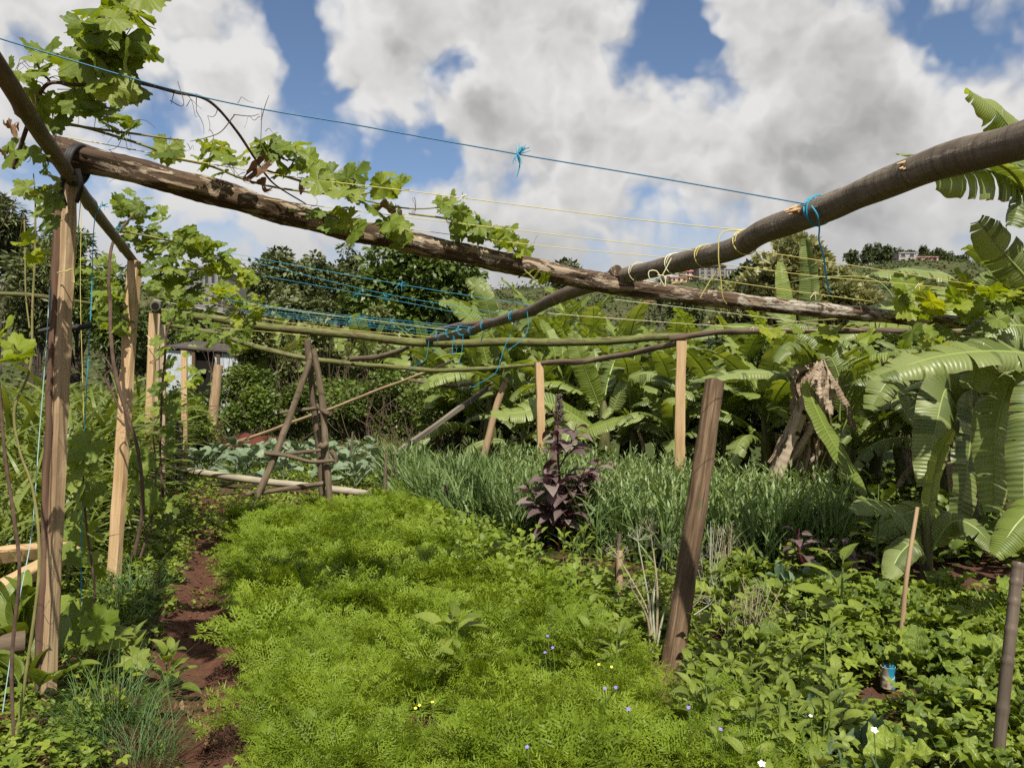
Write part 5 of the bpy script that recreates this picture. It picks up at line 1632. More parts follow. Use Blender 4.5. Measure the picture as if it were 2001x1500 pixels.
def vine(label, base, canes, leaves, seed, tendrils=0, dry=()):
    """canes: (points, radii, material); leaves: (polyline, count, spread px, size lo, hi, meshes)"""
    rg = np.random.default_rng(seed)
    root = thing('grape_vine', base, label, 'grape vine')
    b = np.array(base, float)
    for pts, rad, mt in canes:
        g = G()
        tube(g, PP(pts), rad, 8, max(10, 8 * (len(pts) - 1)), .10, .03, seed, wob=.008)
        link('cane', g.mesh('cane', M[mt], b), parent=root)
    for pl, cnt, sp, lo, hi, ms in leaves:
        A = np.array(pl, float)
        for i in range(cnt):
            u = rg.random() * (len(A) - 1 - 1e-6)
            j = int(u)
            q = A[j] * (1 - u + j) + A[j + 1] * (u - j)
            y = q[2] + rg.normal(0, .12)
            p = P(q[0] + rg.normal(0, sp), q[1] + rg.normal(0, sp * .75), y)
            leaf_at(root, b, p, rg.uniform(lo * .72, hi), rg, ms)
    for pp, sz in dry:
        leaf_at(root, b, P(*pp), sz, rg, GD, 1.2, .8, 'withered_leaf')
    if tendrils:
        g = G()
        for i in range(tendrils):
            pl = canes[i % len(canes)][0]
            A = PP(pl)
            c = A[rg.integers(0, len(A))] + rg.normal(0, .02, 3)
            d = rg.normal(0, 1, 3) * [1, .5, 1]
            d /= np.linalg.norm(d)
            L_ = rg.uniform(.06, .16)
            t_ = np.linspace(0, 1, 14)
            e1 = np.cross(d, [0, 1, .2])
            curl = rg.uniform(.2, 1.1)
            pts = c + d * (t_ * L_)[:, None] + e1 * (L_ * .3 * np.sin(t_ * 3 * curl * 3) * t_)[:, None] + np.array([0, 0, 1]) * (L_ * .25 * (np.cos(t_ * 9 * curl) - 1) * t_)[:, None]
            tube(g, pts, [.0016, .0007], 4, rawC=True)
        link('tendrils', g.mesh('tendrils', M['vinewood'], b), parent=root, kind='stuff')
    return root


vine('grape vine with a tuft of big leaves rising at the upper left', gp(20, 3.3), [
    ([(28, 330, 3.2), (60, 230, 3.1), (90, 165, 3.0), (150, 162, 3.0), (200, 150, 3.0), (214, 60, 2.95), (232, -30, 2.9), (240, -120, 2.9)], [.009, .008, .007, .006, .006, .005, .004, .003], 'vinewood'),
    ([(60, 110, 3.0), (80, 140, 3.0), (96, 160, 3.0)], [.003, .004, .004], 'vinewood'), ([(150, 160, 3.0), (135, 140, 3.0), (128, 132, 3.0)], [.004, .003, .002], 'vinewood')],
    [([(190, 70, 2.95), (225, 30, 2.95), (255, -30, 2.95)], 12, 22, .13, .19, GL), ([(165, 110, 3.0), (215, 100, 2.95), (272, 112, 3.0)], 18, 16, .14, .21, GL), ([(195, 40, 2.95), (262, 30, 2.95)], 5, 18, .12, .17, GY),
     ([(165, 170, 3.0), (250, 165, 3.0)], 6, 18, .10, .16, GL), ([(150, 195, 3.1), (195, 215, 3.1)], 7, 16, .10, .15, GL), ([(95, 95, 3.0), (45, 130, 3.0), (70, 160, 3.0)], 8, 14, .09, .15, GL)], 201, 14)
vine('bare woody vine shoot leaving the blue twine down to the log', P(235, 152, 3.0), [
    ([(225, 150, 3.0), (300, 168, 3.05), (345, 180, 3.1), (395, 190, 3.15), (430, 215, 3.25), (465, 258, 3.4), (492, 300, 3.5), (520, 345, 3.65), (545, 370, 3.8), (600, 400, 4.0)], [.007, .006, .0065, .006, .0055, .005, .005, .0045, .004, .003], 'vinewood'),
    ([(345, 180, 3.1), (338, 205, 3.1)], [.002, .001], 'vinewood'), ([(268, 135, 3.0), (278, 172, 3.0)], [.0018, .001], 'vinewood'), ([(388, 185, 3.1), (387, 218, 3.1)], [.002, .001], 'vinewood'),
    ([(335, 195, 3.1), (358, 205, 3.1), (347, 160, 3.1)], [.0018, .0015, .001], 'vinewood'), ([(455, 222, 3.3), (430, 255, 3.3), (400, 268, 3.3), (370, 275, 3.3)], [.0022, .002, .0015, .001], 'vinewood'),
    ([(512, 235, 3.5), (518, 210, 3.5), (526, 186, 3.5)], [.002, .0018, .001], 'vinewood'), ([(510, 300, 3.5), (511, 255, 3.5), (512, 210, 3.5)], [.0015, .0015, .001], 'vinewood'), ([(455, 222, 3.3), (490, 226, 3.35), (507, 222, 3.35)], [.002, .0015, .001], 'vinewood')],
    [], 202, 10, [((502, 330, 3.55), .15), ((512, 368, 3.55), .09)])
vine('long grape vine trained along the weathered log', P(95, 225, 3.3), [
    ([(70, 215, 3.2), (110, 232, 3.3), (180, 248, 3.4), (290, 285, 3.5), (330, 305, 3.6), (410, 322, 3.7), (480, 350, 3.8), (560, 372, 3.95), (680, 390, 4.05), (800, 408, 4.15), (905, 400, 4.2)], [.007, .006, .006, .006, .006, .006, .005, .005, .005, .004, .003], 'vinegreen'),
    ([(130, 240, 3.3), (250, 255, 3.4), (330, 268, 3.5), (360, 272, 3.5)], [.005, .005, .004, .003], 'vinegreen'),
    ([(520, 330, 3.7), (590, 350, 3.8), (680, 378, 3.95), (740, 372, 4.0), (800, 370, 4.05)], [.005, .006, .006, .004, .003], 'vinegreen'),
    ([(800, 415, 4.2), (880, 425, 4.3), (950, 450, 4.4), (1000, 480, 4.5), (1020, 520, 4.45), (1050, 550, 4.4), (1070, 575, 4.4)], [.005, .005, .004, .004, .004, .003, .002], 'vinegreen')],
    [([(110, 250, 3.2), (80, 200, 3.1), (50, 180, 3.05)], 8, 16, .09, .13, GL), ([(215, 215, 3.3), (250, 245, 3.3)], 6, 14, .08, .13, GL), ([(320, 285, 3.5), (335, 325, 3.5)], 4, 10, .10, .15, GL),
     ([(400, 300, 3.6), (440, 300, 3.65), (470, 318, 3.7)], 13, 14, .08, .13, GL), ([(515, 290, 3.6), (560, 300, 3.7), (600, 330, 3.75)], 18, 16, .10, .17, GL), ([(565, 290, 3.6), (590, 310, 3.7)], 3, 8, .15, .19, GY),
     ([(640, 345, 3.8), (690, 345, 3.85), (700, 375, 3.9)], 13, 14, .11, .17, GL), ([(730, 370, 3.95), (800, 345, 4.0)], 9, 14, .10, .15, GY),
     ([(610, 415, 3.95), (660, 425, 3.95), (690, 430, 3.95)], 7, 14, .10, .15, GL), ([(745, 400, 4.0), (770, 440, 4.0), (800, 450, 4.0)], 16, 15, .09, .15, GL),
     ([(860, 400, 4.1), (900, 410, 4.2), (910, 440, 4.2)], 13, 14, .09, .15, GL), ([(890, 440, 4.2), (950, 445, 4.3), (990, 470, 4.35)], 20, 14, .10, .16, GL), ([(1000, 490, 4.4), (1010, 460, 4.4)], 5, 9, .10, .14, GY),
     ([(1040, 525, 4.4), (1060, 545, 4.4)], 4, 10, .10, .15, GY)], 203, 26, [((757, 412, 3.95), .11), ((775, 425, 3.95), .08), ((590, 362, 3.8), .07)])
vine('dense grape vine covering the head of the sawn post', gp(268, 5.5), [
    ([(264, 1085, 5.5), (276, 990, 5.5), (268, 880, 5.5), (250, 820, 5.5), (228, 740, 5.5), (221, 660, 5.55), (219, 600, 5.6), (214, 540, 5.6), (222, 470, 5.7), (262, 415, 5.8)], [.013, .013, .012, .012, .014, .014, .013, .011, .009, .006], 'vinewood'),
    ([(240, 805, 5.5), (215, 762, 5.5), (203, 735, 5.5), (216, 720, 5.5)], [.008, .008, .007, .004], 'vinewood'), ([(188, 690, 5.6), (205, 695, 5.6), (222, 722, 5.6)], [.004, .004, .005], 'vinewood'),
    ([(240, 450, 5.8), (320, 470, 6.0), (400, 495, 6.3), (470, 515, 6.6), (500, 545, 6.8)], [.008, .007, .006, .005, .003], 'vinegreen')],
    [([(190, 490, 5.95), (205, 560, 5.9), (213, 620, 5.85), (222, 650, 5.8)], 44, 15, .09, .15, GL), ([(240, 410, 6.25), (262, 400, 6.3), (300, 425, 6.35)], 46, 17, .085, .14, GL), ([(228, 450, 6.3), (290, 470, 6.3), (330, 480, 6.35)], 46, 18, .09, .14, GL),
     ([(340, 455, 6.0), (380, 470, 6.1), (420, 490, 6.3)], 44, 16, .09, .15, GL), ([(390, 520, 6.2), (440, 515, 6.4), (480, 540, 6.6)], 36, 14, .09, .14, GY), ([(300, 510, 6.0), (340, 545, 6.1), (380, 550, 6.2)], 44, 18, .09, .15, GL)], 204, 22)
vine('farther grape vine hanging over the far green pole', gp(322, 8.0), [
    ([(326, 1040, 8.0), (318, 960, 8.0), (312, 860, 8.0), (322, 720, 8.0), (330, 640, 8.0), (380, 590, 8.0), (450, 600, 8.2), (520, 620, 8.4)], [.012, .012, .011, .010, .009, .008, .006, .004], 'vinewood'),
    ([(330, 560, 7.0), (400, 575, 7.2), (450, 600, 7.5), (490, 640, 7.8)], [.006, .006, .005, .004], 'vinegreen')],
    [([(310, 560, 7.2), (360, 575, 7.3), (420, 590, 7.5)], 36, 17, .10, .16, GL), ([(430, 570, 7.5), (480, 590, 7.7), (515, 620, 7.9)], 26, 15, .10, .16, GY), ([(330, 610, 8.0), (400, 640, 8.2), (455, 660, 8.4)], 32, 17, .10, .16, GL),
     ([(480, 630, 7.8), (500, 600, 7.8)], 6, 10, .13, .18, GL), ([(440, 650, 9), (480, 680, 9.2)], 12, 14, .10, .15, GL), ([(318, 660, 8), (326, 800, 8), (300, 900, 8)], 26, 16, .11, .17, GL), ([(340, 700, 9), (380, 760, 9)], 9, 14, .11, .15, GY)], 205, 14)
vine('young bright grape vine spilling over the log at the right', P(1990, 620, 5.4), [
    ([(2080, 640, 5.5), (1980, 605, 5.4), (1900, 585, 5.3), (1820, 575, 5.2), (1760, 585, 5.1)], [.007, .006, .006, .005, .003], 'vinegreen'),
    ([(2080, 660, 5.6), (1960, 650, 5.5), (1860, 625, 5.4), (1700, 620, 5.4), (1560, 632, 5.5), (1500, 640, 5.6)], [.006, .006, .006, .005, .004, .003], 'vinegreen')],
    [([(1750, 585, 5.1), (1820, 590, 5.2), (1890, 590, 5.2)], 24, 17, .13, .20, GY), ([(1900, 560, 5.2), (1960, 570, 5.3), (2020, 580, 5.4)], 26, 20, .13, .20, GY), ([(1930, 600, 5.2), (2010, 605, 5.3)], 7, 16, .12, .18, GL),
     ([(1790, 640, 5.2), (1870, 660, 5.2)], 6, 13, .13, .19, GL), ([(1500, 637, 5.5), (1560, 640, 5.5)], 4, 8, .11, .15, GY), ([(1590, 645, 5.4), (1640, 660, 5.4)], 6, 10, .16, .21, GY), ([(1690, 650, 5.3), (1720, 655, 5.3)], 3, 10, .12, .16, GY)], 206, 22)
vine('thin climbing vine at the left edge with yellowing leaves', gp(30, 3.25), [
    ([(28, 1480, 3.2), (24, 1300, 3.2), (34, 1120, 3.2), (22, 1000, 3.2), (10, 880, 3.2), (0, 760, 3.2), (-20, 650, 3.2)], [.006, .007, .0065, .007, .006, .006, .005], 'vinewood'),
    ([(24, 1480, 3.3), (48, 1340, 3.3), (68, 1180, 3.3), (72, 1060, 3.3), (62, 950, 3.3), (40, 880, 3.3), (30, 800, 3.3), (58, 720, 3.3), (64, 600, 3.3), (70, 500, 3.3), (68, 400, 3.3), (62, 340, 3.3)], [.006, .006, .006, .006, .005, .005, .005, .005, .004, .004, .003, .002], 'vinegreen'),
    ([(44, 420, 3.3), (46, 560, 3.3), (54, 640, 3.3)], [.003, .003, .003], 'vinegreen')],
    [([(40, 290, 3.2), (75, 330, 3.2), (105, 390, 3.3)], 9, 14, .08, .13, GL), ([(40, 470, 3.2), (70, 490, 3.2), (78, 520, 3.2)], 7, 12, .06, .10, GY), ([(5, 640, 3.2), (35, 690, 3.2), (20, 660, 3.2)], 7, 12, .08, .13, GY), ([(50, 360, 3.3), (90, 430, 3.3)], 5, 12, .08, .12, GL)], 207, 12, [((20, 250, 3.2), .09), ((5, 300, 3.2), .08), ((48, 690, 3.2), .06)])
vine('young vine with broad leaves climbing beside the split post', gp(160, 4.15), [
    ([(150, 1345, 4.12), (172, 1240, 4.15), (186, 1160, 4.15), (178, 1060, 4.15), (168, 960, 4.15), (164, 870, 4.2)], [.007, .007, .006, .006, .005, .004], 'vinewood')],
    [([(165, 850, 4.2), (150, 920, 4.2), (178, 980, 4.2)], 12, 18, .13, .20, GL), ([(180, 1030, 4.2), (150, 1090, 4.2), (200, 1110, 4.2)], 7, 18, .13, .19, GL), ([(165, 1210, 4.1), (205, 1225, 4.1), (220, 1270, 4.05)], 8, 17, .16, .23, GL), ([(260, 1275, 4.1), (290, 1290, 4.1)], 3, 12, .12, .15, GL)], 208, 5)
vine('leafy young vine at the foot of the third left post', gp(305, 6.8), [
    ([(275, 1090, 6.2), (300, 1000, 6.5), (305, 920, 6.8), (298, 850, 6.8)], [.009, .009, .008, .005], 'vinewood')],
    [([(255, 910, 6.2), (290, 930, 6.4), (270, 990, 6.2)], 18, 17, .14, .21, GL), ([(300, 960, 6.5), (320, 1010, 6.6)], 8, 13, .12, .18, GL)], 209, 4)

# ------------------------------------------------------------------ carrot bed
rg = np.random.default_rng(41)


def frond(seed, L=1.0, steps=(.2, .36, .52, .68, .84, 1.0), wl=.0105):
    """one feathery carrot leaf: stalk with divided side leaflets"""
    rg = np.random.default_rng(seed)
    g = G()
    C = arch(L, 1.25, .05 + rg.normal(0, .2), 12, rg.normal(0, .15), 1.6)
    T, N, B = frames(C)
    T = np.gradient(C, axis=0)
    T /= np.linalg.norm(T, axis=1)[:, None]
    tube(g, C, [.010, .006, .003], 3, rawC=True)
    V, Fq, U = [], [], []

    def leafl(p, d, nrm, l, w):
        s = np.cross(nrm, d)
        s /= np.linalg.norm(s) + 1e-9
        i = len(V)
        V.extend([p + d * l * .15 + s * w, p + d * l + nrm * rg.normal(0, .25) * l, p + d * l * .15 - s * w])
        U.extend([[0, 1], [1, 0], [0, -1]])
        Fq.append([i, i + 1, i + 2])
    npair = 9
    for k in range(npair):
        f = .34 + .66 * k / (npair - 1)
        j = min(10, int(f * 11))
        p, t = C[j] + (C[j + 1] - C[j]) * (f * 11 - j if j < 10 else .8), T[j]
        up = np.cross(t, [0, 1, 0])
        up = -up if up[2] < 0 else up
        pl = .27 * L * math.sin(math.pi * (.20 + .72 * (1 - f) / .66 * .9 + .02)) + .05
        for sg in (-1, 1):
            d = np.array([0, sg, 0.]) + t * .75 + up * (.15 + rg.normal(0, .15))
            d /= np.linalg.norm(d)
            for a in steps:
                q = p + d * pl * a
                for s2 in ((-1, 1) if a < 1 else (0,)):
                    sd = np.cross(up, d) * s2 * .8 + d * .8 + up * rg.normal(.1, .25)
                    sd /= np.linalg.norm(sd)
                    leafl(q - d * pl * .08, sd, up, pl * (.42 - .20 * a) + .022, wl)
    g.add(np.array(V), np.array(Fq), np.array(U), 0, .5)
    Vv, Uu = np.concatenate(g.V), np.concatenate(g.U)
    f3 = np.concatenate([f for f in g.F if f.shape[1] == 3])
    f4 = np.concatenate([f for f in g.F if f.shape[1] == 4])
    f3 = f3[np.ptp(Vv[f3], axis=1).max(1) > 1e-5]
    return Vv, [f3, f4], Uu


FROND = [frond(i) for i in range(6)]
FROND_FAR = [frond(i, steps=(.3, .55, .8, 1.0), wl=.017) for i in range(6)]
SOILGAP = [(690, 1135, .16), (830, 1370, .20), (1185, 1170, .13), (840, 1230, .10), (520, 1290, .08), (1180, 1330, .10), (570, 985, .22), (1270, 1230, .12), (600, 1010, .12)]
gapxy = np.array([[X(px, F * (H - .2) / (py - HOR)), F * (H - .2) / (py - HOR), r * 1.35] for px, py, r in SOILGAP])
g = G()
cs = []
for s in np.arange(2.3, 9.3, .10):
    for t in np.arange(.10, 1.98, .10):
        cs.append((t + rg.normal(0, .035), s + rg.normal(0, .035)))
cs = np.array(cs)
cx_, cy_ = xy(cs[:, 0], cs[:, 1])
edge = .035 * np.sin(cs[:, 1] * 4.1) + .05 * np.sin(cs[:, 1] * 1.7)
wR = np.where(cs[:, 1] < 4.0, 1.80 + .10 * np.sin(cs[:, 1] * 3), 1.88)
ok = (cs[:, 0] > edge + .13 - .03 * (cs[:, 1] - 3)) & (cs[:, 0] < wR + edge) & (cs[:, 1] < 9.25 - .2 * (cs[:, 0] < .9) + edge)
ok &= wavy(cx_, cy_, 3.1, 2) + .5 * wavy(cx_, cy_, 8.3, 5) > -.44 + .25 * rg.random(len(cs))
for gx, gy, r in gapxy:
    dd = np.hypot(cx_ - gx, cy_ - gy)
    ok &= dd > r * (.8 + .4 * rg.random(len(cs)))
cs, cx_, cy_ = cs[ok], cx_[ok], cy_[ok]
cz = gz(cx_, cy_)
hs = .19 + .045 * wavy(cx_, cy_, 2.6, 3) + .055 * wavy(cx_, cy_, 6, 1) + rg.normal(0, .015, len(cs))
hs *= np.where(cs[:, 0] < .12, .85, 1) * np.where(cs[:, 1] > 8.4, .9, 1)
pv = np.clip(.48 + .22 * wavy(cx_, cy_, 1.6, 1) + rg.normal(0, .12, len(cs)), 0, 1)
NF = 8
for k in range(NF):
    az = rg.random(len(cs)) * 6.28
    inner = k / NF
    el = rg.normal(.0, .22, len(cs)) - .55 * (1 - inner) * rg.random(len(cs))
    size = hs * rg.uniform(.95, 1.35, len(cs)) * 1.12
    Mx = rotm(az, el, rg.normal(0, .2, len(cs))) * size[:, None, None]
    T = np.stack([cx_, cy_, cz + .0], 1) + rg.normal(0, .012, (len(cs), 3)) * [1, 1, 0]
    sel = rg.integers(0, 6, len(cs))
    for v in range(6):
        for lod in (0, 1):
            m_ = (sel == v) & ((cs[:, 1] > 4.3) == bool(lod))
            tile(g, (FROND, FROND_FAR)[lod][v], Mx[m_], T[m_], np.clip(pv[m_] + .1 * (inner - .5) + rg.normal(0, .07, m_.sum()), 0, 1))
link('carrot_tops', g.mesh('carrot_tops', M['carrot']), label='feathery bright green carrot tops filling the long bed', cat='carrot bed', kind='stuff')
print('carrot plants', len(cs), 'faces', sum(len(f) for f in g.F))

# ------------------------------------------------------------------ oats or wheat
BL_ = [blade_tpl(7, 1.0, strap(.023 + .005 * i), 2, 0, 1.50 - .05 * i, -.2 + .45 * i, seed=i) for i in range(4)]
STALK = blade_tpl(3, 1.0, strap(.010), 2, 0, 1.52, 1.5, seed=9)
n = 13000
wx = rg.uniform(-3.2, 4.2, n)
wy = rg.uniform(5.2, 11.6, n)
wt_, ws_ = ts(wx, wy)
pxs = 1000.5 + wx / wy * F
back = np.interp(pxs, [600, 740, 850, 1050, 1200, 1400, 1640], [11.0, 11.2, 10.8, 10.2, 9.3, 8.3, 7.4])
front = np.interp(pxs, [700, 760, 870, 1000, 1100, 1300, 1500, 1640], [10.4, 9.5, 8.0, 7.4, 7.0, 6.45, 6.2, 6.4])
ok = (wy < back) & (wy > front) & (wt_ > 1.92) & (pxs < 1660) & (pxs > 735) & (np.hypot(wx - X(1080, 7.2), wy - 7.2) > .28)
wx, wy = wx[ok], wy[ok]
n = len(wx)
g = G()
wh = .55 + .06 * wavy(wx, wy, 1.5, 5) + rg.normal(0, .05, n)
wz = gz(wx, wy)
wv = np.clip(.45 + .2 * wavy(wx, wy, 1.1, 2) + rg.normal(0, .12, n), 0, 1)
for k in range(6):
    lev = [.0, .12, .25, .4, .55, .68][k]
    T = np.stack([wx, wy, wz + lev * wh], 1)
    L_ = wh * rg.uniform(.42, .72, n) * (1.1 if k < 3 else .9)
    Mx = rotm(rg.random(n) * 6.28, rg.normal(0, .15, n), rg.normal(0, .3, n)) * L_[:, None, None]
    sel = rg.integers(0, 4, n)
    for v in range(4):
        m_ = sel == v
        tile(g, BL_[v], Mx[m_], T[m_], np.clip(wv[m_] + rg.normal(0, .1, m_.sum()) + .1 * (lev - .3), 0, 1))
tile(g, STALK, rotm(rg.random(n) * 6.28, rg.normal(0, .05, n), 0 * wx) * (wh * 1.0)[:, None, None], np.stack([wx, wy, wz], 1), wv)
# feathery heads on the farther plants
hd = (rg.random(n) < .35) & (1000.5 + wx / wy * F > 980)
for k in range(7):
    m_ = hd
    T = np.stack([wx, wy, wz + wh * (1.0 + .035 * k)], 1)[m_]
    tile(g, LEAFT, rotm(rg.random(m_.sum()) * 6.28, rg.normal(.9, .3, m_.sum()), 0 * T[:, 0]) * (.055 + .03 * rg.random(m_.sum()))[:, None, None], T, np.clip(.8 + rg.normal(0, .1, m_.sum()), 0, 1))
link('oat_crop', g.mesh('oat_crop', M['wheat']), label='bluish green stand of oats beyond the carrot bed', cat='oats', kind='stuff')
print('oats', n)

# ------------------------------------------------------------------ tall grass on the left
GB = [blade_tpl(9, 1.0, strap(.016 + .004 * i), 2, 0, 1.4 - .12 * i, -1.0 + .3 * i, seed=i) for i in range(4)]
def grass(name, label, cat, xs, ys, hs_, per, mat, wid=1.0, var0=.45, spread=.09, stems=True, z0=0.0):
    g = G()
    n = len(xs)
    for k in range(per):
        f = k / per
        T = np.stack([xs + rg.normal(0, spread, n), ys + rg.normal(0, spread, n), gz(xs, ys) + z0 + hs_ * .55 * f * rg.random(n)], 1)
        L_ = hs_ * rg.uniform(.5, 1.0, n) * .8
        Mx = rotm(rg.random(n) * 6.28, rg.normal(0, .22, n), rg.normal(0, .3, n)) * L_[:, None, None]
        Mx[:, :, 1] *= wid
        sel = rg.integers(0, 4, n)
        for v in range(4):
            m_ = sel == v
            if m_.any():
                tile(g, GB[v], Mx[m_], T[m_], np.clip(rg.normal(var0, .2, m_.sum()), 0, 1))
    return link(name, g.mesh(name, M[mat]), label=label, cat=cat, kind='stuff')


n = 620
gy = rg.uniform(5.0, 14.5, n)
gpx = rg.uniform(-160, 345, n)
gx = X(gpx, gy)
gt1, gs1 = ts(gx, gy)
ok = (gt1 < -1.15) & (gpx < np.interp(gy, [5, 8, 14], [230, 330, 360]))
gx, gy = gx[ok], gy[ok]
ghs = np.interp(gy, [5.0, 7, 9, 14], [.8, 1.25, 1.7, 1.9]) * rg.uniform(.75, 1.1, len(gx))
grass('napier_grass', 'tall arching green grass filling the left behind the posts', 'grass', gx, gy, ghs, 34, 'napier', 1.1)
n = 170
gy = rg.uniform(14.2, 16.8, n)
gx = X(rg.uniform(680, 830, n), gy)
grass('grass_strip', 'yellowish grass strip between the hedge and the oats', 'grass', gx, gy, rg.uniform(.35, .6, n), 22, 'tree3', 1.0, .6)
n = 60
gx, gy = X(rg.uniform(1840, 1990, n), 4.9), rg.uniform(4.6, 5.2, n)
grass('grass_tuft', 'thin green grass growing under the banana plants at right', 'grass', gx, gy, rg.uniform(.2, .35, n), 16, 'weed', .7)

# ------------------------------------------------------------------ low weeds as ground cover
SL = [blade_tpl(4, 1.0, ovate(.30 + .05 * i, .42), 3, .3, .35, -.35 - .2 * i, seed=i) for i in range(3)]


def tri_tpl(seed):
    Vs, Fs, Us = [], [], []
    for k, a in enumerate((-1.05, 0, 1.05)):
        V, q, U = blade_tpl(4, .78 if k != 1 else 1.0, ovate(.24, .45), 3, .25, .2, -.5, seed=seed)
        ca, sa = math.cos(a), math.sin(a)
        Fs.append(q + sum(len(v) for v in Vs))
        Vs.append(np.stack([V[:, 0] * ca - V[:, 1] * sa, V[:, 0] * sa + V[:, 1] * ca, V[:, 2] + .02 * k], 1))
        Us.append(U)
    return np.concatenate(Vs), np.concatenate(Fs), np.concatenate(Us)


TRI = [tri_tpl(i) for i in range(3)]


def cover(name, label, xs, ys, hh, per, size, mat, cat='weeds', var0=.5, flat_=.25, tpls=None):
    tp = tpls or SL
    n = len(xs)
    g = G()
    z = gz(xs, ys)
    for k in range(per):
        a = rg.random(n) * 6.28
        rr = rg.random(n) ** .6 * hh * .9
        T = np.stack([xs + rr * np.cos(a), ys + rr * np.sin(a), z + hh * rg.uniform(.15, 1.05, n)], 1)
        Mx = rotm(a + rg.normal(0, .5, n), rg.normal(flat_, .35, n), rg.normal(0, .4, n)) * (size * rg.uniform(.6, 1.3, n))[:, None, None]
        sel = rg.integers(0, 3, n)
        for v in range(3):
            m_ = sel == v
            if m_.any():
                tile(g, tp[v], Mx[m_], T[m_], np.clip(rg.normal(var0, .2, m_.sum()), 0, 1))
    return link(name, g.mesh(name, M[mat]), label=label, cat=cat, kind='stuff')


def scatter_ts(n, t0, t1, s0, s1):
    t, s = rg.uniform(t0, t1, n), rg.uniform(s0, s1, n)
    x, y = xy(t, s)
    return x, y, t, s


x_, y_, t_, s_ = scatter_ts(2600, -1.9, -.28, 2.2, 10.6)
ok = (rg.random(2600) < sm(-.36, -.68, t_) * .95 + .12 * (wavy(x_, y_, 2, 1) > .1) + (s_ > 6.5) * .35 * (t_ < -.33)) & (np.abs(t_ - path_c(s_)) > .20)
x_, y_, s_ = x_[ok], y_[ok], s_[ok]
fp = (np.abs(1000.5 + x_ / y_ * F - 92) < 55) & (y_ < 3.85)
x_, y_, s_ = x_[~fp], y_[~fp], s_[~fp]
yq = rg.uniform(3.1, 3.85, 150)
xq = X(rg.uniform(20, 190, 150), yq)
cover('post_foot_weeds', 'tiny seedlings on the soil round the foot of the split post', xq, yq, np.full(150, .035), 9, .03, 'weed', var0=.5)
mb = rg.random(len(x_)) < .55
cover('bank_weeds', 'low broadleaf weeds covering the bank left of the path', x_[mb], y_[mb], rg.uniform(.04, .11, mb.sum()), 13, .038, 'weed', var0=.45)
mb2 = ~mb & (rg.random(len(x_)) < .7)
cover('bank_clover', 'small three leaved weeds mixed over the left bank', x_[mb2], y_[mb2], rg.uniform(.06, .16, mb2.sum()), 11, .045, 'weed', var0=.6, tpls=TRI)
mb3 = rg.random(len(x_)) < .10
grass('bank_grass', 'thin grass scattered over the bank left of the path', 'grass', x_[mb3], y_[mb3], rg.uniform(.14, .34, mb3.sum()), 9, 'napier', .45, .5, spread=.04)
x_, y_, t_, s_ = scatter_ts(420, -.42, .06, 2.2, 10.8)
ok = rg.random(420) < .09 + .20 * (s_ > 6.0) + .40 * (np.abs(t_ - path_c(s_)) > .2)
cover('path_weeds', 'small seedlings sprouting along the edges of the red path', x_[ok], y_[ok], np.full(ok.sum(), .04), 8, .035, 'weed', var0=.5)
x_, y_, t_, s_ = scatter_ts(1500, -1.2, 2.4, 8.9, 15.5)
ok = (1000.5 + x_ / y_ * F < 760) & (rg.random(1500) < .75) & ((y_ > np.interp(1000.5 + x_ / y_ * F, [322, 722], [12.2, 10.3]) + .3) | (y_ < np.interp(1000.5 + x_ / y_ * F, [322, 722], [12.2, 10.3]) - .25))
cover('kale_bed_weeds', 'small weeds between the kale plants', x_[ok], y_[ok], rg.uniform(.04, .10, ok.sum()), 10, .05, 'weed', var0=.6)
n = 3400
y_ = rg.uniform(2.5, 6.9, n)
x_ = X(rg.uniform(1150, 2120, n), y_)
t_, s_ = ts(x_, y_)
ok = (t_ > 1.86) & (y_ < np.interp(1000.5 + x_ / y_ * F, [1150, 1500, 1640, 1800, 2100], [6.3, 6.2, 6.3, 5.8, 5.2]))
ok &= ~((np.abs(1000.5 + x_ / y_ * F - 1310) < 60) & (y_ < 4.4) & (y_ > 3.5))
x_, y_ = x_[ok], y_[ok]
pat_ = wavy(x_, y_, 2.1, 4) + .6 * wavy(x_, y_, 5.2, 1)
far_can = (np.hypot(x_ - X(1735, 3.95), y_ - 3.85) > .2) & ~((np.abs(1000.5 + x_ / y_ * F - 1735) < 60) & (y_ < 3.95) & (y_ > 3.0))
m1 = (pat_ > -.55) & far_can & (rg.random(len(x_)) < .8)
cover('bed_weeds', 'low mixed weeds covering the soil of the right hand bed', x_[m1], y_[m1], rg.uniform(.03, .09, m1.sum()), 14, .036, 'weed', var0=.48)
m2 = (pat_ > -.1) & far_can & (rg.random(len(x_)) < .22)
cover('clover_weeds', 'taller three leaved weeds between the chard plants', x_[m2], y_[m2], rg.uniform(.10, .22, m2.sum()), 13, .055, 'weed', var0=.62, tpls=TRI)
m3 = far_can & (rg.random(len(x_)) < .05)
grass('bed_grass', 'thin grass blades scattered through the right hand bed', 'grass', x_[m3], y_[m3], rg.uniform(.15, .30, m3.sum()), 7, 'weed', .5, .6, spread=.03)
x_, y_, t_, s_ = scatter_ts(260, 1.65, 2.25, 4.2, 7.6)
cover('edge_weeds', 'bushy weeds along the right edge of the carrot bed', x_, y_, rg.uniform(.14, .3, len(x_)), 16, .065, 'weed', var0=.5)
# wide shade loving ground under the bananas
n = 900
y_ = rg.uniform(6.2, 12.5, n)
x_ = X(rg.uniform(980, 2100, n), y_)
ok = y_ > np.interp(1000.5 + x_ / y_ * F, [980, 1200, 1400, 1640, 1700], [10.2, 9.4, 8.4, 7.4, 6.2])
cover('shade_weeds', 'broad leaved weeds in the shade under the banana plants', x_[ok], y_[ok], rg.uniform(.15, .4, ok.sum()), 14, .11, 'hedge', var0=.5)

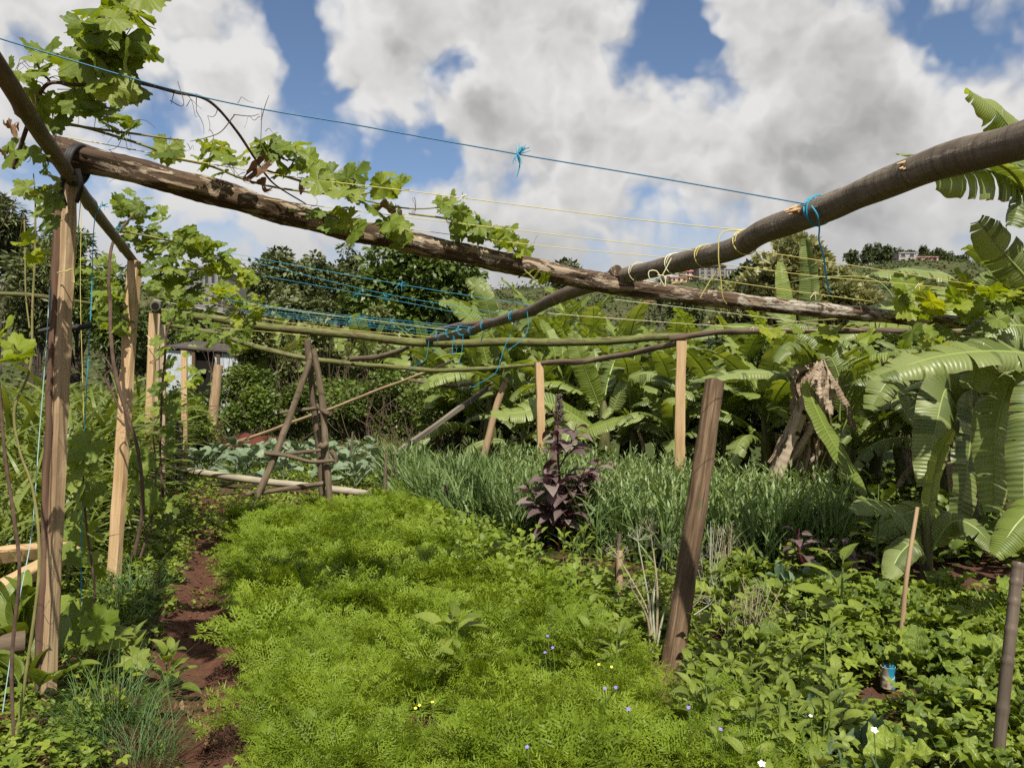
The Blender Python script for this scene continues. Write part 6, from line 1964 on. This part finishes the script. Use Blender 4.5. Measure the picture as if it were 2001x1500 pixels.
# ------------------------------------------------------------------ leafy single plants
def plant(name, label, cat, x, y, leafset, nl, size, seed, rise=(.2, 1.2), spread=.02, stem=None, group=None, zoff=0.0, az0=None, zl=(0, .02), parts='leaf'):
    """rosette: every leaf a part; rise = lowest and highest leaf elevation"""
    rg = np.random.default_rng(seed)
    z = gzs(x, y) + zoff
    root = thing(name, (x, y, z), label, cat, group)
    if stem is not None:
        h_, r_, mt = stem
        g = G()
        lean = rg.normal(0, .06, 2) * h_
        tube(g, [[0, 0, -.03], [lean[0] * .5, lean[1] * .5, h_ * .5], [lean[0], lean[1], h_]], [r_, r_ * .8, r_ * .4], 6, 8, .05, seed=seed)
        link('stem', g.mesh('stem', M[mt]), parent=root)
    az = rg.uniform(0, 6.28)
    for k in range(nl):
        f = k / max(1, nl - 1)
        az += 2.4 + rg.normal(0, .3)
        el = rise[0] + (rise[1] - rise[0]) * f + rg.normal(0, .15)
        zz = zl[0] + (zl[1] - zl[0]) * f
        sz = size * rg.uniform(.8, 1.2) * (1 - .25 * f)
        m = Matrix.Translation((spread * math.cos(az), spread * math.sin(az), zz)) @ Matrix.Rotation(az, 4, 'Z') @ Matrix.Rotation(-el, 4, 'Y') @ Matrix.Rotation(rg.normal(0, .25), 4, 'X') @ Matrix.Scale(float(sz), 4)
        link(parts, leafset[rg.integers(0, len(leafset))], parent=root, mat=m)
    return root


def stalked(seed, n, w, p, cols, fold, e0, e1, ruf, rf, pet, mats, pr=.012, lobes=0.0):
    """leaf with its own stalk, one mesh with two materials"""
    g = G()
    rg = np.random.default_rng(seed)
    base = ovate(w, p)
    wf = (lambda t: base(t) * (1 + lobes * math.sin(t * 19 + seed) * (t > .05))) if lobes else base
    V, q, U = blade_tpl(n, 1 - pet, wf, cols, fold, e0, e1, ruf, rf, seed=seed)
    st = np.array([pet * math.cos(e0 * .6 + .2), 0, pet * math.sin(e0 * .6 + .2)])
    g.add(V + st, q, U, 0, .5)
    mid = V.reshape(n, cols, 3)[:, cols // 2] + st
    tube(g, np.vstack([[[0, 0, 0]], [st * .5], mid[: max(3, int(n * .75)):2] - [0, 0, .004]]), [pr, pr * .8, pr * .3], 5, 14, mat=1)
    return g.mesh('leaf', mats)


CH = [stalked(i, 22, .20 + .02 * (i % 3), .46, 11, .30, .5, -.8 - .3 * (i % 2), .062, 10 + i, .28, [M['chard'], M['greenstem']], .020) for i in range(6)]
KA = [stalked(20 + i, 13, .24, .52, 9, .2, .4, -.9, .030, 6 + i, .32, [M['kale'], M['kale']], .016, .12) for i in range(4)]
ME = []
for i in range(5):
    gm = grape_tpl(50 + i, .62, 0)
    gm.V = [v * [1.15, .9, 1] + [.46, 0, .03] for v in gm.V]
    ME.append(gm.mesh('leaf', [M['melon'], M['kale']]))
WE = [stalked(60 + i, 8, .15 + .02 * i, .36, 5, .22, .35, -.5 - .15 * i, .008, 5, .16, [M['weedpart'], M['greenstem']], .010) for i in range(5)]
AM = [stalked(80 + i, 9, .19 + .01 * i, .38, 5, .25, .3, -.8 - .15 * i, .010, 5, .22, [M['amaranth'], M['amstem']], .012) for i in range(4)]
AG = [stalked(90 + i, 9, .21, .38, 5, .2, .3, -.6, .010, 5, .2, [M['weedpart'], M['greenstem']], .010) for i in range(3)]
BRD = [stalked(100 + i, 12, .19, .42, 7, .3, .6, -.5, .012, 4, .28, [M['bananapale'] if False else M['weedpart'], M['greenstem']], .016) for i in range(3)]

# kale bed
rg = np.random.default_rng(51)
placed = []
for _ in range(6000):
    if len(placed) >= 40:
        break
    Y = rg.uniform(10.6, 16.0)
    px = rg.uniform(335, 735)
    x = X(px, Y)
    if Y < np.interp(px, [322, 722], [12.2, 10.3]) + .45:
        continue
    if all((x - a) ** 2 + (Y - b) ** 2 > .42 ** 2 for a, b in placed):
        placed.append((x, Y))
for i, (x, y) in enumerate(placed):
    kpx = 1000.5 + x / y * F
    where = 'left of the tripod' if kpx < 480 else 'seen through the tripod legs' if kpx < 655 else 'right of the tripod'
    plant('kale_plant', 'bluish kale plant behind the lying pole, ' + where, 'kale', x, y, KA, 8, rg.uniform(.34, .46), 300 + i, (.1, 1.2), group='kale plants ' + where, stem=(.14, .012, 'greenstem'), zl=(.08, .16))

# chard on the right
rg = np.random.default_rng(52)
y_ = rg.uniform(3.05, 3.82, 120)
x_ = X(rg.uniform(1670, 1800, 120), y_)
cover('can_weeds', 'tiny weeds on the bare soil round the tin can', x_, y_, np.full(120, .03), 8, .035, 'weed', var0=.4)
placed = []
tries = 0
canx, cany = X(1735, 3.95), 3.95
while len(placed) < 62 and tries < 6000:
    tries += 1
    Y = rg.uniform(2.75, 6.3)
    px = rg.uniform(1380, 2080)
    if Y < 4.15 and px < 1690 or px < 1470 and Y < 5.0 or Y > np.interp(px, [1380, 1640, 1800, 2080], [6.2, 6.2, 5.6, 5.0]):
        continue
    x = X(px, Y)
    if math.hypot(x - canx, Y - (cany - .12)) < .24 or (abs(px - 1735) < 70 and Y < 3.95 and Y > 2.9):
        continue
    if all((x - a) ** 2 + (Y - b) ** 2 > .27 ** 2 for a, b in placed):
        placed.append((x, Y))
CHL = [((X(1650, 4.35), 4.35), 'bright pale green chard plant just behind the dark edging plank'), ((X(1800, 3.9), 3.9), 'big glossy chard plant just right of the tin can'), ((X(1757, 4.75), 4.75), 'chard plant at the foot of the slim bamboo stick'),
       ((X(1890, 3.1), 3.1), 'large chard plant left of the dark bamboo pole, cut by the lower frame'), ((X(2010, 3.3), 3.3), 'chard plant right of the dark bamboo pole')]
lab = {}
for (a, b), lb in CHL:
    k = min((k for k in range(len(placed)) if k not in lab), key=lambda k: (placed[k][0] - a) ** 2 + (placed[k][1] - b) ** 2)
    lab[k] = lb
for i, (x, y) in enumerate(placed):
    big = rg.uniform(.22, .33)
    cpx = 1000.5 + x / y * F
    where = 'beyond the dark bamboo pole at the right edge' if cpx > 1965 and y > 3.2 else 'between the tin can and the dark bamboo pole' if y < 4.0 else \
        'right of the slim bamboo stick' if cpx > 1775 and y < 5.0 else 'around the green amaranth left of the bamboo stick' if y < 5.0 else 'at the back of the bed before the banana shade'
    plant('chard_plant', lab.get(i, 'glossy crinkled chard plant ' + where), 'chard', x, y, CH, 9, big, 400 + i, (.25, 1.25), group='chard plants ' + where)

# blue green melon leaves
for i, (px, Y) in enumerate([(1560, 3.35), (1620, 3.5), (1500, 3.5), (1590, 3.1), (1660, 3.15), (1690, 2.75), (1545, 2.95), (1640, 2.85), (1790, 2.7), (1570, 5.5), (1530, 5.7), (1610, 5.6)]):
    far = Y > 5
    plant('melon_plant', 'pale bluish lobed melon leaves by the purple amaranth seedlings' if far else 'bluish green lobed melon plant in front of the tin can', 'melon plant', X(px, Y), Y, ME, 8, .20 if not far else .22, 500 + i, (.2, 1.1), group='melon plants at the back of the right bed' if far else 'melon plants before the tin can')

# tall weeds in the foreground
rg = np.random.default_rng(53)
placed = []
for _ in range(4000):
    if len(placed) >= 58:
        break
    Y = rg.uniform(2.55, 4.1)
    px = rg.uniform(1120, 1640)
    x = X(px, Y)
    t, s = ts(x, Y)
    if t < 1.62 + .1 * math.sin(s * 5) or abs(px - 1310) < 75 and Y > 3.35:
        continue
    if all((x - a) ** 2 + (Y - b) ** 2 > .112 ** 2 for a, b in placed):
        placed.append((x, Y))
for i, (x, y) in enumerate(placed):
    hh = rg.uniform(.16, .36)
    wpx = 1000.5 + x / y * F
    where = 'along the near right edge of the carrots' if wpx < 1330 else 'in front of the leaning post and dry fennel' if wpx < 1490 else 'left of the tin can'
    plant('broadleaf_weed', 'upright green weed ' + where, 'weed', x, y, WE, 12, rg.uniform(.095, .14), 600 + i, (-.15, .7), stem=(hh, .005, 'greenstem'), group='upright weeds ' + where, zl=(hh * .35, hh))
for i, (px, Y) in enumerate([(1120, 6.4), (1150, 6.0), (1180, 5.75), (1100, 6.7), (1140, 6.7), (1215, 5.9), (1370, 4.2), (1420, 4.4), (1350, 4.9), (1400, 5.4), (1460, 5.9), (1540, 6.1), (1340, 5.6)]):
    plant('broadleaf_weed', 'bushy weed between the carrots and the oats' if i < 6 else 'bushy weed standing beyond the dark leaning post', 'weed', X(px, Y), Y, WE, 11, .15, 700 + i, (0, .9), stem=(.26, .006, 'greenstem'), group='bushy weeds by the amaranth' if i < 6 else 'bushy weeds beyond the leaning post', zl=(.06, .26))
plant('broadleaf_weed', 'pale star shaped broad leaved weed alone in the carrots', 'weed', X(882, 3.9), 3.9, AG, 8, .19, 720, (.0, .5), stem=(.30, .006, 'greenstem'), zl=(.24, .30))
plant('broadleaf_weed', 'small rounded weed below the star shaped one in the carrots', 'weed', X(905, 3.65), 3.65, AG, 6, .13, 721, (.0, .5), stem=(.26, .005, 'greenstem'), zl=(.2, .26))
plant('green_amaranth', 'green amaranth with broad drooping leaves and a short spike', 'amaranth', X(1640, 4.55), 4.55, AG, 13, .27, 722, (-.1, .55), stem=(.52, .010, 'greenstem'), zl=(.14, .48))
plant('green_amaranth', 'tall leafy green weed beside the banana sucker', 'amaranth', X(1712, 6.0), 6.0, AG, 14, .24, 723, (-.1, .7), stem=(.75, .010, 'greenstem'), zl=(.2, .75))
plant('broadleaf_weed', 'low plant with rounded grey green leaves at the post foot', 'weed', X(1385, 4.15), 4.15, KA, 9, .15, 724, (.1, .9))
plant('broadleaf_weed', 'leafy nettle like clump spilling toward the red path', 'weed', X(330, 4.1), 4.1, WE, 16, .15, 725, (-.1, .9), stem=(.22, .006, 'greenstem'), zl=(.03, .22))
plant('broadleaf_weed', 'small leafy weed on the path edge below the nettle clump', 'weed', X(300, 3.75), 3.75, WE, 12, .12, 726, (0, 1.0), stem=(.12, .005, 'greenstem'), zl=(.02, .12))
plant('broadleaf_weed', 'dark leafy weed beneath the broad vine leaves by the post', 'weed', X(255, 4.2), 4.2, WE, 14, .14, 727, (0, 1.0), stem=(.2, .005, 'greenstem'), zl=(.03, .2))
plant('taro_plant', 'large leaved plant under the planks at the left edge', 'taro', X(30, 4.25), 4.25, BRD, 8, .52, 728, (.3, 1.2))
plant('taro_plant', 'broad leaved plant low behind the faded string', 'taro', X(62, 3.75), 3.75, BRD, 6, .40, 729, (.1, 1.0))
plant('lettuce_plant', 'bright yellow green broad leaves at the foot of the leaning rail', 'leafy plant', X(820, 13.4), 13.4, BRD, 9, .55, 730, (.4, 1.3))
plant('lettuce_plant', 'second bright broad leaved clump right of the rail foot', 'leafy plant', X(862, 12.6), 12.6, BRD, 9, .45, 731, (.4, 1.3))
plant('taro_plant', 'low bright round leaf plant under the bananas by the leaning post', 'taro', X(1440, 8.4), 8.4, BRD, 6, .55, 732, (.1, .8))


def amaranth(label, x, y, h, branches, seed, size, spike=True):
    rg = np.random.default_rng(seed)
    z = gzs(x, y)
    root = thing('amaranth_plant', (x, y, z), label, 'amaranth')
    g = G()
    main = np.array([[0, 0, -.03], [.02, 0, h * .35], [-.01, 0, h * .7], [0, 0, h]])
    tube(g, main, [.016, .013, .009, .004], 8, 24, .05, seed=seed)
    axes = [(catmull(main, 40), 1.0)]
    for (z0, dx, dy, z1) in branches:
        pts = np.array([[.01, 0, z0], [dx * .5, dy * .5, z0 + (z1 - z0) * .35], [dx, dy, z1]])
        tube(g, pts, [.009, .007, .003], 6, 12, .05, seed=seed)
        axes.append((catmull(pts, 20), .7))
    link('stem', g.mesh('stem', M['amstem']), parent=root)
    for ai, (C, k) in enumerate(axes):
        nlf = int((24 if ai == 0 else 11) * (h / 1.45) ** .6) + 4
        az = rg.uniform(0, 6)
        for i in range(nlf):
            f = (.16 + .80 * i / nlf) if ai == 0 else (.25 + .75 * i / nlf)
            if ai == 0 and h > 1 and .52 < f < .60 and rg.random() < .5:
                continue
            p = C[int(f * (len(C) - 1))]
            az += 2.4 + rg.normal(0, .3)
            sz = size * rg.uniform(.7, 1.15) * (1 - .45 * max(0, f - .6) / .4)
            m = Matrix.Translation(Vector(p)) @ Matrix.Rotation(az, 4, 'Z') @ Matrix.Rotation(-(rg.normal(.15, .25)), 4, 'Y') @ Matrix.Rotation(rg.normal(0, .2), 4, 'X') @ Matrix.Scale(float(sz), 4)
            link('leaf', AM[rg.integers(0, 4)], parent=root, mat=m)
    if spike:
        g = G()
        for i in range(170):
            f = rg.random()
            a = rg.random() * 6.28
            r = .035 * (1 - .6 * f) * rg.uniform(.4, 1)
            c = np.array([r * math.cos(a), r * math.sin(a), h - .12 + .22 * f])
            tube(g, [c, c + [.02 * math.cos(a), .02 * math.sin(a), .012 + .01 * rg.random()]], [.007, .003], 4, 2)
        link('flower_spike', g.mesh('flower_spike', M['amaranth']), parent=root)
    return root


amaranth('tall dark purple amaranth growing at the edge of the oats', X(1092, 7.15), 7.15, 1.27, [(.28, -.30, -.05, .62), (.30, .34, .0, .78), (.45, -.14, -.16, .72), (.40, .22, -.12, .74), (.22, .12, -.2, .5), (.2, -.22, .1, .45), (.75, .16, .05, 1.12), (.5, .42, .05, .82)], 801, .28)
amaranth('small purple amaranth seedling in front of the oats', X(1562, 6.05), 6.05, .42, [], 802, .22, False)
amaranth('small purple amaranth seedling beside the banana shade', X(1652, 5.9), 5.9, .34, [(.1, .1, 0, .26)], 803, .21, False)

# chives
CB = [blade_tpl(8, 1.0, strap(.006), 3, .6, 1.45 - .15 * i, -.3 + .3 * i, seed=i) for i in range(3)]


def chives(label, x, y, n, h, rad, seed):
    rg = np.random.default_rng(seed)
    g = G()
    a, r = rg.random(n) * 6.28, rad * rg.random(n) ** .6
    T = np.stack([r * np.cos(a), r * np.sin(a), np.zeros(n)], 1)
    Mx = rotm(a + rg.normal(0, .7, n), rg.normal(-.15, .25, n), 0 * a) * (h * rg.uniform(.6, 1.15, n))[:, None, None]
    for v in range(3):
        m_ = np.arange(n) % 3 == v
        tile(g, CB[v], Mx[m_], T[m_], np.clip(rg.normal(.45, .15, m_.sum()), 0, 1))
    return link('chive_clump', g.mesh('chive_clump', M['chive']), loc=(x, y, gzs(x, y)), label=label, cat='chives', kind='stuff')


chives('arching chive clump at the foot of the split post', X(215, 3.55), 3.55, 300, .36, .17, 1)
chives('second chive clump at the lower left by the path', X(265, 3.3), 3.3, 260, .32, .17, 2)
chives('fine chive clump at the foot of the vine covered post', X(262, 5.5), 5.5, 260, .36, .2, 3)
chives('fine chive clump behind the broad vine leaves', X(238, 4.9), 4.9, 220, .32, .18, 4)

# dry fennel stalks
rg = np.random.default_rng(61)
fx, fy = X(1285, 4.55), 4.55
fen = thing('dry_fennel', (fx, fy, gzs(fx, fy)), 'pale dried fennel stalks with empty umbels left of the leaning post', 'dry plant')
tops = [(-.20, .1, .50), (-.11, .0, .62), (-.03, .05, .66), (.05, .1, .55), (-.16, -.1, .38), (.12, .0, .42), (.22, -.05, .30), (.30, .05, .25), (-.05, -.12, .36)]
for i, t3 in enumerate(tops):
    g = G()
    t3 = np.array(t3)
    tube(g, [[rg.normal(-.02, .02), rg.normal(0, .02), -.02], t3 * [.35, .35, .5] + rg.normal(0, .02, 3), t3], [.009, .006, .003], 6, 12, .1, seed=i)
    for k in range(16 if i < 5 else 7):
        d = rg.normal(0, 1, 3) * [1, 1, .3] + [0, 0, .7]
        d = d / np.linalg.norm(d) * rg.uniform(.05, .10)
        tube(g, [t3, t3 + d], [.0016, .001], 4, 2)
        for q in range(4):
            e = rg.normal(0, 1, 3) * .010 + [0, 0, .008]
            tube(g, [t3 + d, t3 + d + e], [.001, .001], 3, 2)
    link('stalk', g.mesh('stalk', M['greystem' if i % 2 else 'drystem']), parent=fen)


def haze_plant(label, x, y, r, h, mat, n, seed):
    """thread leaved seedheads"""
    rg = np.random.default_rng(seed)
    g = G()
    a = rg.random(n) * 6.28
    T = np.stack([rg.normal(0, r * .5, n), rg.normal(0, r * .5, n), h * rg.uniform(.2, 1, n)], 1)
    tpl = blade_tpl(3, 1.0, strap(.02), 2, 0, .4, .1)
    tile(g, tpl, rotm(a, rg.normal(.4, .5, n), 0 * a) * (.07 * rg.uniform(.6, 1.3, n))[:, None, None], T, rg.random(n))
    for i in range(9):
        e = [rg.normal(0, r * .5), rg.normal(0, r * .5), h]
        tube(g, [[0, 0, -.02], e], [.004, .0015], 4, 3)
    return link('seedhead_plant', g.mesh('seedhead_plant', M[mat]), loc=(x, y, gzs(x, y)), label=label, cat='dry plant')


haze_plant('tan thready fennel seedheads in the right bed', X(1465, 4.55), 4.55, .20, .34, 'drystem', 420, 1)
haze_plant('small tan fennel seedheads before the oats', X(1420, 6.1), 6.1, .16, .42, 'drystem', 240, 2)
haze_plant('thready dry seedheads beside the leaning post', X(1385, 5.4), 5.4, .16, .55, 'greystem', 160, 3)

# ------------------------------------------------------------------ tin can and small things
def can_mat():
    m, k = new_mat('printed_can')
    uv = k.n('ShaderNodeTexCoord').outputs['UV']
    ob = k.n('ShaderNodeTexCoord').outputs['Object']
    sp = k.n('ShaderNodeSeparateXYZ')
    k.put(sp.inputs[0], ob)
    side = k.sstep(k.math('ADD', sp.outputs['X'], k.math('MULTIPLY', sp.outputs['Z'], .22)), .004, .008)
    c = k.mix(side, (.27, .23, .18), (.02, .22, .36))
    arc = k.math('ABSOLUTE', k.math('SUBTRACT', k.vmath('DISTANCE', ob, (-.004, -.035, .085), out='Value'), .038))
    c = k.mix(k.sstep(arc, .004, .002), c, (.50, .47, .40))
    rust = k.sstep(k.noise(ob, 60, 5, .65), .52, .58)
    low = k.sstep(sp.outputs['Z'], .06, .0)
    c = k.mix(k.math('MULTIPLY', rust, k.math('MULTIPLY_ADD', low, .8, .2)), c, (.09, .045, .025))
    finish(k, c, .45, .4)
    return m


can = thing('tin_can', (X(1735, 3.95), 3.95, gzs(X(1735, 3.95), 3.95) + .03), 'rusty tin can with a blue printed patch standing in the chard', 'tin can')
g = G()
n = 40
prof = [(.0335, 0), (.0345, .003), (.0335, .006), (.033, .012), (.033, .036), (.0325, .038), (.033, .040), (.033, .060), (.0325, .062), (.033, .064), (.033, .098), (.0345, .101), (.0335, .104), (.031, .103), (.031, .06)]
th = np.linspace(0, 2 * math.pi, n + 1)
V = np.array([[r * math.cos(a), r * math.sin(a), z] for r, z in prof for a in th])
U = np.array([[a * .033, z] for r, z in prof for a in th])
idx = np.arange(len(V)).reshape(len(prof), n + 1)
q = np.stack([idx[:-1, :-1], idx[:-1, 1:], idx[1:, 1:], idx[1:, :-1]], -1).reshape(-1, 4)
g.add(V, q, U)
link('can_body', g.mesh('can_body', can_mat()), parent=can)
g = G()
ring = np.array([[.031 * math.cos(a), .031 * math.sin(a), .088] for a in th[:-1]])
g.add(ring, np.arange(n)[None], ring[:, :2])
link('soil_fill', g.mesh('soil_fill', M['soil']), parent=can)
plant('chard_seedling', 'little chard seedling sprouting from the tin can', 'chard', X(1735, 3.95), 3.95, CH, 5, .17, 741, (.4, 1.3), zoff=.095)

rg = np.random.default_rng(63)
DL = [(335, 1330, 'small dead leaf at the left rim of the path below the nettle clump'), (430, 1235, 'small dead leaf under the carrot edge halfway up the path'), (395, 1160, 'small dead leaf farther up the red path'), (372, 1400, 'curled dead leaf in the middle of the red path'), (392, 1388, 'dead leaf right beside the curled one on the path'), (412, 1368, 'upright brown dead leaf near the carrot edge'), (356, 1388, 'pale dead leaf left of the curled one on the path'),
      (412, 1450, 'flat pale dead leaf low on the red path'), (345, 1112, 'dead leaf on the bank left of the path'), (410, 1480, 'dead leaf at the lower frame edge on the path')]
for px, py, lb in DL:
    Y = F * (H + .07) / (py - HOR)
    x = X(px, Y)
    link('dead_leaf', GD[rg.integers(0, 3)], mat=look_m([x, Y, gzs(x, Y) + .025], [rg.normal(0, .3), rg.normal(0, .3), 1], [rg.normal(), rg.normal(), 0], rg.uniform(.06, .10)), label=lb, cat='dead leaf', group='dead leaves on the path')


def flower(label, p, r, mat, group, n=5, seed=0):
    rg = np.random.default_rng(seed)
    g = G()
    tpl = blade_tpl(5, 1.0, ovate(.30, .62, 1.1), 3, .2, .6, -.1)
    a = np.arange(n) * 6.283 / n + rg.random()
    tile(g, tpl, np.einsum('ij,njk->nik', np.array(Matrix.Rotation(rg.uniform(.3, .9), 3, 'X')), rotm(a, .1 + 0 * a, 0 * a)) * r, np.zeros((n, 3)), np.full(n, .5))
    g.add(np.array([[0, 0, .004]]) + np.array([[.2, 0, 0], [-.1, .17, 0], [-.1, -.17, 0]]) * r, np.array([[0, 1, 2]]), None, 1)
    tube(g, [[0, 0, 0], [.01, .01, -.10], [.015, .02, -.22]], [.002, .002, .002], 4, 4, mat=2)
    return link('flower', g.mesh('flower', [M[mat], M['yflower'], M['greenstem']]), loc=p, label=label, cat='flower', group=group)


for i, (px, py) in enumerate([(1070, 1243), (1080, 1265), (1065, 1275), (1030, 1460), (1182, 1345), (1203, 1343), (1408, 1425), (1345, 1382), (1228, 1385)]):
    Y = F * (H - .36) / (py - HOR)
    flower('small violet flower above the carrot tops', P(px, py, Y), .0085, 'violet', 'violet flowers in the carrots', seed=i)
for i, (px, py) in enumerate([(1488, 1493), (1708, 1427), (1584, 1399)]):
    Y = F * (H - .36) / (py - HOR)
    flower('white petalled flower among the lower right weeds', P(px, py, Y), .014 if i < 2 else .008, 'flower', 'white flowers among the weeds', 5, seed=i + 20)
for i, (px, py) in enumerate([(1170, 1298), (1195, 1303), (820, 1378), (845, 1372), (812, 1384), (675, 1108)]):
    Y = F * (H - .3) / (py - HOR)
    flower('tiny pale yellow flower in a gap of the carrots', P(px, py, Y), .008, 'yflower', 'yellow flowers in the carrots', seed=i + 40)
